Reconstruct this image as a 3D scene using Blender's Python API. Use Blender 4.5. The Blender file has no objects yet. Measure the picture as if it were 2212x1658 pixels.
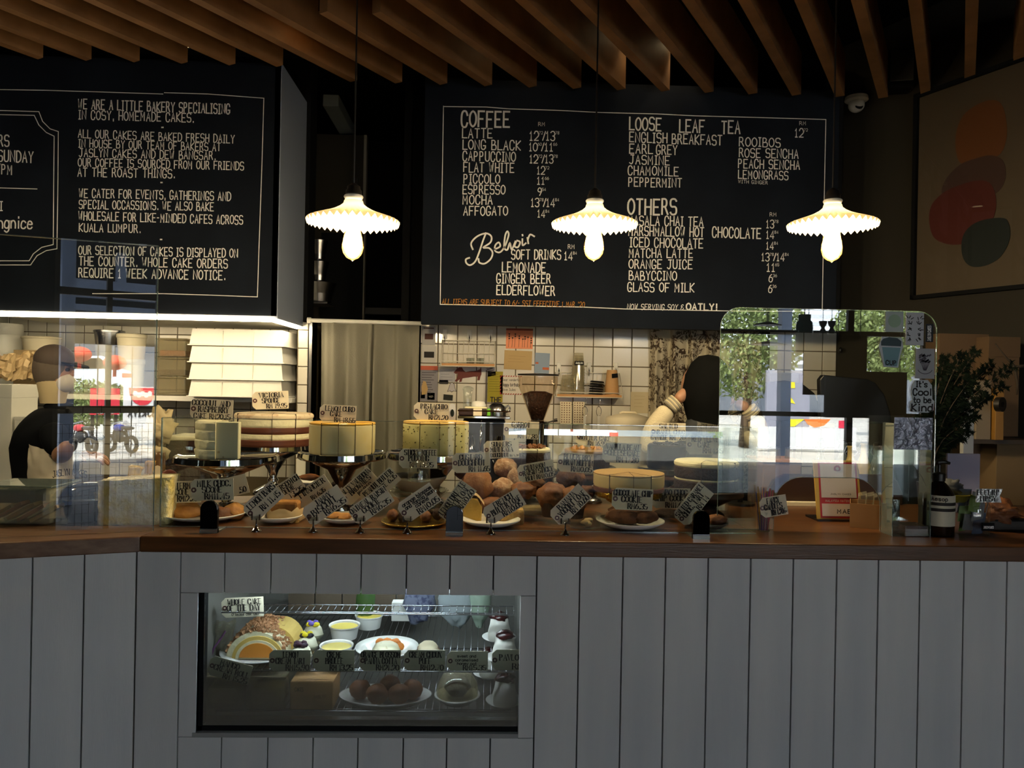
import bpy, math, random
from mathutils import Vector, Matrix, noise
RND = random.Random(11)
sc = bpy.context.scene
col = sc.collection
V = Vector
PI = math.pi
# ------------------------------------------------------------ camera
F = 1650.0
YAW, ROLL = math.radians(1.85), math.radians(1.06)
CZ = 1.5
fw = V((math.sin(YAW), math.cos(YAW), 0))
r0 = V((math.cos(YAW), -math.sin(YAW), 0))
u0 = V((0, 0, 1))
cr = r0 * math.cos(ROLL) + u0 * math.sin(ROLL)
cu = u0 * math.cos(ROLL) - r0 * math.sin(ROLL)
cam_d = bpy.data.cameras.new('camera')
cam_d.sensor_width = 36
cam_d.lens = F / 2212 * 36
cam_d.clip_start = 0.02
cam_d.clip_end = 200
cam = bpy.data.objects.new('camera', cam_d)
col.objects.link(cam)
cam.matrix_world = Matrix(((cr.x, cu.x, -fw.x, 0), (cr.y, cu.y, -fw.y, 0), (cr.z, cu.z, -fw.z, CZ), (0, 0, 0, 1)))
sc.camera = cam
sc.view_settings.view_transform = 'Standard'
sc.view_settings.look = 'None'
sc.view_settings.exposure = 0.0
sc.view_settings.gamma = 1
sc.view_settings.use_curve_mapping = False
sc.cycles.use_denoising = True
sc.cycles.max_bounces = 8
sc.cycles.diffuse_bounces = 3
sc.cycles.glossy_bounces = 4
sc.cycles.transmission_bounces = 6
sc.cycles.transparent_max_bounces = 24
sc.cycles.caustics_reflective = False
sc.cycles.caustics_refractive = False
sc.cycles.sample_clamp_indirect = 4
# ------------------------------------------------------------ sky and sun
world = bpy.data.worlds.new('world')
sc.world = world
world.use_nodes = True
wn = world.node_tree
wn.nodes['Background'].inputs[0].default_value = (0.80, 0.90, 1.0, 1)
wn.nodes['Background'].inputs[1].default_value = 7.5
sd = bpy.data.lights.new('sun', 'SUN')
sd.energy = 17
sd.angle = 0.01
sd.color = (1, 0.97, 0.9)
sun = bpy.data.objects.new('sun', sd)
col.objects.link(sun)
sun.rotation_euler = V((0.3, -0.5, -0.8)).to_track_quat('-Z', 'Y').to_euler()
sun.location = (0, -10, 12)
for nm, x0_, x1_, z0_, z1_ in (('door_daylight', -0.4, 0.42, 0.05, 2.85), ('window_daylight', 0.5, 4.3, 0.45, 2.75)):
    ad = bpy.data.lights.new(nm, 'AREA')       # portals that guide sky sampling through the two openings
    ad.shape = 'RECTANGLE'
    ad.size, ad.size_y = x1_ - x0_, z1_ - z0_
    ad.cycles.is_portal = True
    al = bpy.data.objects.new(nm, ad)
    col.objects.link(al)
    al.location = ((x0_ + x1_) / 2, -3.02, (z0_ + z1_) / 2)
    al.rotation_euler = (PI / 2, 0, 0)

def ray(x, y):
    return fw + cr * ((x - 1106) / F) - cu * ((y - 829) / F)
def A(x, y, Y):
    d = ray(x, y)
    t = Y / d.y
    return V((d.x * t, Y, CZ + d.z * t))
def Zp(x, y, z):
    d = ray(x, y)
    t = (z - CZ) / d.z
    return V((d.x * t, d.y * t, z))
def onplane(x, y, p, n):
    d = ray(x, y)
    o = V((0, 0, CZ))
    return o + d * ((p - o).dot(n) / d.dot(n))
def S(px, Y):
    return px * Y / F

# ------------------------------------------------------------ materials
def lin(c):
    return tuple(((v / 255) / 12.92 if v / 255 <= 0.04045 else ((v / 255 + 0.055) / 1.055) ** 2.4) for v in c) + (1,)
MATS = {}
def mat(name, c=(128, 128, 128), r=0.6, m=0.0, var=None, bump=None, emit=None, spec=0.5, stretch=None, trl=0, thr=None, alpha=None, coat=0):
    if name in MATS:
        return MATS[name]
    mt = bpy.data.materials.new(name)
    MATS[name] = mt
    mt.use_nodes = True
    nt = mt.node_tree
    b = nt.nodes['Principled BSDF']
    b.inputs['Base Color'].default_value = lin(c)
    b.inputs['Roughness'].default_value = r
    b.inputs['Metallic'].default_value = m
    b.inputs['Specular IOR Level'].default_value = spec
    b.inputs['Coat Weight'].default_value = coat
    if emit:
        b.inputs['Emission Color'].default_value = lin(emit[0])
        b.inputs['Emission Strength'].default_value = emit[1]
    tc = mp = None
    if var or bump:
        tc = nt.nodes.new('ShaderNodeTexCoord')
        mp = nt.nodes.new('ShaderNodeMapping')
        nt.links.new(tc.outputs['Object'], mp.inputs[0])
        if stretch:
            mp.inputs['Scale'].default_value = stretch
    if var:                                   # (scale, colour2, low, high)
        n = nt.nodes.new('ShaderNodeTexNoise')
        n.inputs['Scale'].default_value = var[0]
        n.inputs['Detail'].default_value = 5
        nt.links.new(mp.outputs[0], n.inputs[0])
        rp = nt.nodes.new('ShaderNodeValToRGB')
        rp.color_ramp.elements[0].position = var[2]
        rp.color_ramp.elements[1].position = var[3]
        rp.color_ramp.elements[0].color = lin(c)
        rp.color_ramp.elements[1].color = lin(var[1])
        nt.links.new(n.outputs[0], rp.inputs[0])
        nt.links.new(rp.outputs[0], b.inputs['Base Color'])
    if bump:
        n = nt.nodes.new('ShaderNodeTexNoise')
        n.inputs['Scale'].default_value = bump[0]
        n.inputs['Detail'].default_value = 4
        nt.links.new(mp.outputs[0], n.inputs[0])
        bp = nt.nodes.new('ShaderNodeBump')
        bp.inputs['Strength'].default_value = bump[1]
        bp.inputs['Distance'].default_value = 0.01
        nt.links.new(n.outputs[0], bp.inputs['Height'])
        nt.links.new(bp.outputs[0], b.inputs['Normal'])
    if trl:
        t = nt.nodes.new('ShaderNodeBsdfTranslucent')
        t.inputs[0].default_value = lin(c)
        mx = nt.nodes.new('ShaderNodeMixShader')
        mx.inputs[0].default_value = trl
        out = nt.nodes['Material Output']
        nt.links.new(b.outputs[0], mx.inputs[1])
        nt.links.new(t.outputs[0], mx.inputs[2])
        nt.links.new(mx.outputs[0], out.inputs[0])
    return mt
def glass(name, tint=(250, 252, 250), r0_=0.05, rough=0.0, body=0.0, bodyc=(200, 200, 200)):
    if name in MATS:
        return MATS[name]
    mt = bpy.data.materials.new(name)
    MATS[name] = mt
    mt.use_nodes = True
    nt = mt.node_tree
    nt.nodes.remove(nt.nodes['Principled BSDF'])
    out = nt.nodes['Material Output']
    tr = nt.nodes.new('ShaderNodeBsdfTransparent')
    tr.inputs[0].default_value = lin(tint)
    gl = nt.nodes.new('ShaderNodeBsdfGlossy')
    gl.inputs['Roughness'].default_value = rough
    gl.inputs[0].default_value = (1, 1, 1, 1)
    lw = nt.nodes.new('ShaderNodeLayerWeight')
    pw = nt.nodes.new('ShaderNodeMath')
    pw.operation = 'POWER'
    pw.inputs[1].default_value = 5
    ma = nt.nodes.new('ShaderNodeMath')
    ma.operation = 'MULTIPLY_ADD'
    ma.inputs[1].default_value = 0.9
    ma.inputs[2].default_value = r0_
    ma.use_clamp = True
    lw.inputs[0].default_value = 0.5
    nt.links.new(lw.outputs['Facing'], pw.inputs[0])
    nt.links.new(pw.outputs[0], ma.inputs[0])
    base = tr
    if body:
        d = nt.nodes.new('ShaderNodeBsdfDiffuse')
        d.inputs[0].default_value = lin(bodyc)
        m0 = nt.nodes.new('ShaderNodeMixShader')
        m0.inputs[0].default_value = body
        nt.links.new(tr.outputs[0], m0.inputs[1])
        nt.links.new(d.outputs[0], m0.inputs[2])
        base = m0
    mx = nt.nodes.new('ShaderNodeMixShader')
    nt.links.new(ma.outputs[0], mx.inputs[0])
    nt.links.new(base.outputs[0], mx.inputs[1])
    nt.links.new(gl.outputs[0], mx.inputs[2])
    nt.links.new(mx.outputs[0], out.inputs[0])
    return mt

# ------------------------------------------------------------ mesh builder
class MB:
    def __init__(s):
        s.v = []
        s.f = []
    def add(s, vs, fs):
        n = len(s.v)
        s.v += [tuple(p) for p in vs]
        s.f += [tuple(i + n for i in q) for q in fs]
        return s
    def obox(s, c, x, y, z):
        c, x, y, z = V(c), V(x), V(y), V(z)
        vs = [c + x * a + y * b + z * d for a in (-1, 1) for b in (-1, 1) for d in (-1, 1)]
        return s.add(vs, [(0, 1, 3, 2), (4, 6, 7, 5), (0, 4, 5, 1), (2, 3, 7, 6), (0, 2, 6, 4), (1, 5, 7, 3)])
    def box(s, x0, x1, y0, y1, z0, z1, rz=0, rc=None):
        c = V(((x0 + x1) / 2, (y0 + y1) / 2, (z0 + z1) / 2))
        if rz:
            m = Matrix.Rotation(rz, 3, 'Z')
            if rc is not None:
                c = V(rc) + m @ (c - V(rc))
            return s.obox(c, m @ V(((x1 - x0) / 2, 0, 0)), m @ V((0, (y1 - y0) / 2, 0)), (0, 0, (z1 - z0) / 2))
        return s.obox(c, ((x1 - x0) / 2, 0, 0), (0, (y1 - y0) / 2, 0), (0, 0, (z1 - z0) / 2))
    def tube(s, pts, r, n=8, cap=True):
        pts = [V(p) for p in pts]
        rs = r if isinstance(r, (list, tuple)) else [r] * len(pts)
        base = len(s.v)
        t0 = (pts[1] - pts[0]).normalized()
        a = t0.orthogonal().normalized()
        for i, p in enumerate(pts):
            t = (pts[min(i + 1, len(pts) - 1)] - pts[max(i - 1, 0)])
            t = t.normalized() if t.length > 1e-9 else t0
            a = (a - t * a.dot(t))
            a = a.normalized() if a.length > 1e-6 else t.orthogonal().normalized()
            b = t.cross(a)
            for k in range(n):
                an = 2 * PI * k / n
                s.v.append(tuple(p + (a * math.cos(an) + b * math.sin(an)) * rs[i]))
        for i in range(len(pts) - 1):
            for k in range(n):
                k2 = (k + 1) % n
                s.f.append((base + i * n + k, base + i * n + k2, base + (i + 1) * n + k2, base + (i + 1) * n + k))
        if cap:
            s.f.append(tuple(base + k for k in range(n))[::-1])
            s.f.append(tuple(base + (len(pts) - 1) * n + k for k in range(n)))
        return s
    def lathe(s, prof, c=(0, 0, 0), n=28, a0=0, a1=2 * PI, wob=None, sx=1, sy=1):
        full = abs(a1 - a0 - 2 * PI) < 1e-6
        m = n if full else n + 1
        base = len(s.v)
        for j, (r, z) in enumerate(prof):
            for k in range(m):
                an = a0 + (a1 - a0) * k / n
                rr, zz = r, z
                if wob:
                    rr, zz = wob(r, z, an, j)
                s.v.append((c[0] + rr * math.cos(an) * sx, c[1] + rr * math.sin(an) * sy, c[2] + zz))
        for j in range(len(prof) - 1):
            for k in range(n):
                k2 = (k + 1) % m if full else k + 1
                s.f.append((base + j * m + k, base + j * m + k2, base + (j + 1) * m + k2, base + (j + 1) * m + k))
        return s
    def prism(s, poly, o, ux, uy, uz, t):
        """polygon (u,w) in plane ux,uz at o, extruded t along uy"""
        o, ux, uy, uz = V(o), V(ux), V(uy), V(uz)
        n = len(poly)
        vs = [o + ux * a + uz * b for a, b in poly] + [o + ux * a + uz * b + uy * t for a, b in poly]
        fs = [tuple(range(n)), tuple(range(2 * n - 1, n - 1, -1))]
        fs += [(k, k + n, (k + 1) % n + n, (k + 1) % n) for k in range(n)]
        return s.add(vs, fs)
    def ball(s, c, rx, ry=None, rz=None, n=14, m=9, bump=0, seed=0):
        ry = ry or rx
        rz = rz or rx
        base = len(s.v)
        for j in range(m + 1):
            th = PI * j / m
            for k in range(n):
                an = 2 * PI * k / n
                d = V((math.sin(th) * math.cos(an), math.sin(th) * math.sin(an), math.cos(th)))
                q = 1 + (bump * noise.noise(d * 2.3 + V((seed, seed * 1.7, 3))) if bump else 0)
                s.v.append((c[0] + d.x * rx * q, c[1] + d.y * ry * q, c[2] + d.z * rz * q))
        for j in range(m):
            for k in range(n):
                k2 = (k + 1) % n
                s.f.append((base + j * n + k, base + (j + 1) * n + k, base + (j + 1) * n + k2, base + j * n + k2))
        return s
    def sheet(s, fn, nu, nv):
        base = len(s.v)
        for j in range(nv + 1):
            for i in range(nu + 1):
                s.v.append(tuple(fn(i / nu, j / nv)))
        for j in range(nv):
            for i in range(nu):
                a = base + j * (nu + 1) + i
                s.f.append((a, a + 1, a + nu + 2, a + nu + 1))
        return s
    def build(s, name, m, parent=None, smooth=False, world=False, bevel=0, sub=0, solid=0):
        me = bpy.data.meshes.new(name)
        me.from_pydata(s.v, [], s.f)
        me.update()
        ms = m if isinstance(m, (list, tuple)) else [m]
        for q in ms:
            me.materials.append(q)
        if smooth:
            me.polygons.foreach_set('use_smooth', [True] * len(me.polygons))
            if smooth == 'auto':
                try:
                    me.set_sharp_from_angle(angle=0.7)
                except Exception:
                    pass
        o = bpy.data.objects.new(name, me)
        col.objects.link(o)
        if parent is not None:
            o.parent = parent
            if world:
                o.matrix_parent_inverse = wm(parent).inverted()
        if solid:
            q = o.modifiers.new('solid', 'SOLIDIFY')
            q.thickness = solid
        if bevel:
            q = o.modifiers.new('bevel', 'BEVEL')
            q.width = bevel
            q.segments = 2
            q.limit_method = 'ANGLE'
        if sub:
            q = o.modifiers.new('sub', 'SUBSURF')
            q.levels = q.render_levels = sub
        return o
def wm(o):
    m = Matrix.LocRotScale(o.location, o.rotation_euler, o.scale)
    if o.parent:
        return wm(o.parent) @ o.matrix_parent_inverse @ m
    return m
def thing(name, label, cat, loc=(0, 0, 0), rz=0, group=None):
    o = bpy.data.objects.new(name, None)
    col.objects.link(o)
    o.empty_display_size = 0.05
    o.location = loc
    o.rotation_euler = (0, 0, rz)
    return tag(o, label, cat, group)
def tag(o, label, cat, group=None):
    o['label'] = label
    o['category'] = cat
    if group:
        o['group'] = group
    return o
def free(o, label, cat, group=None):
    """turn a child into a thing of its own, where it stands"""
    m = wm(o)
    o.parent = None
    o.matrix_parent_inverse = Matrix.Identity(4)
    o.matrix_basis = m
    return tag(o, label, cat, group)
ORD = ['lowest', 'second', 'third', 'fourth', 'fifth', 'sixth', 'seventh', 'eighth', 'ninth', 'tenth', 'eleventh', 'twelfth']
def struct(o, label=None):
    o['kind'] = 'structure'
    if label:
        o['label'] = label
    return o
def box_obj(name, b, m, parent=None, bevel=0, world=False):
    return MB().box(*b).build(name, m, parent, bevel=bevel, world=world)
def copy_tree(o, loc=None, parent=None):
    c = o.copy()
    col.objects.link(c)
    if parent is not None:
        c.parent = parent
    if loc is not None:
        c.location = loc
    for ch in list(o.children):
        copy_tree(ch, None, c)
    return c

# ------------------------------------------------------------ stroke lettering
G = {
'A': '00 28 40;13 33', 'B': '00 08;~08 28 37 36 24 04;~04 34 43 41 30 00', 'C': '~46 38 18 06 02 10 30 42',
'D': '00 08;~08 28 46 42 20 00', 'E': '48 08 00 40;04 34', 'F': '48 08 00;04 34', 'G': '~46 38 18 06 02 10 30 42;41 43 23',
'H': '00 08;40 48;04 44', 'I': '00 20;10 18;08 28', 'J': '~38 32 20 10 01;18 48', 'K': '00 08;48 04 40', 'L': '08 00 40',
'M': '00 08 23 48 40', 'N': '00 08 40 48', 'O': '~20 02 06 28 46 42 20', 'P': '00 08;~08 28 37 35 24 04', 'Q': '~20 02 06 28 46 42 20;22 40',
'R': '00 08;~08 28 37 35 24 04;24 40', 'S': '~47 38 18 07 05 14 34 43 41 30 10 01', 'T': '08 48;28 20', 'U': '~08 02 10 30 42 48',
'V': '08 20 48', 'W': '08 10 26 30 48', 'X': '00 48;08 40', 'Y': '08 24 48;24 20', 'Z': '08 48 00 40',
'0': '~20 02 06 28 46 42 20', '1': '06 18 10;00 20', '2': '~06 18 38 46 44 00;00 40', '3': '~07 18 38 46 34 24;~24 34 42 30 10 01',
'4': '30 38 02 42', '5': '48 08 05;~05 24 44 42 30 10 01', '6': '~38 16 02 10 30 42 44 25 04', '7': '08 48 10',
'8': '~24 06 18 38 46 24 02 10 30 42 24', '9': '~46 38 18 06 05 14 34 45;46 44 20', '.': '10 11', ',': '11 1a', '-': '04 24', "'": '18 16',
'/': '00 38', '!': '18 13;10 11', '(': '~28 06 02 20', ')': '~08 26 22 00', '&': '~37 28 07 05 25;~25 03 01 20 43', '+': '04 44;22 26',
'a': '~45 15 03 01 10 30 42;45 40', 'b': '08 00;~03 15 35 43 41 30 10 01', 'c': '~44 35 15 03 01 10 30 41', 'd': '48 40;~43 35 15 03 01 10 30 41',
'e': '~03 43 35 15 03 01 10 30 41', 'f': '~38 28 16 10;05 35', 'g': '~43 35 15 03 01 10 30 42;~45 4a 2c 0b', 'h': '08 00;~03 15 35 43 40',
'i': '10 15;17 18', 'j': '~15 1a 0b;17 18', 'k': '08 00;35 02 30', 'l': '18 10', 'm': '00 05;~03 15 24 20;~23 35 44 40', 'n': '00 05;~03 15 35 43 40',
'o': '~20 01 04 25 44 41 20', 'p': '0c 05;~03 15 35 43 41 30 10 01', 'r': '00 05;~02 15 35', 's': '~44 35 15 04 13 32 41 30 10 01',
't': '~18 11 20 30;05 35', 'u': '~05 01 10 30 42;45 40', 'v': '05 20 45', 'w': '05 10 24 30 45', 'x': '05 40;00 45', 'y': '05 20;45 0c', 'z': '05 45 00 40', ' ': ''}
ADV = {'I': 2, '1': 2.2, '.': 1.2, ',': 1.2, "'": 1.5, 'i': 1.6, 'l': 1.6, 'L': 3.6, ' ': 2.2, '-': 2.6, '/': 3, '!': 1.6, '(': 2, ')': 2, 'J': 4, 'f': 3, 't': 3, 'r': 3.2, 'M': 4.6, 'W': 4.6}
def cv(ch):
    return int(ch) if ch.isdigit() else -(ord(ch) - 96)
def crom(P, closed=False, k=4):
    out = []
    n = len(P)
    for i in range(n - 1):
        p1, p2 = P[i], P[i + 1]
        p0 = P[i - 1] if i > 0 else (P[-2] if closed else p1)
        p3 = P[i + 2] if i + 2 < n else (P[1] if closed else p2)
        for q in range(k):
            t = q / k
            out.append(tuple(0.5 * (2 * p1[d] + (p2[d] - p0[d]) * t + (2 * p0[d] - 5 * p1[d] + 4 * p2[d] - p3[d]) * t * t + (3 * p1[d] - p0[d] - 3 * p2[d] + p3[d]) * t ** 3) for d in range(len(p1))))
    out.append(tuple(P[-1]))
    return out
GS = {}
for ch, st in G.items():
    L = []
    for part in st.split(';'):
        if not part:
            continue
        sm = part[0] == '~'
        pts = [(cv(q[0]), cv(q[1])) for q in part.lstrip('~').split()]
        L.append(crom([(float(a), float(b)) for a, b in pts], pts[0] == pts[-1], 3) if sm else pts)
    GS[ch] = L
def ribbon(mb, pts, ux, uz, w, thick=None):
    """flat stroke through 3-D points; thick=(thin, fat) gives a broad-nib stroke"""
    P = [V(pts[0])]
    for p in pts[1:]:
        if (V(p) - P[-1]).length > 1e-6:
            P.append(V(p))
    if len(P) < 2:
        return
    mb.k = getattr(mb, 'k', 0) + 1
    off = ux.cross(uz) * ((mb.k % 7) * 0.00006)
    m0 = 2 if len(P) < 6 else 0                # straight upstrokes stay thin, downstrokes fat
    closed = len(P) > 3 and (P[0] - P[-1]).length < 1e-5
    D = [(b - a).normalized() for a, b in zip(P[:-1], P[1:])]
    N = [ux * (-d.dot(uz)) + uz * d.dot(ux) for d in D]
    W = [w if not thick else (thick[0] * 1.5 if m0 == 2 and d.dot(uz) * d.dot(ux) > 0.05 else thick[0] + (thick[1] - thick[0]) * abs(d.dot(uz)) ** 1.3) for d in D]
    L, Rr = [], []
    m = len(P)
    for i, p in enumerate(P):
        if 0 < i < m - 1:
            q, r = i - 1, i
        elif closed:
            q, r = len(D) - 1, 0
        else:
            q = r = 0 if i == 0 else len(D) - 1
        n = N[q] + N[r]
        n = n.normalized() if n.length > 0.35 else N[r]
        k = min(1.5, 1 / max(0.5, n.dot(N[r])))
        ww = (W[q] + W[r]) / 4 * k
        e = V((0, 0, 0))
        if not closed and i == 0: e = D[0] * (-min(W[0], w) * 0.35)
        if not closed and i == m - 1: e = D[-1] * (min(W[-1], w) * 0.35)
        L.append(p + n * ww + e + off)
        Rr.append(p - n * ww + e + off)
    mb.add(L + Rr, [(i, i + 1, m + i + 1, m + i) for i in range(m - 1)])
def text(mb, s, o, ux, uz, h, w=None, style='hand', lw=None, slant=0, gap=1.9, cond=0.62, jit=0.0):
    ux, uz, o = V(ux).normalized(), V(uz).normalized(), V(o)
    advs = [ADV.get(c, 4) + gap for c in s]
    tot = sum(advs) - gap
    sx = (w / tot) if w else h / 8 * cond
    k = h / 8
    x = 0
    lw = lw or {'hand': 0.12, 'serif': 0.235, 'bold': 0.22, 'thin': 0.06}[style] * h
    th = (h * 0.055, lw) if style == 'serif' else None
    for c, ad_ in zip(s, advs):
        jy = RND.uniform(-jit, jit) * h if jit else 0
        for st in GS.get(c, []):
            P = [o + ux * ((x + a + slant * b / 8) * sx) + uz * (b * k + jy) for a, b in st]
            ribbon(mb, P, ux, uz, lw, th)
            if style == 'serif':
                for e, q in ((0, 1), (-1, -2)):
                    if len(st) < 5 and abs(st[e][1] - st[q][1]) > abs(st[e][0] - st[q][0]) * 0.8 and st[e][1] in (0, 8, 5):
                        mb.obox(P[e], ux * (lw * 0.62 + 0.02 * h), uz.cross(ux) * 1e-5, uz * (h * 0.028))
        x += ad_ * 1
    return tot * sx
# ============================================================ SETTING
M_black = mat('black_paint', (13, 14, 16), 0.75, spec=0.15)
M_dark = mat('dark_wall', (18, 19, 20), 0.9, spec=0.15)
M_board = mat('chalkboard', (23, 28, 37), 0.72, var=(3, (29, 35, 45), 0.4, 0.7), spec=0.1)
M_chalk = mat('chalk_paint', (252, 252, 248), 0.8)
M_ochre = mat('ochre_paint', (190, 130, 50), 0.8)
M_slat = mat('ceiling_wood', (160, 118, 76), 0.6, var=(6, (126, 90, 54), 0.35, 0.7), stretch=(1, 1, 1))
M_plank = mat('white_painted_wood', (216, 215, 214), 0.42, var=(2.5, (202, 203, 205), 0.35, 0.7), bump=(60, 0.05), stretch=(6, 6, 0.6))
M_wood = mat('oak_worktop', (108, 68, 38), 0.3, var=(9, (76, 48, 26), 0.3, 0.7), stretch=(0.7, 8, 8), bump=(30, 0.05))
M_wood2 = mat('oak_worktop_grey', (124, 96, 74), 0.38, var=(9, (96, 66, 48), 0.3, 0.7), stretch=(0.9, 8, 8), bump=(30, 0.05))
M_tile = mat('glazed_tile', (226, 221, 206), 0.12)
M_grout = mat('grout', (96, 84, 62), 0.9)
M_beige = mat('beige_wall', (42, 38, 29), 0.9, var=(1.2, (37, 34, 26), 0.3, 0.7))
M_grey = mat('grey_laminate', (120, 122, 128), 0.45)
M_floor = mat('floor_concrete', (110, 104, 98), 0.6, var=(4, (92, 88, 84), 0.3, 0.7))
M_chrome = mat('chrome', (215, 215, 215), 0.08, 1)
M_steel = mat('steel', (170, 170, 172), 0.25, 1)
M_white = mat('white_plastic', (232, 230, 220), 0.4)
M_china = mat('white_china', (238, 236, 228), 0.15)
M_card = mat('cream_card', (232, 221, 192), 0.75)
M_ink = mat('black_ink', (28, 22, 20), 0.7)
M_eyelet = mat('brown_eyelet', (96, 62, 58), 0.4)
M_pane = glass('clear_acrylic', (250, 252, 251), 0.105)
M_pane2 = glass('clear_acrylic_low', (250, 252, 251), 0.008)
M_clear = glass('clear_glass', (240, 243, 240), 0.09, body=0.03)
M_edge = glass('acrylic_edge', (190, 205, 200), 0.2, body=0.35, bodyc=(190, 205, 200))

struct(box_obj('floor', (-3.4, 5.4, -3.2, 6.2, -0.05, 0), M_floor))
ZS = A(1134, 187, 3.65).z                      # underside of the slats
ceil = struct(box_obj('ceiling', (-3.4, 5.4, -3.2, 6.2, ZS + 0.42, ZS + 0.5), M_black))
hd = ray(2075, 847); hd.z = 0; hd.normalize()  # the slats run diagonally
hn = V((hd.y, -hd.x, 0))
X0 = A(1151, 187, 3.65).x
WC = V((A(1812, 500, 4.05).x, 4.05, 0))        # corner of the right wall
WD = V((0.46, -1, 0)).normalized()             # runs towards the street
WN = V((-WD.y, WD.x, 0)) * -1                  # into the room
for k in range(-30, 12):
    xk = X0 + 0.213 * k
    ye = 3.65 if k > -5 else 3.5
    xe = xk - (3.65 - ye) * hd.x / hd.y
    e = V((xe, ye, 0))
    # stop at the right wall
    t_w = (WC - e).dot(WN) / hd.dot(WN)
    if t_w < 0:
        e = e + hd * (t_w + 0.02)
    tn = (e.y + 3.0) / hd.y
    if k == -1: tn = (e.x - Zp(817, 41, ZS).x) / hd.x
    if k == -2: tn = (e.x - Zp(700, 30, ZS).x) / hd.x
    xw = e.x - hd.x * tn
    if xw < -3.35:
        tn = (e.x + 3.35) / hd.x
    if tn < 0.2 or e.y < -2.9:
        continue
    c = e - hd * (tn / 2)
    mb = MB().obox((c.x, c.y, ZS + 0.1), hd * (tn / 2), hn * 0.021, (0, 0, 0.1))
    mb.build('ceiling_slat', M_slat, ceil)

# dark upper walls and side walls
XR = WC.x
struct(box_obj('wall_back', (-0.47, XR, 4.2, 4.3, 1.7, ZS + 0.45), M_black))
struct(box_obj('wall_back', (-3.4, A(655, 400, 4.4).x, 4.42, 4.5, 0, ZS + 0.45), M_black))
struct(box_obj('wall_outer', (-3.4, 5.4, 6.1, 6.2, 0, ZS + 0.45), M_black))
struct(box_obj('wall_outer', (-3.45, -3.35, 4.2, 6.2, 0, ZS + 0.45), M_black))
struct(box_obj('wall_outer', (XR + 0.1, XR + 0.2, 4.12, 6.2, 0, ZS + 0.45), M_black))
wp = MB().box(-1.6, -0.42, 5.9, 6.0, 0, ZS + 0.45).build('wall_passage', M_dark); struct(wp)
struct(MB().box(-0.47, -0.43, 4.12, 5.95, 0, ZS + 0.45).build('wall_passage', M_black))
struct(MB().box(-3.35, -3.3, -3.1, 4.3, 0, ZS + 0.45).build('wall_left', M_dark))
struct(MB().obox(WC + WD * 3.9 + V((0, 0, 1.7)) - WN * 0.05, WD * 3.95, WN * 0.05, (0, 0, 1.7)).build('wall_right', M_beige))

def tile_wall(name, x0, x1, zlo, zhi, Y, sx, sz, pitch, skip=None):
    p = struct(box_obj(name, (x0, x1, Y + 0.004, Y + 0.06, 0.0 if zlo < 1 else zlo, zhi), M_grout))
    me = None
    i0 = math.floor((x0 - sx) / pitch)
    i1 = math.ceil((x1 - sx) / pitch)
    j0 = math.floor((zlo - sz) / pitch)
    j1 = math.ceil((zhi - sz) / pitch)
    g = 0.0022
    cache = {}
    for i in range(i0, i1):
        for j in range(j0, j1):
            a, b = max(x0, sx + i * pitch + g), min(x1, sx + (i + 1) * pitch - g)
            c, d = max(zlo, sz + j * pitch + g), min(zhi, sz + (j + 1) * pitch - g)
            if b - a < 0.01 or d - c < 0.01 or (skip and skip((a + b) / 2, (c + d) / 2)):
                continue
            key = (round(b - a, 4), round(d - c, 4))
            if key not in cache:
                w, h = (b - a) / 2, (d - c) / 2
                e = 0.0025
                m = MB()
                vs = [(-w, 0.006, -h), (w, 0.006, -h), (w, 0.006, h), (-w, 0.006, h), (-w, 0.001, -h), (w, 0.001, -h), (w, 0.001, h), (-w, 0.001, h),
                      (-w + e, -0.001, -h + e), (w - e, -0.001, -h + e), (w - e, -0.001, h - e), (-w + e, -0.001, h - e)]
                fs = [(8, 9, 10, 11)] + [(4 + q, 4 + (q + 1) % 4, 8 + (q + 1) % 4, 8 + q) for q in range(4)] + [(q, (q + 1) % 4, 4 + (q + 1) % 4, 4 + q) for q in range(4)]
                m.add(vs, fs)
                o = m.build('tile', M_tile, p)
                cache[key] = o.data
            else:
                o = bpy.data.objects.new('tile', cache[key])
                col.objects.link(o)
                o.parent = p
            o.location = ((a + b) / 2, Y + RND.uniform(-0.0006, 0.0006), (c + d) / 2)
            o.rotation_euler = (RND.uniform(-1, 1) * 0.004, 0, RND.uniform(-1, 1) * 0.004)
    return p
YT = 4.05
sA = A(946.2, 742.2, YT)
CURX0 = A(1402, 800, YT).x
tile_wall('wall_tiled_right', A(908, 800, YT).x, XR - 0.002, 0.92, A(1000, 694, YT).z + 0.05, YT, sA.x, sA.z, 0.1031,
          skip=lambda x, z: CURX0 < x < A(1650, 800, YT).x)
YL = 4.35
sB = A(380.4, 881.4, YL)
tile_wall('wall_tiled_left', A(-60, 800, YL).x, A(640, 800, YL).x, 0.95, A(300, 670, YL).z + 0.12, YL, sB.x, sB.z, 0.1031)
# tiled pier beside the passage
xp0, xp1 = A(641, 800, 4.0).x, A(664, 800, 4.0).x
tile_wall('wall_pier', xp0, xp1, 1.0, A(640, 695, 4.0).z, 4.0, xp1 - 0.052, A(650, 752, 4.0).z, 0.095)
struct(MB().box(xp0 + 0.003, xp1, 4.062, YL + 0.05, 0, A(640, 695, 4.0).z).build('wall_pier_core', M_grout))
struct(MB().box(A(655, 400, 4.0).x, A(668, 400, 4.0).x, 4.005, 4.15, A(660, 693, 4.0).z, ZS + 0.42).build('trim_1', M_black))
struct(MB().box(A(664.5, 900, 4.0).x, A(671, 900, 4.0).x, 4.0, 4.12, 0, A(660, 693, 4.0).z).build('trim_2', M_steel))

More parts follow.
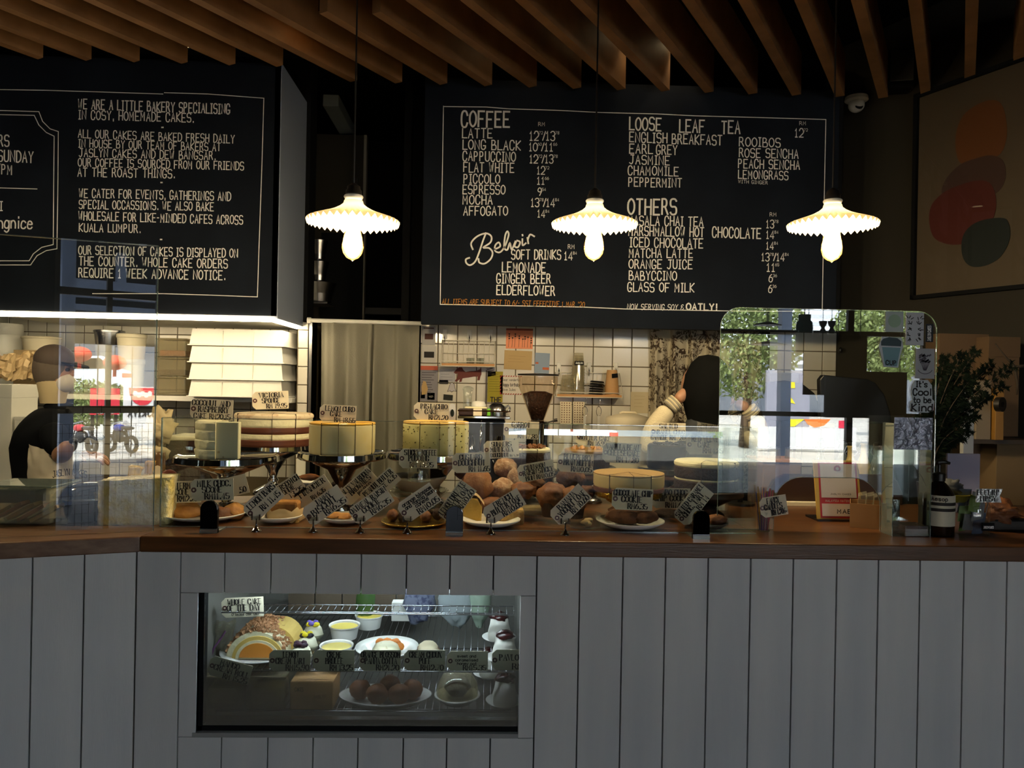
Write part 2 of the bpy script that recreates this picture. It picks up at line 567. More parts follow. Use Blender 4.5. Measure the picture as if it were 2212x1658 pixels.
# ---- street front behind the viewer
M_frame = mat('black_window_frame', (18, 20, 24), 0.4)
YF = -3.0
fr = MB()
fr.box(-3.4, -0.4, YF - 0.1, YF, 0, 3.4).box(0.42, 0.5, YF - 0.1, YF, 0, 3.4).box(4.3, 5.4, YF - 0.1, YF, 0, 3.4)
fr.box(-0.4, 0.42, YF - 0.1, YF, 2.85, 3.4).box(0.5, 4.3, YF - 0.1, YF, 2.75, 3.4).box(0.5, 4.3, YF - 0.1, YF, 0, 0.45)
struct(fr.build('wall_front', M_dark))
wf = MB()
for x in (0.52, 3.52, 4.26): wf.box(x - 0.03, x + 0.03, YF - 0.07, YF - 0.02, 0.45, 2.75)
for z in (0.47, 1.26, 2.05, 2.73): wf.box(0.5, 4.3, YF - 0.07, YF - 0.02, z - 0.022, z + 0.022)
struct(wf.build('window_1', M_frame))
df = MB()
for x in (-0.38, 0.01, 0.4): df.box(x - 0.02, x + 0.02, YF - 0.07, YF - 0.02, 0, 2.9)
for z in (0.1, 1.22, 2.2, 2.88): df.box(-0.4, 0.42, YF - 0.07, YF - 0.02, z - 0.03, z + 0.03)
struct(df.build('door_1', M_frame))

# ============================================================ BOARDS
YB = 3.70
def board_text(par, Y, rows, mt, style='hand', name='text_line', jit=0.03, gap=1.9, slant=0, off=0.002):
    for r_ in rows:
        mb = MB()
        for s, x0, y0, x1, y1, h in (r_ if isinstance(r_, list) else [r_]):
            p, q = A(x0, y0, Y - off), A(x1, y1, Y - off)
            text(mb, s, p, q - p, (0, 0, 1), S(h, Y), (q - p).length, style=style, jit=jit, gap=gap, slant=slant)
        mb.build(name, mt, par, world=True)
def px_line(mb, pts, Y, w, smooth=False, off=0.002):
    P = [A(x, y, Y - off) for x, y in pts]
    if smooth:
        P = [V(p) for p in crom([tuple(p) for p in P], False, 6)]
    ribbon(mb, P, V((1, 0, 0)), V((0, 0, 1)), S(w, Y))
bL, bR = A(914, 440, YB).x, A(1812, 440, YB).x
zb, zt = A(1200, 705, YB).z, A(1200, 190, YB).z + 0.03
mb_t = thing('menu_board', 'large black chalkboard listing coffee, tea and other drinks', 'menu board', (bL, YB, zb))
MB().box(bL, bR, YB, YB + 0.06, zb, zt).build('panel', M_board, mb_t, world=True)
MB().box(bR - 0.005, bR + 0.012, YB - 0.004, YB + 0.064, zb, zt).build('edge_strip', M_black, mb_t, world=True)
rowsR = [("COFFEE", 997, 273, 1100, 275, 33), ("LATTE", 999, 297.5, 1063, 298, 20), ("LONG BLACK", 1000, 322, 1124, 324, 20), ("CAPPUCCINO", 1000, 346.5, 1113, 349, 20),
 ("FLAT WHITE", 1001.5, 371, 1110, 372.5, 20), ("PICCOLO", 1002, 395.5, 1079, 396.5, 19), ("ESPRESSO", 1000, 418.5, 1090.5, 419, 19), ("MOCHA", 1000, 441, 1063, 441, 19), ("AFFOGATO", 1001.5, 464.5, 1096, 465, 19),
 ("SOFT DRINKS", 1105, 559, 1211, 560, 20), ("LEMONADE", 1085, 587, 1178, 588.5, 21), ("GINGER BEER", 1073, 611, 1189, 612, 20), ("ELDERFLOWER", 1073, 635.5, 1198, 638, 20),
 ("LOOSE", 1360, 280, 1427.5, 282, 27), ("LEAF", 1468, 285, 1521, 286, 27), ("TEA", 1559, 288, 1598, 289, 27),
 ("ENGLISH", 1360, 306, 1440.6, 309, 21), ("BREAKFAST", 1452, 310, 1559, 313, 21), ("EARL", 1360, 331, 1409, 332, 20), ("GREY", 1418, 333, 1462, 334, 20), ("JASMINE", 1360, 353.5, 1446, 356, 19),
 ("CHAMOMILE", 1357, 377, 1465, 380, 19), ("PEPPERMINT", 1358, 402, 1472, 404.5, 19), ("ROOIBOS", 1597, 315, 1685, 318, 19), ("ROSE SENCHA", 1597, 339, 1724, 342, 19), ("PEACH SENCHA", 1595, 362, 1727, 366, 19),
 ("LEMONGRASS", 1595, 385, 1702, 388, 18), ("OTHERS", 1357, 462, 1460.5, 463, 33), ("MASALA CHAI TEA", 1357, 486, 1518.5, 488.5, 20), ("MARSHMALLOW HOT", 1358, 508, 1520, 511, 20), ("CHOCOLATE", 1539, 512, 1643, 515, 22),
 ("ICED CHOCOLATE", 1361, 532.5, 1518, 535.5, 20), ("MATCHA LATTE", 1359, 556, 1496, 556.5, 19), ("ORANGE JUICE", 1359, 579.5, 1495, 580, 19), ("BABYCCINO", 1359, 604, 1461, 605, 19), ("GLASS OF MILK", 1356, 629, 1499, 631, 19)]
board_text(mb_t, YB, rowsR, M_chalk)
sm = [("RM", 1163, 272, 1177, 272, 8), ("RM", 1227, 537, 1241, 537, 9), ("RM", 1727, 270, 1741, 270, 8), ("RM", 1663, 467, 1677, 467, 8), ("WITH GINGER", 1595, 395, 1658, 398, 7)]
def price(x, y, h, parts):
    h *= 0.84
    row = []
    sm.append(row)
    for p in parts:
        a, *b = p.split('^')
        w = len(a) * h * 0.46
        if a == '/': w = h * 0.3
        row.append((a, x, y, x + w, y + 0.3, h))
        x += w + 2.5
        if b:
            row.append((b[0], x - 1, y - h + 6, x + 7, y - h + 6, 6))
            x += 10 if len(parts) == 1 else 7
for x, y, h, P_ in ((1145, 303, 23, ['12^72', '/', '13^78']), (1144, 326, 21, ['10^60', '/', '11^66']), (1145, 352, 21, ['12^72', '/', '13^78']), (1161, 376, 20, ['12^72']), (1161, 398, 19, ['11^66']),
                    (1162, 422, 19, ['9^54']), (1148, 446, 21, ['13^78', '/', '14^84']), (1162, 469, 19, ['14^84']), (1220, 561, 21, ['14^84']), (1718, 296, 22, ['12^72']), (1656, 492, 20, ['13^78']),
                    (1656, 515, 20, ['14^84']), (1656, 538, 19, ['14^84']), (1646, 563, 20, ['13^78', '/', '14^84']), (1657, 586, 21, ['11^65']), (1661, 608, 19, ['6^36']), (1660, 631, 19, ['6^36'])):
    price(x, y, h, P_)
board_text(mb_t, YB, sm, M_chalk, name='price_line', jit=0.01)
board_text(mb_t, YB, [("NOW SERVING SOY &", 1354.5, 668, 1476, 670, 12)], M_chalk, name='footnote', slant=1.2)
board_text(mb_t, YB, [("OATLY!", 1483, 669, 1549, 670, 14)], M_chalk, style='bold', name='bold_lettering', gap=1.9)
board_text(mb_t, YB, [("ALL ITEMS ARE SUBJECT TO 6/- SST EFFECTIVE 1 MAR '20", 955, 656, 1262, 663, 11)], M_ochre, name='ochre_footnote', slant=1)
bl = MB()
px_line(bl, [(958, 230), (1050, 231), (1100, 235), (1200, 238), (1300, 243), (1420, 246), (1500, 250), (1650, 254), (1784, 258), (1781, 400), (1778, 560), (1776, 672), (1650, 672), (1556, 671), (1450, 669), (1350, 667), (1262, 663), (1100, 660), (951, 657), (953, 500), (956, 350), (958, 229)], YB, 1.7)
bl.build('border_line', M_chalk, mb_t, world=True)
sw = MB()
def cr6(P): return [(x / 3.685 + 640, y / 3.685 + 480) for x, y in P]
for P_ in ([(1510, 85), (1485, 150), (1455, 240), (1425, 310), (1385, 340), (1355, 325), (1350, 295), (1378, 282)], [(1405, 215), (1392, 165), (1440, 112), (1510, 88), (1552, 112), (1545, 160), (1490, 200), (1535, 205), (1562, 240), (1548, 290), (1500, 328), (1458, 320), (1450, 290)],
           [(1578, 215), (1622, 192), (1612, 160), (1585, 182), (1582, 225), (1620, 238), (1658, 195), (1690, 105), (1680, 72), (1662, 110), (1656, 200), (1680, 218), (1700, 165), (1715, 215), (1745, 150)],
           [(1750, 152), (1738, 190), (1765, 197), (1782, 158), (1757, 145)], [(1800, 132), (1802, 182), (1828, 165)], [(1840, 122), (1847, 168)], [(1845, 132), (1862, 97), (1895, 112)], [(1800, 98), (1802, 106)]):
    px_line(sw, cr6(P_), YB, 3.6, True)
sw.build('script_lettering', M_chalk, mb_t, world=True)

# left bulkhead with the story board
YK = 3.52
lL, lR = A(-60, 440, YK).x, A(604, 440, YK).x
zk = A(300, 676, YK).z
blk = thing('story_board', 'black chalkboard on the left bulkhead telling about the bakery', 'menu board', (lR, YK, zk))
MB().box(lL, lR - 0.004, YK, YK + 0.03, zk, ZS + 0.02).build('panel', M_board, blk, world=True)
MB().box(lR - 0.03, lR, YK + 0.0, 4.0, zk - 0.012, ZS + 0.02).build('side_panel', mat('grey_side', (150, 162, 184), 0.4), blk, world=True)
MB().box(lL, lR - 0.03, YK + 0.03, 4.3, zk - 0.01, zk + 0.03).build('underside', M_white, blk, world=True)
rowsL = [("WE ARE A LITTLE BAKERY SPECIALISING", 169, 235, 496, 246, 20.5), ("IN COSY, HOMEMADE CAKES.", 170, 257, 418, 264, 18.5), ("ALL OUR CAKES ARE BAKED FRESH DAILY", 169, 297, 506, 309, 17), ("IN HOUSE BY OUR TEAM OF BAKERS AT", 170, 317.5, 476, 326, 16.5),
 ("JASLYN CAKES AND DEW BANGSAR.", 171, 338, 465, 345, 17), ("OUR COFFEE IS SOURCED FROM OUR FRIENDS", 169, 359, 526, 367, 17), ("AT THE ROAST THINGS.", 168, 381, 377, 384, 18), ("WE CATER FOR EVENTS, GATHERINGS AND", 171, 426, 498, 433, 18),
 ("SPECIAL OCCASSIONS. WE ALSO BAKE", 171, 450, 461, 455, 17.5), ("WHOLESALE FOR LIKE-MINDED CAFES ACROSS", 170, 475, 524, 484, 18), ("KUALA LUMPUR.", 171, 500, 303, 502, 17), ("OUR SELECTION OF CAKES IS DISPLAYED ON", 170, 549, 513, 556, 18),
 ("THE COUNTER. WHOLE CAKE ORDERS", 171, 572.5, 491, 579, 18.5), ("REQUIRE 1 WEEK ADVANCE NOTICE.", 170, 598, 486, 604, 19)]
board_text(blk, YK, rowsL, M_chalk)
for r_ in (("RS", -3, 315, 19, 316, 23), ("SUNDAY", -4, 348, 71, 351, 23), ("7PM", -9, 374, 26, 377, 20), ("I", 0, 455, 5, 455, 19), ("ngnice", -4, 492, 69, 493, 24)):
    board_text(blk, YK, [r_], M_chalk, name='side_lettering')
def bline(pts, w):
    m_ = MB(); px_line(m_, pts, YK, w); m_.build('border_line', M_chalk, blk, world=True)
bline([(-20, 193), (100, 195), (200, 198), (352, 203)], 1.7)
bline([(355, 200), (450, 203), (570, 212), (566, 350), (560, 520), (556, 641), (450, 637), (352, 634), (200, 634)], 1.7)
bline([(-20, 238), (84, 241), (92, 262), (108, 278), (126, 284), (125, 400), (123, 537), (100, 541), (80, 552), (66, 572), (-20, 572)], 1.7)
bline([(-20, 247), (74, 249), (84, 270), (100, 286), (117, 294), (116, 400), (115, 528), (90, 534), (72, 548), (63, 563), (-20, 563)], 1.7)
bline([(-20, 405), (80, 408)], 1.7)
for x, y in ((351, 275), (349, 394), (348, 517)):
    bline([(x - 1.5, y), (x + 1.5, y)], 3)
led = tag(MB().box(lL, lR - 0.01, YK - 0.006, YK + 0.02, zk - 0.026, zk - 0.013).build('led_strip', mat('led_light', (255, 225, 170), emit=((255, 232, 190), 40))), 'glowing warm LED strip under the left chalkboard bulkhead', 'light')
MB().box(lR - 0.03, lR - 0.012, YK + 0.02, 3.98, zk - 0.026, zk - 0.013).build('side_run', mat('led_light'), led)

# ============================================================ COUNTER
YC, ZC = 1.95, 1.10
yq = YC + 0.025
cx = A(302, 1160, YC).x
ld = V((-1, -0.335, 0)).normalized()           # left run swings towards the viewer
ln = V((-ld.y, ld.x, 0))
if ln.y < 0: ln = -ln
XE = 2.80
top = thing('countertop', 'oiled oak worktop running along the white plank counter', 'countertop', (cx, YC, ZC))
def slab(poly, z0, z1, name, m, par, world=True, bevel=0):
    n = len(poly)
    mb = MB().add([(x, y, z0) for x, y in poly] + [(x, y, z1) for x, y in poly], [tuple(range(n))[::-1], tuple(range(n, 2 * n))] + [(k, (k + 1) % n, (k + 1) % n + n, k + n) for k in range(n)])
    return mb.build(name, m, par, world=world, bevel=bevel)
c0 = V((cx, YC, 0)); c1 = c0 + ld * 1.4
miter = V((0.12, 0.72, 0))
slab([(cx, YC), (XE, YC), (XE - 0.33, YC + 0.72), (cx + miter.x, YC + 0.72)], ZC - 0.04, ZC, 'right_slab', M_wood, top, bevel=0.003)
slab([tuple(c1.xy), (cx - 0.0005, YC), (cx + miter.x - 0.0005, YC + 0.72), tuple((c1 + ln * 0.72).xy)], ZC - 0.04, ZC, 'left_slab', M_wood2, top, bevel=0.003)
# planks
WX0, WX1 = A(425, 1430, yq).x, A(1122, 1430, yq).x
WZ0, WZ1 = A(770, 1583, yq).z, A(770, 1283, yq).z
seams = [A(x, 1215, yq).x for x in (295, 390, 485, 585, 683, 780, 878, 972, 1066, 1160, 1253, 1346, 1438, 1530, 1622, 1714, 1808, 1898, 1988, 2083, 2176, 2270, 2364, 2458, 2552, 2646, 2740, 2834, 2928, 3022, 3116, 3210, 3304)]
ctr = thing('counter', 'long service counter clad in vertical white-painted planks', 'counter', (0, yq, 0))
g = 0.0016
zt_ = ZC - 0.04
for a, b in zip(seams[:-1], seams[1:]):
    if b > 2.78: break
    def pl(a, b, z0, z1):
        MB().box(a + g, b - g, yq, yq + 0.018, z0, z1).build('plank', M_plank, ctr, world=True, bevel=0.0015)
    if b <= WX0 + 0.01 or a >= WX1 - 0.01:
        pl(a, b, 0.08, zt_)
    else:
        pl(a, b, 0.08, WZ0 - 0.012)
        pl(a, b, WZ1, zt_)
        if a < WX0 < b: pl(a, WX0 + g, WZ0 - 0.012 + 0.001, WZ1 - 0.001)
        if a < WX1 < b: pl(WX1 - g, b, WZ0 - 0.012 + 0.001, WZ1 - 0.001)
bk = MB().box(seams[0], WX0 - 0.01, yq + 0.019, yq + 0.03, 0.08, zt_).box(WX1 + 0.01, 2.75, yq + 0.019, yq + 0.03, 0.08, zt_).box(WX0 - 0.01, WX1 + 0.01, yq + 0.019, yq + 0.03, WZ1 + 0.01, zt_).box(WX0 - 0.01, WX1 + 0.01, yq + 0.019, yq + 0.03, 0.08, WZ0 - 0.01)
bk.build('backing', mat('seam_dark', (100, 100, 102), 0.9), ctr, world=True)
MB().box(WX0 - 0.008, WX1 + 0.0, yq - 0.002, yq + 0.03, WZ0 - 0.011, WZ0).build('sill', mat('grey_paint', (150, 150, 148), 0.5), ctr, world=True)
MB().box(WX0 - 0.008, WX0 + 0.0, yq + 0.004, yq + 0.03, WZ0, WZ1).build('jamb', M_plank, ctr, world=True)
# left run planks
lq = V((seams[0], yq, 0))
lp = [lq] + [onplane(x, 1225, lq, ln) for x in (182, 70)] + [onplane(-45, 1225, lq, ln), onplane(-165, 1225, lq, ln)]
for a, b in zip(lp[:-1], lp[1:]):
    a, b = V((a.x, a.y, 0)), V((b.x, b.y, 0))
    c = (a + b) / 2
    MB().obox(c + ln * 0.009 + V((0, 0, (0.08 + zt_) / 2)), (b - a) / 2 - ld * g, ln * 0.009, (0, 0, (zt_ - 0.08) / 2)).build('plank', M_plank, ctr, world=True, bevel=0.0015)
e = V((lp[-1].x, lp[-1].y, 0))
MB().obox((lq + e) / 2 + ln * 0.025 + V((0, 0, (0.08 + zt_) / 2)), (e - lq) / 2, ln * 0.006, (0, 0, (zt_ - 0.08) / 2)).build('backing', mat('seam_dark'), ctr, world=True)
# work surfaces of the kitchen behind
kb = thing('back_counter', 'steel back counter below the white tiled wall', 'counter', (0.9, 3.7, 0))
MB().box(-0.33, 0.55, 2.98, 4.04, 0.88, 0.92).box(0.55, 1.8, 3.45, 4.04, 0.88, 0.92).build('top', M_steel, kb, world=True)
MB().box(-0.31, 0.53, 3.03, 4.03, 0.0, 0.88).box(0.53, 1.78, 3.5, 4.03, 0.0, 0.88).build('body', M_dark, kb, world=True)
# ============================================================ FOOD AND DISPLAY BUILDERS
def zc_at(px, py, Y):
    return A(px, py, Y)
def stand(px0, px1, py, Y, label, z0=ZC, cat='cake stand', m=None, foot=True):
    """pedestal cake stand whose plate spans px0..px1 at height py"""
    a, b = A(px0, py, Y), A(px1, py, Y)
    r = (b.x - a.x) / 2
    h = a.z - z0
    o = thing('cake_stand', label, cat, ((a.x + b.x) / 2, Y, z0), group=None)
    m = m or M_chrome
    MB().lathe([(0, h - 0.008), (r - 0.012, h - 0.008), (r - 0.004, h - 0.002), (r, h - 0.004), (r + 0.002, h - 0.02), (r - 0.004, h - 0.024), (r - 0.012, h - 0.014), (0, h - 0.014)], n=48).build('plate', m, o, smooth='auto')
    MB().lathe([(0, h - 0.014), (r * 0.72, h - 0.016), (r * 0.68, h - 0.035), (r * 0.35, h - 0.055), (0.018, h * 0.45), (0.013, h * 0.33), (0.02, h * 0.27), (0.013, h * 0.2), (0.03, 0.03), (r * 0.5, 0.012), (r * 0.55, 0.0), (0, 0)], n=32).build('pedestal', m, o, smooth=True)
    return o, V(((a.x + b.x) / 2, Y, a.z - 0.006))
def cake(c, r, layers, label, name='cake', a0=0.0, a1=2 * PI, slices=(), topm=None, rough=0.0, cutm=None, group=None, cat='cake', n=64, topdeco=None):
    """layered round cake on point c; layers=[(material,height)] bottom up"""
    o = thing(name, label, cat, c, group=group)
    z = 0
    full = abs(a1 - a0 - 2 * PI) < 1e-6
    for i, (m, h, nm) in enumerate(layers):
        rr = r * (1 if nm not in ('filling',) else 0.985)
        wob = (lambda q, zz, an, j: (q * (1 + rough * noise.noise(V((math.cos(an) * 3, math.sin(an) * 3, (zz + z) * 60)))), zz + (rough * 0.06 * noise.noise(V((an * 3, zz * 40, 5))) if j in (2, 3) else 0))) if rough else None
        e = min(0.006, h * 0.3)
        last = i == len(layers) - 1
        prof = [(0, 0), (rr - e * 0.5, 0), (rr, e)] + ([(rr, h * 0.35), (rr * 1.0, h * 0.7)] if rough else []) + ([(rr, h - e), (rr - e, h)] if last else [(rr, h - e * 0.5), (rr - e * 0.5, h)]) + [(0, h)]
        mb = MB().lathe([(q, zz + z) for q, zz in prof], n=n, a0=a0, a1=a1, wob=wob)
        if not full:
            for an in (a0, a1):
                d = V((math.cos(an), math.sin(an), 0)) * rr
                mb.add([(0, 0, z), (d.x, d.y, z), (d.x, d.y, z + h), (0, 0, z + h)], [(0, 1, 2, 3)])
        mb.build(nm, m, o, smooth='auto')
        z += h
    for an in slices:
        d = V((math.cos(an), math.sin(an), 0))
        t = V((-d.y, d.x, 0)) * 0.0005
        MB().obox(d * (r * 0.5 + 0.001) + V((0, 0, z / 2 + 0.0006)), d * r * 0.503, t, (0, 0, z / 2)).build('slice_line', mat('cut_line', (70, 52, 34), 0.9), o)
    return o
def crumbs(par, name, m, fn, n, s0, s1, world=False):
    mb = MB()
    for _ in range(n):
        p = V(fn())
        s = RND.uniform(s0, s1)
        q = Matrix.Rotation(RND.uniform(0, 6), 3, V((RND.random() - .5, RND.random() - .5, RND.random() + .1)).normalized())
        mb.obox(p, q @ V((s, 0, 0)), q @ V((0, s * RND.uniform(.4, 1), 0)), q @ V((0, 0, s * RND.uniform(.3, .8))))
    o = mb.build(name, m, par, world=world)
    o['kind'] = 'stuff'
    return o
def plate(px0, px1, py, Y, label, z=ZC, m=None, name='plate', rim=0.018, deep=0.0, group=None):
    a, b = A(px0, py, Y), A(px1, py, Y)
    r = (b.x - a.x) / 2
    o = MB().lathe([(0, 0.004), (r * 0.62, 0.004), (r * 0.78, 0.008 + deep), (r, rim + deep), (r * 1.0, rim + 0.003 + deep), (r * 0.76, 0.013 + deep), (r * 0.6, 0.008), (0, 0.008)], n=48).build(name, m or M_china, smooth=True)
    o.location = ((a.x + b.x) / 2, Y, z)
    return tag(o, label, 'plate', group)
def price_tag(cx_, cy_, w, h, ang, Y, lines, label, cut=0.2, holder=None, m=None, small=False, eyelet=True, group='handwritten price tags', lean=0.0):
    c = A(cx_, cy_, Y)
    W, H = S(w, Y), S(h, Y)
    o = thing('price_tag', label, 'price tag', c, group=group)
    o.rotation_euler = (lean, -math.radians(ang), 0)
    k = H * cut
    poly = [(-W / 2 + k, -H / 2), (W / 2, -H / 2), (W / 2, H / 2), (-W / 2 + k, H / 2), (-W / 2, H / 2 - k), (-W / 2, -H / 2 + k)]
    MB().prism(poly, (0, 0, 0), (1, 0, 0), (0, 1, 0), (0, 0, 1), 0.0012).build('card', m or M_card, o)
    if eyelet:
        er = H * 0.125
        MB().prism([(er * math.cos(PI * q / 4 + .39) - W * 0.42, er * math.sin(PI * q / 4 + .39)) for q in range(8)], (0, -0.0014, 0), (1, 0, 0), (0, 1, 0), (0, 0, 1), 0.0012).build('eyelet', M_eyelet, o)
        MB().prism([(er * .4 * math.cos(PI * q / 4) - W * 0.42, er * .4 * math.sin(PI * q / 4)) for q in range(8)], (0, -0.0018, 0), (1, 0, 0), (0, 1, 0), (0, 0, 1), 0.0003).build('eyelet_hole', M_card, o)
    mb = MB()
    for ln_ in lines:
        s, x0, x1, y, hh = ln_[:5]
        st = ln_[5] if len(ln_) > 5 else 'serif'
        text(mb, s, (-W / 2 + x0 * W, -0.0016, -H / 2 + y * H), (1, 0, 0), (0, 0, 1), hh * H, (x1 - x0) * W, style=st, gap=1.35 if st == 'serif' else 1.6)
    if lines:
        mb.build('lettering', M_ink, o)
    return o
def L3(a, b, c, ra=(0.2, 0.9), rb=(0.15, 0.85), rc=(0.45, 0.95)):
    out = []
    if a: out.append((a, ra[0], ra[1], 0.68, 0.25))
    if b: out.append((b, rb[0], rb[1], 0.375, 0.25))
    if c: out.append((c, rc[0], rc[1], 0.06, 0.25))
    return out

# ============================================================ CAKES ON THE COUNTER
M_cream = mat('buttercream', (232, 224, 186), 0.55, bump=(60, 0.3))
M_sponge = mat('sponge', (196, 158, 92), 0.9, var=(70, (170, 128, 66), 0.4, 0.6), bump=(120, 0.4))
M_dusted = mat('dusted_sponge', (222, 206, 172), 0.9, var=(30, (170, 120, 70), 0.55, 0.75))
M_jam = mat('jam', (92, 52, 38), 0.4)
M_choc = mat('dark_chocolate_sponge', (48, 27, 18), 0.8, var=(80, (34, 18, 12), 0.4, 0.6), bump=(120, 0.4))
M_curd = mat('lemon_curd', (226, 170, 62), 0.3, var=(20, (236, 196, 104), 0.4, 0.7))
M_pist = mat('pistachio_icing', (200, 192, 128), 0.6, var=(50, (160, 140, 70), 0.62, 0.72))
M_nut = mat('chopped_nuts', (150, 104, 54), 0.7)
M_gold = mat('golden_pastry', (198, 144, 76), 0.6, var=(22, (150, 96, 44), 0.4, 0.7), bump=(50, 0.4))
M_golddk = mat('browned_pastry', (122, 74, 38), 0.6, var=(22, (84, 46, 24), 0.4, 0.7), bump=(60, 0.5))
M_cook = mat('cookie', (100, 62, 36), 0.8, var=(30, (66, 38, 22), 0.4, 0.65), bump=(70, 0.5))
M_foil = mat('gold_foil', (212, 176, 84), 0.22, 1, bump=(40, 0.6))
M_paper = mat('baking_paper', (196, 168, 124), 0.6)
M_brownp = mat('brown_muffin_paper', (52, 32, 22), 0.7)

st, p = stand(511, 672, 955, 2.72, 'chrome pedestal stand carrying the victoria sponge')
cake(p, S(163, 2.72) / 2, [(M_jam, 0.024, 'jam_layer'), (M_cream, 0.02, 'filling'), (M_jam, 0.022, 'jam_layer'), (M_cream, 0.028, 'filling'), (M_dusted, 0.018, 'dusted_top')],
     'tall victoria sponge with cream and jam layers cut into slices', slices=(-1.35, -0.75, -2.4), rough=0.012)
st, p = stand(382, 600, 979, 2.30, 'chrome pedestal stand carrying the white coconut cake')
ck = cake(p + V((-0.01, -0.02, 0)), S(104, 2.3) / 2 * 1.02, [(M_cream, 0.027, 'icing')] * 4, 'half-eaten white coconut and raspberry cake with rough icing', a0=math.radians(95), a1=math.radians(275), rough=0.05)
cf = S(104, 2.3) / 2
MB().box(0.0, cf * 0.97, -cf * 0.93, -cf * 0.62, 0.0, 0.107).build('cut_face', mat('coconut_sponge', (206, 202, 168), 0.8, var=(40, (160, 140, 104), 0.68, 0.75)), ck, bevel=0.003)
st, p = stand(646, 832, 972, 2.34, 'chrome pedestal stand carrying the lemon curd cake')
cake(p, S(139, 2.34) / 2, [(mat('lemon_icing', (228, 214, 164), 0.5, var=(12, (218, 196, 130), 0.4, 0.7)), 0.088, 'icing'), (M_curd, 0.006, 'curd_top')], 'lemon curd cake with smooth pale icing and yellow top', slices=(-2.05, -1.5, -1.0, -0.3))
st, p = stand(836, 1046, 972, 2.42, 'chrome pedestal stand carrying the pistachio cake')
ck = cake(p, S(141, 2.42) / 2, [(M_pist, 0.094, 'icing'), (mat('pistachio_top', (222, 180, 96), 0.5), 0.006, 'top')], 'pistachio cake with greenish nut-flecked icing', slices=(-2.0, -1.4, -0.9))
rr = S(141, 2.42) / 2
def fn():
    a = RND.uniform(PI, 2 * PI)
    return (math.cos(a) * rr, math.sin(a) * rr, RND.uniform(0.01, 0.09))
crumbs(ck, 'nut_flecks', mat('pistachio_flecks', (92, 84, 40), 0.8), fn, 60, 0.0012, 0.003)
# carrot cake
st, p = stand(1075, 1205, 1010, 2.5, 'low dark stand under the carrot cake', m=M_steel)
ck = cake(p, S(96, 2.5) / 2, [(M_choc, 0.062, 'sponge_layer'), (M_cream, 0.012, 'icing')], 'dark carrot cake topped with cream and walnuts', slices=(-1.9, -1.2))
crumbs(ck, 'walnuts', M_golddk, lambda: (RND.uniform(-1, 1) * 0.05, RND.uniform(-1, 0.3) * 0.05, 0.079), 40, 0.004, 0.009)
# peanut butter cake
st, p = stand(1205, 1330, 1004, 2.62, 'low steel stand under the peanut butter cake', m=M_steel)
ck = cake(p, S(98, 2.62) / 2, [(M_choc, 0.052, 'sponge_layer'), (mat('peanut_icing', (150, 116, 66), 0.5), 0.012, 'icing')], 'dark chocolate cake with golden peanut butter topping', slices=(-1.7,))
crumbs(ck, 'nuts', M_gold, lambda: (RND.uniform(-1, 1) * 0.06, RND.uniform(-1, 0.3) * 0.05, 0.067), 14, 0.005, 0.009)
# ganache
st, p = stand(1378, 1502, 1006, 2.66, 'low stand under the black ganache cake', m=M_steel)
ck = cake(p, S(84, 2.66) / 2, [(mat('ganache', (20, 14, 12), 0.4), 0.085, 'ganache')], 'nearly black chocolate ganache cake between two tags')
crumbs(ck, 'shavings', mat('ganache'), lambda: (RND.uniform(-1, 1) * 0.05, RND.uniform(-1, .5) * 0.05, 0.087), 50, 0.003, 0.007)
# red velvet
st, p = stand(1447, 1602, 1052, 2.34, 'wooden round board stand under the red velvet cake', m=mat('dark_board', (52, 32, 20), 0.5))
cake(p + V((0, 0, 0.002)), S(137, 2.34) / 2, [(M_choc, 0.032, 'sponge_layer'), (M_cream, 0.005, 'filling'), (M_choc, 0.036, 'sponge_layer'), (M_cream, 0.016, 'icing')], 'dark red velvet cake with white icing cut into slices', slices=(-2.0, -1.35, -0.8), rough=0.015)
# cheesecake on gold foil
st, p = stand(1287, 1428, 1053, 2.26, 'gold foil stand under the vanilla cheesecake', m=M_foil)
cake(p, S(153, 2.26) / 2, [(mat('biscuit_base', (96, 54, 26), 0.8), 0.014, 'biscuit_base'), (mat('cheesecake', (206, 184, 126), 0.45, var=(8, (194, 168, 106), 0.4, 0.7)), 0.036, 'filling_body'), (mat('cheesecake_top', (186, 150, 92), 0.4), 0.004, 'top')], 'golden vanilla cheesecake on a dark biscuit base', slices=(-2.3, -1.62, -1.1))
# loaf cake box at the far left with dark chocolate side
lb = thing('layer_cake', 'tall dark chocolate layer cake with white icing at the case left end', 'cake', (A(400, 1010, 2.75).x, 2.75, ZC))
a_, b_ = A(357, 1010, 2.68), A(432, 945, 2.68)
MB().box(a_.x - lb.location.x, b_.x - lb.location.x, -0.07, 0.09, 0.0, b_.z - ZC - 0.012).build('chocolate_body', M_choc, lb, bevel=0.004)
MB().box(a_.x - lb.location.x - 0.005, b_.x - lb.location.x + 0.02, -0.075, 0.095, b_.z - ZC - 0.012, b_.z - ZC + 0.004).build('icing', M_cream, lb, bevel=0.005)
MB().box(a_.x - lb.location.x - 0.012, b_.x - lb.location.x + 0.02, -0.08, 0.095, -0.0, 0.012).build('cake_board', M_white, lb)

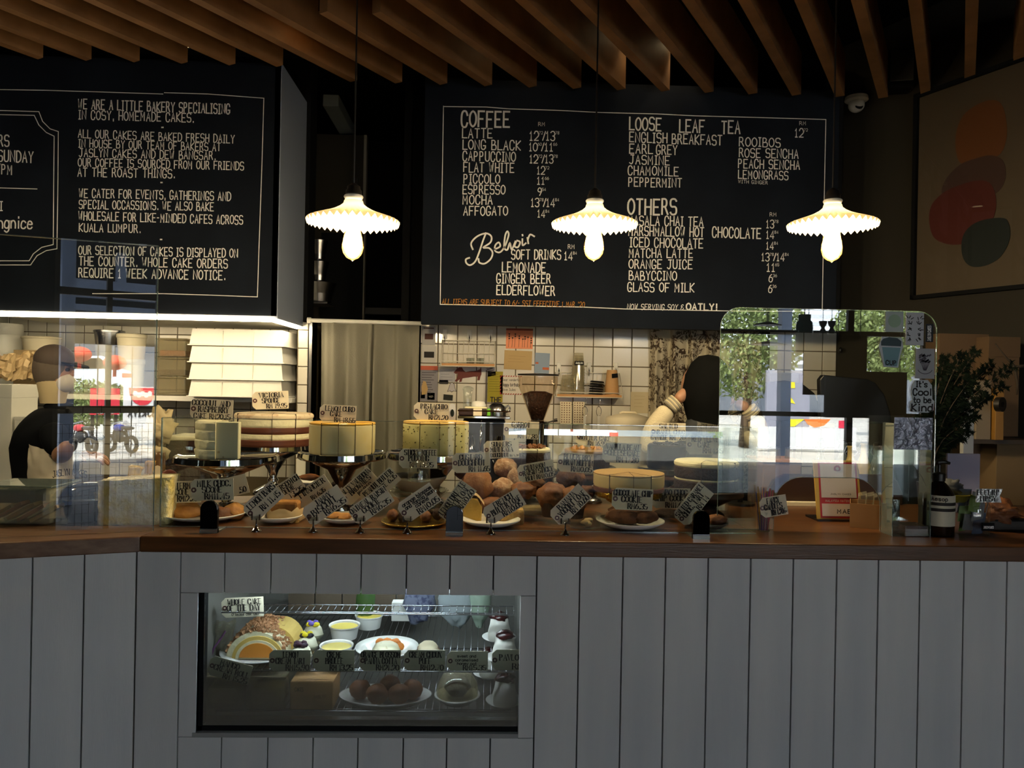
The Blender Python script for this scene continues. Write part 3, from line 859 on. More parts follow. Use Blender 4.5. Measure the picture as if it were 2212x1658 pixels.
# ---- pastries
def blob(name, label, cat, px, py, Y, w, h, d, m, bump=0.25, group=None, seed=None, rz=0, zb=None, extra=None):
    """lumpy baked piece; px,py centre; w,h in photo pixels, d depth in metres"""
    c = A(px, py, Y)
    W, H = S(w, Y) / 2, S(h, Y) / 2
    o = MB().ball((0, 0, 0), W, d / 2, H, n=22, m=14, bump=bump, seed=seed if seed is not None else RND.uniform(0, 50)).build(name, m, smooth=True)
    o.location = c
    if rz: o.rotation_euler = (0, -math.radians(rz), 0)
    return tag(o, label, cat, group)
plate(352, 530, 1122, 2.2, 'white scalloped plate of golden scones at the case left end')
blob('scone', 'golden buttermilk scone, leftmost on the scone plate', 'scone', 399, 1104, 2.2, 72, 42, 0.09, M_gold)
blob('scone', 'golden scone in the middle of the scone plate', 'scone', 452, 1106, 2.23, 52, 40, 0.08, M_gold)
blob('scone', 'milk chocolate scone behind the black arched clip', 'scone', 478, 1110, 2.17, 50, 32, 0.06, M_golddk)
blob('scone', 'milk chocolate scone at the right of the scone plate', 'scone', 505, 1104, 2.2, 44, 36, 0.07, M_gold)
plate(548, 652, 1131, 2.17, 'white plate under the lemon bars')
lbx = thing('lemon_bar', 'golden lemon bar wrapped in baking paper beside its tag', 'pastry', A(618, 1096, 2.19))
MB().box(-0.04, 0.04, -0.03, 0.03, -0.02, 0.022).build('bar', M_gold, lbx, bevel=0.008)
MB().lathe([(0.052, -0.03), (0.056, -0.012), (0.05, 0.002)], n=18, wob=lambda r, z, an, j: (r * (1 + 0.12 * math.sin(5 * an)), z + 0.006 * math.sin(7 * an))).build('paper', M_paper, lbx, smooth=True)
lb2 = thing('lemon_bar', 'lemon bar at the back with a pale crumbly underside', 'pastry', A(628, 1118, 2.19))
MB().box(-0.035, 0.028, -0.03, 0.03, -0.02, 0.014).build('bar', M_sponge, lb2, bevel=0.006)
plate(690, 800, 1133, 2.17, 'white plate under the jammy biscuits')
for q, (x, y) in enumerate(((722, 1112), (745, 1114), (770, 1111))):
    blob('jam_biscuit', ('left', 'middle', 'right')[q] + ' one of the round jammy biscuits on the plate', 'biscuit', x, y, 2.17, 36, 12, 0.06, M_gold, bump=0.1)
blob('brownie', 'dark brownie behind the brownies tag', 'brownie', 746, 1046, 2.45, 60, 24, 0.08, M_choc, bump=0.2)
blob('financier', 'small brown financier behind the jammy biscuit tag', 'pastry', 668, 1030, 2.5, 44, 14, 0.06, M_golddk, bump=0.2)
pl_ = plate(622, 704, 1052, 2.5, 'white raised dish behind the financier tag', z=A(660, 1052, 2.5).z, m=M_china)
tr = MB().lathe([(0, 0.006), (0.085, 0.006), (0.1, 0.012), (0.103, 0.009), (0.085, 0.001), (0, 0.001)], n=40, sx=0.93).build('metal_tray', M_foil, smooth=True)
tr.location = (A(896, 1135, 2.17).x, 2.17, ZC); tag(tr, 'oval golden metal tray under the canele tag', 'tray')
for q, (x, y) in enumerate(((848, 1112), (872, 1116), (920, 1116), (946, 1110))):
    blob('canele', ('leftmost', 'second from left', 'third from left', 'rightmost')[q] + ' dark caramelised canele on the golden tray', 'pastry', x, y, 2.17, 24, 26, 0.04, M_choc if q % 2 else M_golddk, bump=0.12)
# pudding bowl with glass dome
pb = thing('pudding_bowl', 'wide cream bowl holding sticky pudding under a glass', 'bowl', A(903, 1040, 2.42))
MB().lathe([(0, -0.02), (0.05, -0.02), (0.088, 0.02), (0.091, 0.021), (0.088, 0.012), (0.055, -0.026), (0, -0.028)], n=40).build('bowl', mat('cream_china', (222, 208, 176), 0.2), pb, smooth=True)
MB().ball((0, 0, 0.0), 0.03, 0.03, 0.026, bump=0.15).build('pudding', M_choc, pb, smooth=True)
MB().lathe([(0.012, -0.03), (0.02, -0.055), (0.045, -0.062), (0.045, -0.066), (0, -0.066)], n=24).build('foot', M_china, pb, smooth=True)
gd = thing('glass_dome', 'upturned bell-shaped glass with a ribbed knob over the pudding', 'glass', A(905, 1038, 2.17))
MB().lathe([(0.031, 0.0), (0.031, 0.03), (0.027, 0.047), (0.014, 0.058), (0.006, 0.062), (0.012, 0.067), (0.009, 0.075), (0.013, 0.081), (0.008, 0.088), (0, 0.092)], n=32).build('bell', M_clear, gd, smooth=True)
MB().lathe([(0.0315, 0.0), (0.033, 0.002), (0.0315, 0.004)], n=32).build('rim', M_edge, gd, smooth=True)
bwl = thing('glass_plate', 'wide clear glass dish below the pudding bowl', 'dish', A(905, 1060, 2.38))
MB().lathe([(0.0, -0.05), (0.05, -0.05), (0.07, -0.012), (0.09, 0.006), (0.092, 0.003), (0.07, -0.018), (0.04, -0.056), (0, -0.056)], n=36).build('dish', M_clear, bwl, smooth=True)
# doughnuts
dg = 'doughnuts piled on the counter'
M_sug = mat('sugared_doughnut', (160, 122, 90), 0.85, var=(60, (206, 176, 144), 0.45, 0.7), bump=(150, 0.4))
M_dough = mat('brown_doughnut', (136, 90, 52), 0.8, var=(40, (160, 116, 76), 0.45, 0.7), bump=(120, 0.3))
plate(996, 1124, 1130, 2.15, 'white plate under the loaf slices and doughnuts')
for x, y, w, h, Y, m, lb_ in ((1030, 1047, 70, 72, 2.3, M_dough, 'large brown custard doughnut standing on edge'), (1092, 1010, 52, 44, 2.42, M_sug, 'sugared kaya doughnut at the top of the pile'), (1085, 1058, 56, 52, 2.34, M_sug, 'sugared doughnut below the topmost one'),
                              (1002, 1022, 40, 26, 2.44, M_golddk, 'small glazed bun behind the custard doughnut'), (1062, 1094, 56, 44, 2.27, M_golddk, 'brown bun behind the loaf tags'), (1108, 1040, 30, 60, 2.4, M_sug, 'narrow sugared doughnut at the right of the pile')):
    blob('doughnut', lb_, 'doughnut', x, y, Y, w, h, S(w, Y) * 0.75, m, bump=0.12, group=dg)
lf = thing('loaf_slice', 'yellow lemon drizzle loaf slice wrapped in paper', 'cake', A(1022, 1100, 2.2))
MB().prism([(-0.026, -0.036), (0.024, -0.036), (0.026, 0.01), (0.012, 0.034), (-0.012, 0.036), (-0.028, 0.012)], (0, -0.02, 0), (1, 0, 0), (0, 1, 0), (0, 0, 1), 0.05).build('crumb', mat('lemon_crumb', (204, 166, 78), 0.9, bump=(90, 0.4)), lf, bevel=0.003)
MB().sheet(lambda u, v: V((-0.03 + 0.062 * u, -0.018 + v * 0.05, 0.012 + 0.03 * math.sin(PI * u) + 0.003)), 8, 2).build('paper', M_paper, lf, smooth=True)
lf2 = thing('loaf_slice', 'golden butter loaf behind the french butter loaf tag', 'cake', A(1098, 1112, 2.2))
MB().box(-0.045, 0.045, -0.02, 0.03, -0.028, 0.02).build('crumb', M_sponge, lf2, bevel=0.008)
blob('sticky_bun', 'dark glossy cinnamon raisin bun below its tag', 'bun', 1130, 1058, 2.3, 52, 34, 0.08, M_golddk, bump=0.4)
blob('sticky_bun', 'glazed sticky bun beside the brown box piece', 'bun', 1158, 1045, 2.36, 36, 28, 0.06, M_cook, bump=0.4)
def muffin(px, py, Y, w, h, label, top, cup):
    o = thing('muffin', label, 'muffin', A(px, py, Y))
    W, H = S(w, Y) / 2, S(h, Y)
    MB().lathe([(0, -H * 0.6), (W * 0.66, -H * 0.6), (W * 0.86, 0), (W * 0.8, 0.001)], n=40, wob=lambda r, z, an, j: (r * (1 + 0.035 * math.sin(20 * an)), z)).build('paper_cup', cup, o, smooth='auto')
    MB().ball((0, 0, 0.0), W, W * 0.9, H * 0.42, bump=0.2, n=28, m=18, seed=px).build('crown', top, o, smooth=True)
    return o
muffin(1234, 1032, 2.34, 64, 56, 'dark blueberry bran muffin behind the banana loaf tag', mat('bran_crumb', (70, 44, 32), 0.9, var=(40, (120, 84, 58), 0.55, 0.7), bump=(70, 0.6)), M_brownp)
muffin(1196, 1072, 2.22, 72, 70, 'muffin in tall dark paper behind the banana loaf tag', M_golddk, M_brownp)
muffin(1240, 1078, 2.2, 60, 66, 'banana muffin in dark paper under the banana loaf tag', M_golddk, M_brownp)
blob('fruit_tart', 'small dark glazed tart at the muffin side', 'pastry', 1268, 1062, 2.3, 40, 26, 0.05, M_cook, bump=0.35)
gj = thing('glass_bowl', 'clear glass bowl of wrapped sweets right of the banana loaf tag', 'bowl', A(1262, 1135, 2.14))
MB().lathe([(0, -0.004), (0.042, -0.004), (0.045, 0.002), (0.045, 0.034), (0.047, 0.036)], n=32).build('bowl', M_clear, gj, smooth=True)
for q in range(7):
    free(MB().ball((RND.uniform(-.028, .028), RND.uniform(-.02, .02), 0.008 + 0.005 * (q % 2)), 0.011, 0.009, 0.006, bump=0.3, n=8, m=6, seed=q).build('sweet', M_paper, gj, smooth=True), 'small pale wrapped sweet inside the clear bowl', 'sweet', 'sweets in the clear bowl')
gj = thing('wrapped_loaf', 'clear-wrapped pale loaf slices behind the counter edge', 'cake', A(1145, 1106, 2.26))
MB().box(-0.05, 0.05, -0.03, 0.03, -0.005, 0.02).build('loaf', M_paper, gj, bevel=0.01)
MB().box(-0.055, 0.058, -0.035, 0.035, -0.01, 0.025).build('wrapper', M_clear, gj, bevel=0.01)
plate(1288, 1434, 1131, 2.15, 'white plate of dark chocolate chip cookies', rim=0.02)
for x, y, w, h, Y in ((1352, 1113, 88, 36, 2.14), (1392, 1116, 60, 30, 2.12), (1344, 1102, 62, 20, 2.2)):
    blob('cookie', {1352: 'large brown chocolate chip cookie at the plate front', 1392: 'smaller chocolate chip cookie at the plate right', 1344: 'chocolate chip cookie on top at the back'}[x], 'cookie', x, y, Y, w, h, S(w, Y) * 0.8, M_cook, bump=0.12)
blob('cookie', 'jumbo chocolate cookie behind the second cookie tag', 'cookie', 1444, 1112, 2.36, 70, 26, 0.09, M_choc, bump=0.12)
plate(1475, 1572, 1134, 2.15, 'round dark plate under the caramel tart', m=mat('dark_ceramic', (60, 52, 46), 0.3))
blob('chocolate_tart', 'salted caramel chocolate tart at the case right end', 'tart', 1548, 1122, 2.15, 44, 22, 0.06, M_golddk, bump=0.15)
blob('chocolate_tart', 'second small tart behind the right arched clip', 'tart', 1528, 1100, 2.28, 44, 22, 0.06, M_choc, bump=0.15)
bxp = thing('cake_box', 'small white takeaway box behind the tart tag', 'box', A(1534, 1092, 2.5))
MB().box(-0.04, 0.04, -0.03, 0.03, -0.03, 0.03).build('box_body', M_white, bxp, bevel=0.002)
MB().box(-0.041, 0.041, -0.031, 0.031, 0.028, 0.033).build('lid', M_white, bxp, bevel=0.001)
cc = tag(MB().tube([V((0.02 * math.cos(t), 0, 0.02 * math.sin(t) + 0.0)) for t in [PI * q / 8 for q in range(-1, 9)]] + [V((-0.03, 0, -0.03)), V((-0.045, 0, -0.055))], 0.006, 10).build('candy_cane', mat('pink_candy', (206, 110, 100), 0.4), smooth=True), 'pink candy cane hooked over behind the buttermilk scone tag', 'candy cane')
cc.location = A(366, 1032, 2.3)

# ============================================================ PRICE TAGS
T = price_tag
T(584, 864, 77, 38, 3, 2.66, [("VICTORIA", .2, .86, .67, .25), ("SPONGE", .28, .76, .36, .25), ("RM 19.95", .4, .95, .06, .24)], 'price tag reading VICTORIA SPONGE RM 19.95 on top of its cake')
T(457, 884, 90, 44, -2, 2.28, [("COCONUT AND", .05, .93, .68, .25), ("RASPBERRY", .2, .9, .37, .26), ("CAKE RM20.15", .1, .95, .05, .24)], 'price tag reading COCONUT AND RASPBERRY CAKE RM20.15')
T(730, 893, 78, 37, -2, 2.28, [("LEMON CURD", .16, .95, .65, .27), ("CAKE", .3, .62, .35, .27), ("RM 18.55", .42, .98, .03, .25)], 'price tag reading LEMON CURD CAKE RM 18.55 on top of its cake')
T(932, 888, 76, 37, -1, 2.36, [("PISTACHIO", .2, .94, .66, .26), ("CAKE", .32, .68, .35, .26), ("RM21.20", .44, .97, .03, .26)], 'price tag reading PISTACHIO CAKE RM21.20 on top of its cake')
T(903, 990, 82, 42, 0, 2.21, [("STICKY TOFFEE", .15, .98, .68, .26), ("PUDDING", .26, .78, .38, .26), ("RM 13.25", .3, .9, .07, .24)], 'price tag reading STICKY TOFFEE PUDDING behind the glass dome')
T(1018, 999, 82, 43, 2, 2.22, [("CUSTARD", .2, .78, .66, .25), ("DOUGHNUT", .17, .86, .37, .26), ("RM 11.65", .44, .98, .07, .25)], 'price tag reading CUSTARD DOUGHNUT RM 11.65')
T(1083, 970, 76, 38, 3, 2.34, [("SUMMERS", .23, .78, .68, .24), ("MINI KAYA", .2, .82, .37, .26), ("DOUGHNUT", .2, .7, .07, .22), ("RM 5.30", .74, .98, .07, .12)], 'price tag reading MINI KAYA DOUGHNUT above the custard doughnut tag')
T(1126, 928, 76, 38, -2, 2.4, [("CARROT", .23, .74, .66, .26), ("CAKE", .3, .62, .36, .26), ("RM 17.80", .42, .96, .04, .24)], 'price tag reading CARROT CAKE RM 17.80')
T(1158, 1017, 80, 38, 11, 2.25, [("CINNAMON", .2, .76, .66, .24), ("RAISIN STICKY", .15, .95, .36, .26), ("BUN RM10.05", .2, .98, .05, .24)], 'price tag reading CINNAMON RAISIN STICKY BUN RM10.05')
T(1283, 945, 78, 36, -3, 2.5, [("CHOC. PEANUT", .12, .95, .66, .25), ("BUTTER CAKE", .1, .97, .36, .26), ("RM 16.95", .35, .85, .04, .26)], 'price tag reading CHOC. PEANUT BUTTER CAKE RM 16.95')
T(1243, 999, 78, 42, -3, 2.26, [("BLUEBERRY", .18, .93, .66, .26), ("BRAN MUFFIN", .18, .97, .37, .26), ("RM10.05", .4, .96, .06, .25)], 'price tag reading BLUEBERRY BRAN MUFFIN RM10.05')
T(1343, 978, 84, 44, -2, 2.2, [("VANILLA BEAN", .1, .92, .66, .26), ("CHEESECAKE", .14, .97, .37, .26), ("RM 17.80", .38, .94, .06, .25)], 'price tag reading VANILLA BEAN CHEESECAKE RM 17.80')
T(1443, 932, 77, 38, 0, 2.55, [("SALTED", .26, .76, .7, .25), ("CARAMEL CHOC", .04, .97, .38, .22), ("GANACHE RM17.80", .02, .98, .04, .26)], 'price tag reading SALTED CARAMEL CHOC GANACHE RM17.80')
T(1524, 960, 84, 42, 0, 2.26, [("RED VELVET", .14, .92, .66, .26), ("CAKE", .3, .63, .37, .26), ("RM14.85", .44, .95, .07, .25)], 'price tag reading RED VELVET CAKE RM14.85')
T(1366, 1078, 89, 47, -2, 2.11, [("CHOCOLATE CHIP", .04, .98, .66, .25), ("COOKIE", .24, .74, .37, .26), ("RM6.35", .4, .87, .07, .24)], 'price tag reading CHOCOLATE CHIP COOKIE RM6.35')
T(1450, 1076, 84, 44, 0, 2.24, [("JUMBO CHOC.", .08, .95, .68, .25), ("CHIP COOKIE", .06, .97, .38, .26), ("RM11.65", .36, .85, .06, .25)], 'price tag reading JUMBO CHOC. CHIP COOKIE')
T(1497, 1089, 94, 43, 52, 2.11, [("SALTED CARAMEL", .06, .98, .66, .25), ("CHOC. TART", .16, .82, .36, .25), ("RM 14", .5, .85, .06, .25)], 'steeply tilted price tag reading SALTED CARAMEL CHOC TART RM 14')
T(1671, 1093, 60, 44, 10, 2.1, [("FANCY", .28, .72, .68, .25), ("CANDLES", .16, .8, .38, .26), ("RM 1.20/", .4, .88, .08, .26), ("pc", .88, .97, .12, .12)], 'price tag reading FANCY CANDLES RM 1.20 on the candle cup')
T(458, 1057, 91, 46, 2, 2.11, [("MILK CHOC.", .17, .93, .66, .26), ("SCONE", .28, .74, .37, .26), ("RM11.45", .34, .9, .07, .26)], 'price tag reading MILK CHOC. SCONE RM11.45')
T(391, 1062, 84, 46, 2, 2.16, [("BUTTERMILK", .12, .97, .66, .26), ("SCONE", .28, .7, .37, .26), ("RM12.20", .42, .9, .07, .26)], 'price tag reading BUTTERMILK SCONE at the case left end')
T(497, 1052, 76, 42, 15, 2.2, [(".50", .72, .92, .1, .28)], 'tilted price tag showing only .50 behind the milk chocolate scone tag')
T(615, 1062, 86, 42, 34, 2.2, [("BUTTERSCOTCH", .1, .98, .66, .25), ("BLONDIE", .3, .8, .37, .25), ("13.25", .55, .95, .07, .25)], 'tilted price tag reading BUTTERSCOTCH BLONDIE behind the lemon bars tag')
T(676, 1064, 84, 40, 36, 2.2, [("FINANCIER", .18, .92, .62, .27), ("RM 6.35", .4, .8, .2, .22)], 'tilted price tag reading FINANCIER behind the jammy biscuit tag')
T(773, 1051, 88, 40, 43, 2.26, [("SALTY VALRHONA", .05, .98, .66, .25), ("BROWNIES", .26, .88, .36, .26), ("RM 9.50", .4, .8, .08, .2)], 'tilted price tag reading SALTY BROWNIES')
T(820, 1052, 92, 38, 43, 2.2, [("PEANUT BUTTER", .12, .96, .62, .28), ("COOKIE 6.35", .3, .97, .28, .26)], 'tilted price tag reading PEANUT BUTTER COOKIE behind the oatmeal one')
# tags clipped on little chrome stands at the pane
def clip_tag(cx_, cy_, w, h, ang, lines, label, bx):
    T(cx_, cy_, w, h, ang, 2.04, lines, label)
    b = Zp(bx, 1150, ZC)
    o = thing('tag_holder', label.replace('tilted price tag reading', 'small chrome cone holder of the tag reading'), 'tag holder', (b.x, 2.03, ZC), group='chrome tag holders at the counter front')
    MB().lathe([(0, 0), (0.0135, 0), (0.0135, 0.002), (0.010, 0.006), (0.004, 0.013), (0.0022, 0.018), (0.0018, 0.034), (0, 0.034)], n=24).build('base', M_chrome, o, smooth=True)
    MB().box(-0.014, 0.014, -0.0022, -0.0004, 0.03, 0.04).build('clip', M_clear, o)
    for s in (-0.011, 0.009):
        MB().tube([(s, -0.001, 0.03), (s, -0.001, 0.045)], 0.002, 6).build('prong', M_steel, o)
clip_tag(568, 1083, 86, 45, 44, [("LEMON BARS", .14, .97, .6, .28), ("RM 11.45", .36, .95, .17, .28)], 'tilted price tag reading LEMON BARS RM 11.45', 549)
clip_tag(701, 1092, 95, 45, 36, [("JAMMY", .36, .76, .68, .27), ("BISCUIT", .18, .8, .37, .28), ("RM6.35", .42, .96, .07, .26)], 'tilted price tag reading JAMMY BISCUIT RM6.35', 675)
clip_tag(801, 1091, 95, 43, 36, [("OATMEAL RAISIN", .04, .98, .66, .26), ("COOKIE", .28, .74, .36, .26), ("RM6.35", .42, .93, .06, .26)], 'tilted price tag reading OATMEAL RAISIN COOKIE RM6.35', 778)
clip_tag(904, 1086, 88, 48, 35, [("orange blossom", .14, .96, .72, .17, 'bold'), ("and vanilla bean", .16, .98, .54, .17, 'bold'), ("canele", .4, .76, .38, .17, 'bold'), ("RM10.05", .38, .97, .06, .25)], 'tilted price tag reading orange blossom and vanilla bean canele', 880)
clip_tag(1088, 1094, 90, 41, 32, [("FRENCH", .32, .8, .68, .27), ("BUTTER LOAF", .18, .96, .36, .28), ("RM10.05", .4, .92, .05, .28)], 'tilted price tag reading FRENCH BUTTER LOAF RM10.05', 1060)
clip_tag(1231, 1091, 92, 43, 45, [("BANANA", .26, .78, .66, .27), ("YOGURT LOAF", .16, .97, .36, .27), ("RM 10.60", .42, .95, .06, .27)], 'tilted price tag reading BANANA YOGURT LOAF RM 10.60', 1218)
T(986, 1084, 90, 43, 55, 2.12, [("LEMON DRIZZLE", .06, .98, .66, .26), ("BUTTER LOAF", .12, .95, .36, .26), ("RM10.60", .42, .95, .06, .26)], 'steeply tilted price tag reading LEMON DRIZZLE BUTTER LOAF RM10.60')
bg = thing('figure_card', 'small white cut-out card with a dark green oval beside the pistachio tag', 'card', A(977, 889, 2.37))
MB().prism([(-.009, -.024), (.009, -.024), (.011, .005), (.008, .022), (0, .026), (-.008, .022), (-.011, .005)], (0, 0, 0), (1, 0, 0), (0, 1, 0), (0, 0, 1), 0.001).build('card', M_china, bg)
MB().prism([(0.006 * math.cos(t), -0.004 + 0.012 * math.sin(t)) for t in [q * PI / 5 for q in range(10)]], (0, -0.0008, 0), (1, 0, 0), (0, 1, 0), (0, 0, 1), 0.0006).build('oval', mat('dark_green', (24, 44, 34), 0.6), bg)

# ============================================================ GLASS GUARDS
YG = 2.08
gx0, gx1 = A(348, 1020, YG).x, A(1636, 1020, YG).x
gz = A(900, 911, YG).z
gg = thing('glass_guard', 'long low clear glass guard in front of the cakes', 'glass guard', (gx0, YG, ZC))
MB().box(gx0, gx1, YG, YG + 0.004, ZC + 0.001, gz).build('front_pane', M_pane2, gg, world=True)
MB().box(gx0, gx1, YG - 0.0003, YG + 0.0043, gz, gz + 0.0012).build('top_edge', M_edge, gg, world=True)
MB().box(gx0, gx1, YG - 0.0003, YG + 0.0043, ZC + 0.0002, ZC + 0.0015).build('bottom_edge', M_edge, gg, world=True)
MB().box(gx0 - 0.002, gx0 + 0.001, YG - 0.0003, YG + 0.0043, ZC, gz).build('left_edge', M_edge, gg, world=True)
MB().box(gx0, gx0 + 0.003, YG + 0.005, YG + 0.36, ZC + 0.001, gz).build('left_pane', M_pane2, gg, world=True)
MB().box(gx1 - 0.003, gx1, YG + 0.005, YG + 0.36, ZC + 0.001, gz).build('right_pane', M_pane2, gg, world=True)
MB().box(gx1 - 0.07, gx1 - 0.067, YG + 0.03, YG + 0.36, ZC + 0.001, gz - 0.002).build('inner_pane', M_pane2, gg, world=True)
gb = thing('curved_guard', 'second bent acrylic guard behind the glass over the right cakes', 'glass guard', (A(1100, 1100, 2.12).x, 2.13, ZC))
cx0, cx1 = A(1098, 1000, 2.13).x, A(1562, 1000, 2.13).x
gtop = A(1300, 935, 2.13).z
MB().box(cx0, cx1, 2.13, 2.133, ZC + 0.001, gtop - 0.012).build('pane', M_pane2, gb, world=True)
MB().obox(((cx0 + cx1) / 2, 2.138, gtop + 0.0), ((cx1 - cx0) / 2, 0, 0), V((0, 0.0015, 0)), V((0, 0.0003, 0.0085))).build('upper_lip', glass('polished_lip', (240, 245, 244), .2), gb, world=True)
def arch(px, w, y0, y1, m, label):
    b = A(px, 1160, 2.0)
    W = S(w, 2.0) / 2
    H = S(y1 - y0, 2.0)
    poly = [(-W, 0), (W, 0), (W, H - W)] + [(W * math.cos(t), H - W + W * math.sin(t)) for t in [PI * q / 10 for q in range(1, 10)]] + [(-W, H - W)]
    o = thing('pane_clip', label, 'pane clip', (b.x, 2.0, ZC), group=None)
    MB().prism(poly, (0, 0, 0), (1, 0, 0), (0, 1, 0), (0, 0, 1), 0.012).build('arch', m, o, bevel=0.001)
    MB().box(-W, W, -0.0, 0.075, 0.0, 0.004).build('foot', M_edge, o)
    MB().box(-W, W, -0.002, 0.012, 0.0, 0.011).build('front_lip', M_edge, o)
M_smoke = glass('smoked_acrylic', (50, 54, 58), 0.10)
arch(450, 37, 1094, 1163, mat('black_acrylic', (10, 11, 12), 0.08), 'black arched acrylic clip in front of the scone plate')
arch(981, 37, 1098, 1163, M_smoke, 'dark arched acrylic clip in front of the lemon drizzle tag')
arch(1515, 37, 1107, 1169, M_smoke, 'arched acrylic clip in front of the caramel tart tag')

# left tall shield on the left run
pr_ = Zp(331, 1146, ZC)
pn = ln
pl0 = V((pr_.x, pr_.y, 0))
plA = onplane(-70, 800, pl0, pn); plA.z = 0
shz = onplane(330, 530, pl0, pn).z
ls = thing('acrylic_shield', 'tall clear acrylic shield on the left counter reflecting the street', 'screen', (pl0.x, pl0.y, ZC))
mid = (pl0 + plA) / 2
MB().obox(mid + V((0, 0, (ZC + shz) / 2)), (pl0 - plA) / 2, pn * 0.002, (0, 0, (shz - ZC) / 2 - 0.0005)).build('pane', M_pane, ls, world=True)
MB().obox(mid + V((0, 0, shz)), (pl0 - plA) / 2, pn * 0.0025, (0, 0, 0.0012)).build('top_edge', M_edge, ls, world=True)
MB().obox(pl0 + V((0, 0, (ZC + shz) / 2)), ld * -0.0013, pn * 0.0025, (0, 0, (shz - ZC) / 2)).build('side_edge', M_edge, ls, world=True)
# right shield with pass-through
YR = 2.14
rx0, rx1 = A(1554, 900, YR).x, A(2021, 900, YR).x
rz = A(1780, 668, YR).z
ax0, ax1 = A(1672, 1090, YR).x, A(1902, 1090, YR).x
az = A(1780, 1031, YR).z
cr_ = 0.055
poly = [(rx0, ZC + 0.001), (ax0, ZC + 0.001), (ax0, az - 0.08)] + [(ax0 + 0.08 - 0.08 * math.cos(t), az - 0.08 + 0.08 * math.sin(t)) for t in [PI / 2 * q / 8 for q in range(1, 9)]] + \
    [(ax1 - 0.08 + 0.08 * math.sin(t), az - 0.08 + 0.08 * math.cos(t)) for t in [PI / 2 * q / 8 for q in range(0, 9)]] + [(ax1, ZC + 0.001), (rx1, ZC + 0.001)] + \
    [(rx1 - cr_ + cr_ * math.cos(t), rz - cr_ + cr_ * math.sin(t)) for t in [PI / 2 * q / 8 for q in range(0, 9)]] + [(rx0 + cr_ - cr_ * math.sin(t), rz - cr_ + cr_ * math.cos(t)) for t in [PI / 2 * q / 8 for q in range(0, 9)]]
rs = thing('acrylic_shield', 'round-cornered clear acrylic shield with stickers at the till', 'screen', (rx0, YR, ZC))
MB().prism(poly, (0, YR, 0), (1, 0, 0), (0, 1, 0), (0, 0, 1), 0.004).build('pane', M_pane, rs, world=True)
eb = MB()
P3 = [V((a, YR + 0.002, b)) for a, b in poly]
eb.tube(P3 + [P3[0]], 0.0014, 5, cap=False)
eb.build('polished_edge', M_edge, rs, world=True)
# ============================================================ PENDANTS AND CEILING FITTINGS
M_shade = mat('milk_glass_shade', (240, 214, 168), 0.45, trl=0.07)
M_bulbg = glass('amber_bulb_glass', (255, 243, 222), 0.06, body=0.06, bodyc=(255, 190, 90))
M_fil = mat('bulb_glow', (255, 230, 170), emit=((255, 240, 208), 510))
M_bake = mat('black_bakelite', (26, 24, 22), 0.35)
def pendant(px, py, dia, topx, Y, label):
    c = A(px, py, Y)
    r = S(dia, Y) / 2
    o = thing('pendant_lamp', label, 'pendant lamp', c, group='pleated pendant lamps over the counter')
    N = 40
    def wob(q, z, an, j):
        k = max(0, (q / r - 0.45) / 0.55)
        w = abs(((an * N / (2 * PI)) % 1) - 0.5) * 2
        return (q * (1 + 0.03 * k * (w - .5)), z + (w - 0.5) * 0.012 * k)
    prof = [(r * 0.2, 0.055), (r * 0.22, 0.046), (r * 0.3, 0.037), (r * 0.45, 0.026), (r * 0.62, 0.015), (r * 0.8, 0.005), (r * 0.9, -0.001), (r * 0.97, -0.005), (r, -0.009)]
    MB().lathe(prof, n=N * 4, wob=wob).build('shade', M_shade, o, smooth='auto')
    MB().lathe([(0.014, 0.072), (0.026, 0.07), (0.028, 0.066), (0.024, 0.058), (0.023, 0.053), (0.012, 0.053)], n=28).build('porcelain_collar', M_china, o, smooth=True)
    MB().lathe([(0, 0.106), (0.006, 0.105), (0.012, 0.1), (0.018, 0.096), (0.019, 0.088), (0.022, 0.084), (0.023, 0.074), (0, 0.07)], n=24).build('socket_cap', M_bake, o, smooth='auto')
    ct = A(topx, -12, Y)
    h = ZS + 0.42 - c.z
    MB().tube([(0, 0, 0.1), (0, 0, h)], 0.0026, 8).build('cord', M_bake, o)
    MB().lathe([(0.012, 0.045), (0.013, 0.015), (0.016, -0.01), (0.023, -0.035), (0.0285, -0.06), (0.0305, -0.078), (0.027, -0.095), (0.017, -0.108), (0.006, -0.113), (0.0, -0.118)], n=28).build('bulb', M_bulbg, o, smooth=True)
    MB().lathe([(0.0, 0.03), (0.010, 0.028), (0.0115, 0.0), (0.017, -0.03), (0.025, -0.055), (0.0265, -0.07), (0.017, -0.088), (0.006, -0.1), (0, -0.106)], n=20).build('glow', M_fil, o, smooth=True)
    return o
pendant(763, 475, 196, 768, 2.2, 'left pleated pendant lamp hanging before the dark passage')
pendant(1284, 481, 184, 1291, 2.32, 'middle pleated pendant lamp hanging before the menu board')
pendant(-260, 470, 190, 0, 2.25, 'added pleated pendant lamp beyond the left frame edge, brightening the left side')  # added fill lamp, out of view, for the left kitchen and wrapped block
pendant(1798, 482, 188, 1808, 2.26, 'right pleated pendant lamp hanging by the menu board edge')

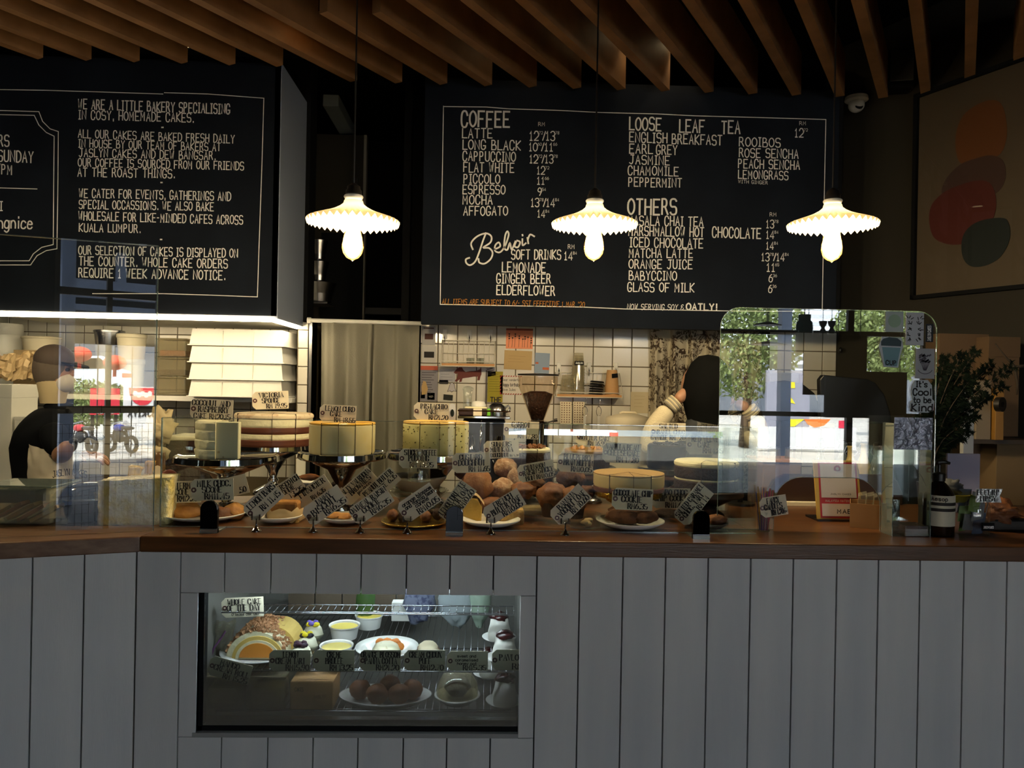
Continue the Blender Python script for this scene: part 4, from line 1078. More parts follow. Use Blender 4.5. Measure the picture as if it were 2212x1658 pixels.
M_spot = mat('spot_glow', (255, 235, 190), emit=((255, 226, 170), 5))
def downlight(px, py, z, label, power=7, vis=True):
    p = Zp(px, py, z)
    o = thing('downlight', label, 'downlight', p, group=None)
    MB().lathe([(0.045, 0.0), (0.05, 0.0), (0.05, 0.05), (0.0, 0.05)], n=24).build('housing', M_black, o)
    MB().lathe([(0, 0.004), (0.042, 0.004), (0.042, 0.012), (0, 0.012)], n=24).build('lens', M_spot, o)
    l = bpy.data.lights.new('downlight_beam', 'SPOT')
    l.energy = power
    l.spot_size = 1.3
    l.spot_blend = 0.5
    l.color = (1, 0.8, 0.5)
    l.shadow_soft_size = 0.03
    q = bpy.data.objects.new('downlight_beam', l)
    col.objects.link(q)
    q.parent = o
    q.location = (0, 0, -0.01)
zd = ZS + 0.28
downlight(1378, 55, zd, 'round downlight glowing brightest between the slats at right', 1)
downlight(1150, 66, zd, 'round downlight seen edge-on above the coffee column', 1)
downlight(393, 97, zd, 'small downlight between the slats above the story board', 5)
downlight(158, 92, ZS + 0.2, 'downlight behind the slats at the far left', 14)
downlight(362, 108, ZS + 0.2, 'downlight lighting a slat above the word bakery', 14)
downlight(685, 35, ZS + 0.1, 'small angled spotlight beside the ceiling box', 10)
downlight(1470, 90, ZS + 0.24, 'downlight throwing an orange patch on a slat', 2)

# emergency light box in the passage
el = thing('emergency_light', 'pale grey box mounted high in the dark passage', 'emergency light', A(717, 235, 4.9))
a_, b_ = A(697, 225, 4.6), A(732, 204, 4.6)
MB().box(a_.x, b_.x, 4.6, 5.15, A(717, 229, 4.6).z, A(717, 204, 4.6).z).build('body', mat('pale_grey_box', (150, 162, 166), 0.5), el, world=True, bevel=0.004)
# door leaf, frame and shelving inside the passage
dp = thing('store_door', 'tall beige door leaf standing open in the dark passage', 'door', (A(735, 800, 5.0).x, 5.0, 0))
a_, b_ = A(674, 290, 5.0), A(787, 292, 5.0)
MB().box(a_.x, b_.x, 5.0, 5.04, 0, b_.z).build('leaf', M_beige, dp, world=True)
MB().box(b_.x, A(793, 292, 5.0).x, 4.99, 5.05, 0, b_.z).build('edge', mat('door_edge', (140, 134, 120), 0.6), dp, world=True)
MB().box(A(765, 400, 4.985).x, A(771, 400, 4.985).x, 4.985, 4.999, A(768, 412, 4.985).z, A(768, 385, 4.985).z).build('latch_plate', M_bake, dp, world=True)
MB().box(A(694, 510, 4.97).x, A(785, 510, 4.97).x, 4.972, 4.998, A(735, 690, 4.97).z, A(735, 503, 4.97).z).build('dark_panel', M_black, dp, world=True)
ps = thing('storage_tub', 'grey stack of steel pans hanging by the passage post', 'pan', A(690, 560, 4.4))
for i, (y0, y1, w) in enumerate(((520, 560, 16), (566, 606, 18), (612, 652, 34))):
    a_ = A(675, y1, 4.4)
    MB().lathe([(S(w, 4.4) * .75, 0), (S(w, 4.4), S(y1 - y0, 4.4)), (S(w, 4.4) + .008, S(y1 - y0, 4.4)), (S(w, 4.4) * .7, 0.004), (0, 0.004)], c=(a_.x + S(14, 4.4), 4.4, a_.z), n=24).build('pan', M_steel, ps, smooth='auto', world=True)
MB().box(A(668, 600, 4.4).x, A(716, 600, 4.4).x, 4.3, 4.5, A(690, 655, 4.4).z - 0.01, A(690, 655, 4.4).z).build('shelf', M_steel, ps, world=True)
# beam over the curtain
struct(MB().box(A(725, 660, 5.2).x, A(912, 660, 5.2).x, 5.2, 5.25, A(800, 678, 5.2).z, A(800, 664, 5.2).z).build('trim_3', mat('dark_trim', (44, 44, 44), 0.6)))

# curtains
M_linen = mat('linen', (138, 134, 118), 0.95, bump=(220, 0.25), trl=0.15)
cu_ = thing('door_curtain', 'plain beige linen curtain hanging across the passage doorway', 'curtain', A(800, 694, 3.9))
xa, xb, zt1 = A(692, 694, 3.9).x, A(908, 700, 3.9).x, A(800, 696, 3.9).z
def cfun(u, v, fold=0.022, nf=7, ph=0.0, xa_=None, xb_=None, zt=None, zb_=0.5, Y=3.9):
    am = fold * (0.25 + 0.75 * min(1, v * 3))
    s = math.sin(u * nf * 2 * PI + ph + 0.8 * math.sin(v * 2.2)) + 0.45 * math.sin(u * nf * 3.7 * PI + 1.3 - v * 1.5)
    return V((xa_ + (xb_ - xa_) * u + 0.006 * s, Y + am * s, zt - (zt - zb_) * v - 0.004 * abs(math.sin(u * 60)) * (v < .02)))
MB().sheet(lambda u, v: cfun(u, v, 0.02, 2.6, 0.4, xa, (xa + xb) / 2 + .012, zt1), 70, 30).build('left_panel', M_linen, cu_, smooth=True, world=True)
MB().sheet(lambda u, v: cfun(u, v, 0.024, 2.3, 2.4, (xa + xb) / 2 - .004, xb, zt1, 0.5, 3.915), 70, 30).build('right_panel', M_linen, cu_, smooth=True, world=True)
rod = MB().tube([(A(664, 692, 3.9).x, 3.9, zt1 + 0.004), (xb + 0.01, 3.9, zt1 + 0.0)], 0.0105, 12)
rod.tube([(A(664, 692, 3.9).x, 3.9, zt1 + 0.004), (A(672, 692, 3.9).x, 3.9, zt1 + 0.004)], 0.015, 12)
tag(rod.build('curtain_rod', M_white, smooth='auto'), 'white tension rod holding the beige linen curtain', 'curtain rod')
# floral curtain
fm = mat('floral_fabric', (206, 190, 150), 0.95, trl=0.2)
nt = fm.node_tree
tc = nt.nodes.new('ShaderNodeTexCoord')
def tex(tp, **k):
    n = nt.nodes.new(tp)
    for a, b in k.items():
        if a in n.inputs: n.inputs[a].default_value = b
    return n
n1 = tex('ShaderNodeTexNoise', Scale=10.0, Detail=1.0)
n2 = tex('ShaderNodeTexNoise', Scale=34.0, Detail=2.0, Distortion=2.4)
nt.links.new(tc.outputs['Object'], n1.inputs[0]); nt.links.new(tc.outputs['Object'], n2.inputs[0])
r1, r2 = nt.nodes.new('ShaderNodeValToRGB'), nt.nodes.new('ShaderNodeValToRGB')
r1.color_ramp.elements[0].position = 0.44; r1.color_ramp.elements[1].position = 0.47
r2.color_ramp.elements[0].position = 0.49; r2.color_ramp.elements[1].position = 0.52
nt.links.new(n1.outputs[0], r1.inputs[0]); nt.links.new(n2.outputs[0], r2.inputs[0])
mu = nt.nodes.new('ShaderNodeMath'); mu.operation = 'MULTIPLY'
nt.links.new(r1.outputs[0], mu.inputs[0]); nt.links.new(r2.outputs[0], mu.inputs[1])
mx = nt.nodes.new('ShaderNodeMix'); mx.data_type = 'RGBA'
mx.inputs[6].default_value = lin((208, 198, 172)); mx.inputs[7].default_value = lin((66, 50, 42))
nt.links.new(mu.outputs[0], mx.inputs[0]); nt.links.new(mx.outputs[2], nt.nodes['Principled BSDF'].inputs['Base Color'])
for name, x0, x1, lab in (('floral_curtain', 1404, 1646, 'cream curtain with dark floral sprigs behind the hooded person'),):
    xa, xb, zt2 = A(x0, 710, 4.0).x, A(x1, 712, 4.0).x, A(1500, 700, 4.0).z
    o = MB().sheet(lambda u, v: cfun(u, v, 0.03, 6.5, 1.0, xa, xb, zt2, 0.95, 4.0), 150, 24).build(name, fm, smooth=True)
    tag(o, lab, 'curtain')
struct(MB().box(A(1644, 800, 4.02).x, A(1656, 800, 4.02).x, 3.98, 4.045, 0.92, zt2 + 0.05).build('trim_4', mat('dark_frame', (52, 34, 26), 0.6)))

# ============================================================ TILE WALL ITEMS (right)
Yw = YT - 0.004
def card(name, x0, y0, x1, y1, c, label, cat='card', ang=0, Y=Yw, lines=None, lm=None, thick=0.0012, style='hand', extra=None, rough=0.7):
    ce = A((x0 + x1) / 2, (y0 + y1) / 2, Y)
    W, H = S(x1 - x0, Y) / 2, S(y1 - y0, Y) / 2
    o = thing(name, label, cat, ce)
    o.rotation_euler = (0, -math.radians(ang), 0)
    MB().box(-W, W, -thick, 0, -H, H).build('sheet', mat('paper_%d_%d_%d' % c, c, rough), o)
    if lines:
        mb = MB()
        for s, a, b, y, hh in lines:
            if s == '_':
                mb.box(-W + a * 2 * W, -W + b * 2 * W, -thick - .0006, -thick - .0002, -H + y * 2 * H, -H + (y + hh) * 2 * H)
            else:
                text(mb, s, (-W + a * 2 * W, -thick - .0006, -H + y * 2 * H), (1, 0, 0), (0, 0, 1), hh * 2 * H, (b - a) * 2 * W, style=style)
        mb.build('print', lm or M_ink, o)
    return o, W, H
def bars(n, a=.08, b=.92, y0=.12, y1=.8, h=.02):
    return [('_', a, b - RND.uniform(0, .3), y0 + (y1 - y0) * i / max(1, n - 1), h) for i in range(n)]
card('photo_strip', 912, 704, 940, 745, (190, 188, 184), 'photo strip picture at the top left of the tiled wall', 'photo', lines=[('_', .2, .85, .3, .3), ('_', .1, .9, .86, .06)], lm=mat('print_brown', (84, 44, 34), 0.7))
card('photo_strip', 912, 747, 942, 783, (214, 210, 202), 'instant photo below the top left photo strip', 'photo', lines=[('_', .14, .86, .3, .36)])
o, W, H = card('letter', 908, 790, 945, 866, (150, 146, 152), 'grey letter hanging below a coral strip on the tiles', 'letter', lines=bars(9, y0=.25), lm=mat('print_grey', (96, 90, 98), 0.8))
MB().box(-W, W, -.003, -.0013, H - .022, H).build('coral_strip', mat('coral', (222, 108, 76), 0.6), o)
MB().prism([(-W * .8, -H * .65), (-W * .25, -H * .6), (-W * .1, -H * .3), (-W * .35, H * .1), (-W * .65, H * .15), (-W * .85, -H * .2)], (0, -.002, 0), (1, 0, 0), (0, 1, 0), (0, 0, 1), .0006).build('printed_dress', mat('print_tan', (206, 170, 112), 0.7), o)
o, W, H = card('sticker', 923, 848, 939, 863, (20, 20, 22), 'round black sticker low on the tiles above the pistachio tag', 'sticker', lines=[("up", .25, .75, .4, .3)], lm=M_chalk)
card('sticker', 909, 846, 918, 860, (30, 34, 34), 'small dark square sticker beside the round one', 'sticker')
card('sticker', 949, 820, 968, 829, (26, 24, 26), 'small black rectangular sticker above the ghost drawing', 'sticker')
gh = thing('ghost_sticker', 'white ghost-shaped outline sticker on the tiles', 'sticker', A(976, 836, Yw))
gp = [(-.021, -.022), (-.008, -.018), (.0, -.024), (.009, -.018), (.022, -.02), (.015, -.004), (.012, .014), (.003, .024), (-.006, .022), (-.011, .008)]
MB().prism([(a * 1.15, b * 1.12) for a, b in gp], (0, -.001, 0), (1, 0, 0), (0, 1, 0), (0, 0, 1), .001).build('outline', M_ink, gh)
MB().prism(gp, (0, -.0018, 0), (1, 0, 0), (0, 1, 0), (0, 0, 1), .0008).build('body', mat('ghost_white', (196, 192, 196), 0.7), gh)
card('sticker', 958, 852, 978, 864, (22, 26, 20), 'dark oval-looking sticker under the ghost sticker', 'sticker', ang=-4)
card('letter', 949, 796, 984, 824, (176, 176, 184), 'pale letter left of the dachshund', 'letter', lines=bars(4), lm=mat('print_grey'))
# dachshund cut-out
dg_ = thing('dachshund_picture', 'maroon dachshund cut-out walking on the tiled wall', 'picture', A(1012, 809, Yw))
dog = [(980, 804), (986, 797), (992, 793), (998, 793), (1001, 799), (1006, 803), (1016, 801), (1030, 800), (1037, 797), (1039, 791), (1040, 799), (1040, 808), (1038, 812), (1036, 821), (1031, 821), (1032, 813), (1024, 813), (1012, 815), (1004, 816), (999, 817), (997, 824), (992, 825), (993, 819), (986, 824), (982, 823), (988, 815), (989, 806), (984, 807)]
P_ = [A(x, y, Yw) - dg_.location for x, y in dog]
MB().prism([(p.x, p.z) for p in P_], (0, -.002, 0), (1, 0, 0), (0, 1, 0), (0, 0, 1), .002).build('cut_out', mat('maroon_paper', (104, 46, 40), 0.7), dg_)
o, W, H = card('greeting_card', 1093, 711, 1151, 753, (252, 160, 116), 'salmon pink card with drawn wild flowers on the tiles', 'card')
fl = MB()
for x, h_, k in ((-.8, .5, 3), (-.55, .1, 1), (-.35, .5, 2), (-.05, .3, 2), (.22, .0, 1), (.38, .25, 2), (.6, .2, 1), (.84, .1, 3)):
    ribbon(fl, [V((x * W, -.002, -H * .85)), V(((x + .04) * W, -.002, h_ * H))], V((1, 0, 0)), V((0, 0, 1)), .0015)
    for q in range(k):
        fl.obox(((x + .04) * W, -.0018, h_ * H - q * .012), (.004, 0, 0), (0, .0002, 0), (0, 0, .003))
fl.build('flower_drawing', M_ink, o)
MB().box(-W, W, -.006, -.0013, H - .006, H + .004).build('top_fold', mat('rust_paper', (150, 70, 46), 0.7), o)
card('kraft_envelope', 1089, 757, 1149, 798, (198, 168, 114), 'kraft envelope with faint writing under the pink card', 'envelope', ang=-1.5, lines=bars(3, .15, .8, .4, .7, .01), lm=mat('print_faint', (160, 130, 84), 0.8))
card('note', 1155, 762, 1187, 806, (150, 168, 190), 'pale blue slip with orange tabs right of the kraft envelope', 'note', ang=-2, lines=[('_', .05, .25, .45, .09), ('_', .55, .98, .18, .12)], lm=mat('orange_tab', (204, 110, 70), 0.7))
o, W, H = card('striped_letter', 1080, 811, 1128, 852, (226, 218, 206), 'letter with red striped airmail border beside the coffee hopper', 'letter', lines=[("Dear wonderful", .12, .9, .72, .12), ("Happy birthday", .12, .9, .44, .17), ("love Jules", .12, .7, .2, .13)])
sb_ = MB()
for i in range(9):
    for z_ in (-H + .003, H - .003):
        sb_.add([(-W + (i + .1) * 2 * W / 9, -.002, z_ - .003), (-W + (i + .6) * 2 * W / 9, -.002, z_ - .003), (-W + (i + .9) * 2 * W / 9, -.002, z_ + .003), (-W + (i + .4) * 2 * W / 9, -.002, z_ + .003)], [(0, 1, 2, 3)])
for i in range(6):
    z_ = -H + (i + .5) * 2 * H / 6
    sb_.add([(-W, -.002, z_ - .007), (-W + .006, -.002, z_ - .001), (-W + .006, -.002, z_ + .006), (-W, -.002, z_)], [(0, 1, 2, 3)])
sb_.build('stripe_border', mat('airmail_red', (176, 50, 44), 0.7), o)
o, W, H = card('yellow_poster', 1053, 802, 1086, 868, (168, 156, 40), 'narrow yellow-green poster with the word THE at its foot', 'poster', lines=bars(8, .1, .95, .35, .9, .012), lm=mat('print_olive', (110, 104, 30), 0.8))
tb = MB(); text(tb, "THE", (-W + .018, -.002, -H - .001), (1, 0, 0), (0, 0, 1), .026, .055, style='bold'); tb.build('bold_word', M_ink, o)
MB().box(-W - .010, -W - .003, -.012, 0, -H - .03, H + .005).build('dark_stick', mat('dark_stick', (58, 40, 28), 0.5), o)
card('note', 1362, 846, 1401, 892, (206, 192, 156), 'cream sheet pinned on the tiles by the floral curtain', 'note', lines=bars(4, .2, .8, .3, .8, .008), lm=mat('print_faint'))
card('sticker', 1052, 793, 1070, 812, (170, 168, 178), 'grey crumpled sticker under the wire shelf right end', 'sticker', ang=12, lines=bars(4, .1, .9, .2, .8, .05))

M_wire = mat('white_wire', (236, 230, 212), 0.4)
M_shelfw = mat('pale_wood', (196, 142, 82), 0.5)
def wire_shelf(x0, x1, ytop, ybot, label, hooks, dep=0.12):
    a, b = A(x0, ytop, Yw - dep), A(x1, ytop, Yw - dep)
    zb_ = A((x0 + x1) / 2, ybot, Yw - dep).z
    zt_ = a.z
    o = thing('wire_shelf', label, 'wall shelf', (a.x, Yw - .01, zb_))
    fb = MB(); bb = MB()
    yf, yb = Yw - dep, Yw - .012
    zm = zb_ + .022
    for Y_, lo in ((yb, 0),):
        bb.tube([(a.x, Y_, zb_), (a.x, Y_, zt_), (b.x, Y_, zt_), (b.x, Y_, zb_)], .0022, 6)
        bb.tube([(a.x, Y_, zb_ + (zt_ - zb_) * .5), (b.x, Y_, zb_ + (zt_ - zb_) * .5)], .0018, 6)
        n = int((b.x - a.x) / .026)
        for i in range(1, n):
            x = a.x + (b.x - a.x) * i / n
            bb.tube([(x, Y_, zb_), (x, Y_, zt_)], .0014, 5)
    bb.build('back_grid', M_wire, o, world=True, smooth=True)
    fb.tube([(a.x - .004, yb, zb_), (a.x - .004, yf, zb_ - .002), (b.x + .004, yf, zb_ - .002), (b.x + .004, yb, zb_)], .0026, 6)
    fb.tube([(a.x - .004, yb, zt_), (a.x - .004, yf, zm), (b.x + .004, yf, zm), (b.x + .004, yb, zt_)], .0024, 6)
    fb.tube([(a.x - .004, yf, zb_), (a.x - .004, yf, zm)], .0024, 6); fb.tube([(b.x + .004, yf, zb_), (b.x + .004, yf, zm)], .0024, 6)
    fb.build('front_rail', M_wire, o, world=True, smooth=True)
    MB().box(a.x, b.x, yf + .002, yb - .002, zb_, zb_ + .012).build('board', M_shelfw, o, world=True)
    for hi_, hx in enumerate(hooks):
        p = A(hx, ytop - 8, Yw)
        hk = thing('adhesive_hook', ('left', 'middle', 'right')[hi_] + ' white adhesive hook holding the ' + label.split(' ')[0] + ' wire shelf', 'hook', (p.x, Yw, p.z), group='adhesive hooks of the ' + label.split(' ')[0] + ' wire shelf')
        MB().box(-.011, .011, -.006, .0, -.02, .03).build('pad', M_white, hk, bevel=.004)
        MB().tube([(0, -.005, .0), (.0, -.018, -.012), (0, -.02, -.03), (0, -.01, -.04)], .003, 8).build('hook_wire', M_chrome, hk, smooth=True)
    return a, b, zb_ + .012, (yf + yb) / 2
a_, b_, zs1, ys1 = wire_shelf(955, 1069, 732, 790, 'upper white wire shelf with a wooden board on the tiles', (961, 1014, 1060))
for gi_, x in enumerate((1012, 1020, 1034, 1041)):
    g_ = tag(MB().lathe([(0, .002), (.009, .002), (.012, .03), (.0125, .03), (.0100, 0), (0, 0)], n=16).build('shot_glass', M_clear, smooth=True), ('leftmost', 'second', 'third', 'rightmost')[gi_] + ' of the tiny clear glasses standing on the upper wire shelf', 'glass', 'tiny glasses on the upper wire shelf')
    g_.location = (A(x, 780, ys1).x, ys1 - .01, zs1)
a_, b_, zs2, ys2 = wire_shelf(1205, 1344, 803, 857, 'lower white wire shelf holding takeaway cups', (1207, 1272, 1330))
# cup stacks
def cupstack(px, n, r, h, dz, m, what):
    x = A(px, 830, ys2).x
    out = []
    for i in range(n):
        q = MB().lathe([(0, h), (r * .74, h), (r, .004), (r * 1.06, .004), (r * 1.06, 0), (r * .98, .0)], n=24).build('takeaway_cup', m, smooth='auto')
        q.location = (x, ys2 - .01, zs2 + i * dz)
        out.append(tag(q, ('topmost' if i == n - 1 else ORD[i]) + (' from the bottom' if 0 < i < n - 1 else '') + ' ' + what, 'cup', what.split(' in the ')[1]))
    return out
M_cupc = glass('clear_plastic', (242, 240, 230), 0.08, body=0.16, bodyc=(230, 222, 196))
cupstack(1226, 3, .04, .06, .02, M_cupc, 'upturned ribbed clear cup in the short stack at the shelf left')
o = cupstack(1248, 10, .034, .09, .014, M_cupc, 'clear plastic cup in the tall stack on the lower shelf')[-1]
MB().box(-.024, .024, -.037, -.035, .026, .046).build('black_label', M_black, o)
tb = MB(); text(tb, "JASLYN", (-.018, -.0375, .032), (1, 0, 0), (0, 0, 1), .008, .036, style='bold'); tb.build('label_lettering', M_chalk, o)
for i in range(6):
    q = MB().lathe([(0, .009), (.033, .009), (.036, .006), (.0375, 0), (.036, 0)], n=28).build('cup_cover', mat('black_lid', (16, 16, 16), 0.3), smooth='auto')
    q.location = (A(1287, 840, ys2).x + .0012 * i, ys2, zs2 + i * .0125)
    q.rotation_euler = (0, .06, 0)
    tag(q, ('topmost' if i == 5 else ORD[i]) + (' from the bottom' if 0 < i < 5 else '') + ' black cup cover in the leaning stack on the lower shelf', 'cup cover', 'black cup covers on the lower shelf')
o = cupstack(1321, 4, .036, .094, .012, mat('kraft_cup', (200, 154, 100), 0.6), 'kraft paper coffee cup in the stack at the shelf right')[-1]
MB().obox((.009, -.035, .064), (.016, .003, .002), (0, .001, 0), (-.001, 0, .011)).build('black_label', M_black, o)
tb = MB(); text(tb, "JASLYN", (-.004, -.0365, .061), (1, 0.15, 0.1), (0, 0, 1), .006, .026, style='bold'); tb.build('label_lettering', M_chalk, o)
# dotted garlands
for i, (x0, x1) in enumerate(((1210, 1234), (1238, 1262))):
    p0, p1 = A(x0, 867, Yw - .06), A(x1, 916, Yw - .06)
    o = thing('dotted_sheet', ('left', 'right')[i] + ' white loyalty sheet with rows of punched dots', 'paper', p0)
    W_, H_ = p1.x - p0.x, p1.z - p0.z
    MB().sheet(lambda u, v: V((W_ * u, -.01 * math.sin(v * 2.5), H_ * v)), 1, 8).build('sheet', M_card, o, smooth=True)
    db = MB()
    for r_ in range(9):
        for c_ in range(4):
            u, v = (c_ + .7) / 4.6, (r_ + .6) / 9.6
            db.prism([(W_ * u + .0034 * math.cos(q * PI / 3), H_ * v + .0034 * math.sin(q * PI / 3)) for q in range(6)], (0, -.01 * math.sin(v * 2.5) - .0012, 0), (1, 0, 0), (0, 1, 0), (0, 0, 1), .0006)
    db.build('dots', mat('dot_brown', (120, 84, 60), 0.8), o)
for i, x in enumerate((1264, 1294)):
    p = A(x, 862, Yw - .12)
    o = thing('utensil_hook', ('cream strap hanging', 'chrome carabiner hanging')[i] + ' on a hook from the lower wire shelf', 'hook', p)
    MB().tube([(0, 0, .006), (.006, 0, .002), (.004, 0, -.02), (-.004, 0, -.035), (.002, 0, -.04)], .0018, 6).build('hook', M_chrome, o, smooth=True)
    MB().tube([(.0 + .013 * math.sin(t), 0, -.062 + .025 * math.cos(t)) for t in [q * PI / 6 for q in range(13)]], .0016, 6).build('ring', M_chrome, o, smooth=True)
    MB().box(-.006, .006, -.002, .002, -.16, -.085).build('strap', M_white, o)
# white bin
bn = thing('round_bin', 'round cream lidded tub below the lower wire shelf', 'tub', A(1356, 960, 3.6))
r_ = S(98, 3.6) / 2
MB().lathe([(0, -.12), (r_ * .82, -.12), (r_ * .9, .1), (r_ * .95, .1)], n=40).build('body', M_card, bn, smooth='auto')
MB().lathe([(r_, .098), (r_, .124), (r_ * .96, .13), (r_ * .4, .146), (0, .148)], n=40).build('lid', M_card, bn, smooth='auto')
MB().tube([(-.04, 0, .146), (-.03, 0, .154), (.03, 0, .154), (.04, 0, .146)], .006, 8).build('handle', M_card, bn, smooth=True)
MB().box(-.06, .08, -.1, .1, A(1356, 960, 3.6).z * -1 + .92, -.12).build('plinth', M_steel, bn)

# grinder
gr = thing('coffee_grinder', 'coffee grinder with a clear conical hopper of dark beans', 'coffee grinder', (A(1161, 900, 3.3).x, 3.3, .92))
ztop, zbot = A(1161, 812, 3.3).z - .92, A(1161, 908, 3.3).z - .92
rt, rb_ = S(84, 3.3) / 2, S(28, 3.3) / 2
hh = ztop - zbot
MB().lathe([(rb_, zbot), (rt, ztop - .045), (rt + .002, ztop)], n=40).build('hopper', glass('hopper_plastic', (238, 228, 214), 0.06), gr, smooth=True)
MB().lathe([(0, ztop + .002), (rt + .004, ztop + .002), (rt + .005, ztop + .009), (rt * .3, ztop + .012), (0, ztop + .012)], n=40).build('lid', M_bake, gr, smooth='auto')
M_bean = mat('coffee_beans', (62, 36, 24), 0.35, var=(90, (34, 18, 12), 0.4, 0.6), bump=(110, 1.0))
MB().lathe([(0, zbot + .002), (rb_ - .002, zbot + .002), (rb_ + (rt - rb_) * .72 - .003, zbot + hh * .6), (rt * .4, zbot + hh * .66), (0, zbot + hh * .65)], n=40).build('coffee_beans', M_bean, gr, smooth=True)['kind'] = 'stuff'
MB().lathe([(0, 0), (.09, 0), (.085, zbot * .3), (.05, zbot * .8), (.055, zbot - .01), (rb_ + .008, zbot), (0, zbot)], n=32).build('body', M_chrome, gr, smooth='auto')
MB().tube([(.03, -.02, zbot - .01), (.075, -.03, zbot + .004)], .003, 8).tube([(.068, -.03, zbot + .003), (.084, -.032, zbot + .006)], .007, 8).build('lever', M_bake, gr)
# espresso machine
em = thing('espresso_machine', 'chrome espresso machine with a cup tray on top', 'coffee machine', (A(1046, 900, 3.2).x, 3.2, .92))
a_, b_ = A(990, 897, 3.1), A(1104, 897, 3.1)
zt3 = a_.z - .92
w2 = (b_.x - a_.x) / 2
MB().box(-w2, w2, -.1, .22, zt3 - .012, zt3).build('tray', M_chrome, em, bevel=.003)
MB().tube([(-w2, -.1, zt3 + .02), (w2, -.1, zt3 + .02)], .003, 6).build('rail', M_chrome, em)
MB().box(-w2 * .82, w2 * .82, -.06, .2, .06, zt3 - .014).build('body', M_bake, em, bevel=.01)
for x in (-.05, .06):
    MB().lathe([(0, -.06), (.03, -.06), (.033, -.02), (.02, .0), (.012, .05), (0, .05)], c=(x, -.1, zt3 - .13), n=20).build('group_head', M_chrome, em, smooth=True)
MB().tube([(-.01, -.1, zt3 - .02), (-.01, -.14, zt3 - .07), (-.015, -.14, zt3 - .16)], .006, 8).build('steam_wand', M_chrome, em, smooth=True)
MB().box(-w2 * .9, w2 * .9, -.12, .2, .0, .06).build('drip_base', M_chrome, em, bevel=.006)
zt3 += .92
def onshelf(px, Y): return V((A(px, 880, Y).x, Y, zt3))
tg = thing('tall_glass', 'tall clear glass standing upside down on the espresso machine', 'glass', onshelf(1010, 3.2))
MB().lathe([(.021, .0), (.0175, .06), (.0195, .1), (.023, .105), (.024, .112), (.012, .118), (0, .12)], n=24).build('glass_body', M_clear, tg, smooth=True)
cb = tag(MB().lathe([(.0, .0), (.014, .0), (.03, .02), (.034, .04), (.026, .055), (.0, .058)], n=20).build('cream_cup', M_china, smooth=True), 'small white rounded cup upturned beside the tall glass', 'cup'); cb.location = onshelf(1033, 3.24)
tp = thing('steel_jug', 'shiny round steel jug with a looped handle on the espresso machine', 'jug', onshelf(1073, 3.2))
MB().lathe([(.04, 0), (.041, .012), (.036, .035), (.02, .05), (0, .053)], n=28).build('jug_body', M_steel, tp, smooth=True)
MB().tube([(.034, 0, .03), (.05, 0, .042), (.056, 0, .03), (.048, 0, .016), (.038, 0, .012)], .004, 8).build('handle', M_steel, tp, smooth=True)
cs = thing('snack_pack', 'dark pack with a cream band and green end lying on the machine tray', 'packet', onshelf(1036, 3.12))
MB().box(-.085, .03, -.02, .02, .0, .028).build('dark_wrapper', mat('dark_wrapper', (50, 32, 30), 0.4), cs, bevel=.005)
MB().box(-.025, .01, -.0215, .0215, -.0, .029).build('cream_band', M_card, cs)
MB().box(.031, .045, -.02, .02, .0, .03).build('green_end', mat('lime_green', (110, 190, 40), 0.4), cs, bevel=.003)
MB().box(-.06, .03, -.015, .025, .029, .036).build('cream_top', M_cream, cs, bevel=.002)

# ============================================================ LEFT KITCHEN
ysh = 4.2
shz_ = A(350, 852, ysh).z
sh = thing('wall_shelf', 'long pale shelf on the tiles under the left bulkhead', 'shelf', (A(200, 852, ysh).x, ysh, shz_))
MB().box(A(-60, 852, ysh).x, A(664, 852, ysh).x - .02, 3.95, YL, shz_ - .025, shz_).build('shelf_board', M_white, sh, world=True)
# white trays
z = shz_
yt = 3.86
for i in range(4):
    a_, b_ = A(408, 800, yt), A(611, 800, yt)
    o = thing('dough_tray', ('lowest', 'second from the bottom', 'third from the bottom', 'topmost')[i] + ' of the four stacked white dough trays', 'tray', ((a_.x + b_.x) / 2, yt + .16, z), group='stacked white dough trays')
    w_ = (b_.x - a_.x) / 2
    h_ = S(36.5, yt)
    MB().add([(-w_, -.16, .006), (w_, -.16, .006), (w_, .16, .006), (-w_, .16, .006), (-w_ + .010, -.15, h_ - .001), (w_ - .010, -.15, h_ - .001), (w_ - .010, .15, h_ - .001), (-w_ + .010, .15, h_ - .001)],
             [(4, 5, 6, 7), (0, 1, 5, 4), (1, 2, 6, 5), (2, 3, 7, 6), (3, 0, 4, 7)]).build('tub', M_white, o)
    MB().box(-w_ - .008, w_ + .008, -.168, .168, .0005, .007).build('rim', M_white, o, bevel=.002)
    for x in (-.3, .35):
        MB().box(w_ * x - .002, w_ * x + .002, -.163, -.15, .006, h_ - .01).build('rib', M_white, o)
    z += h_
M_tub = glass('frosted_plastic', (226, 218, 190), 0.05, rough=.1, body=.3, bodyc=(200, 190, 160))
z = shz_
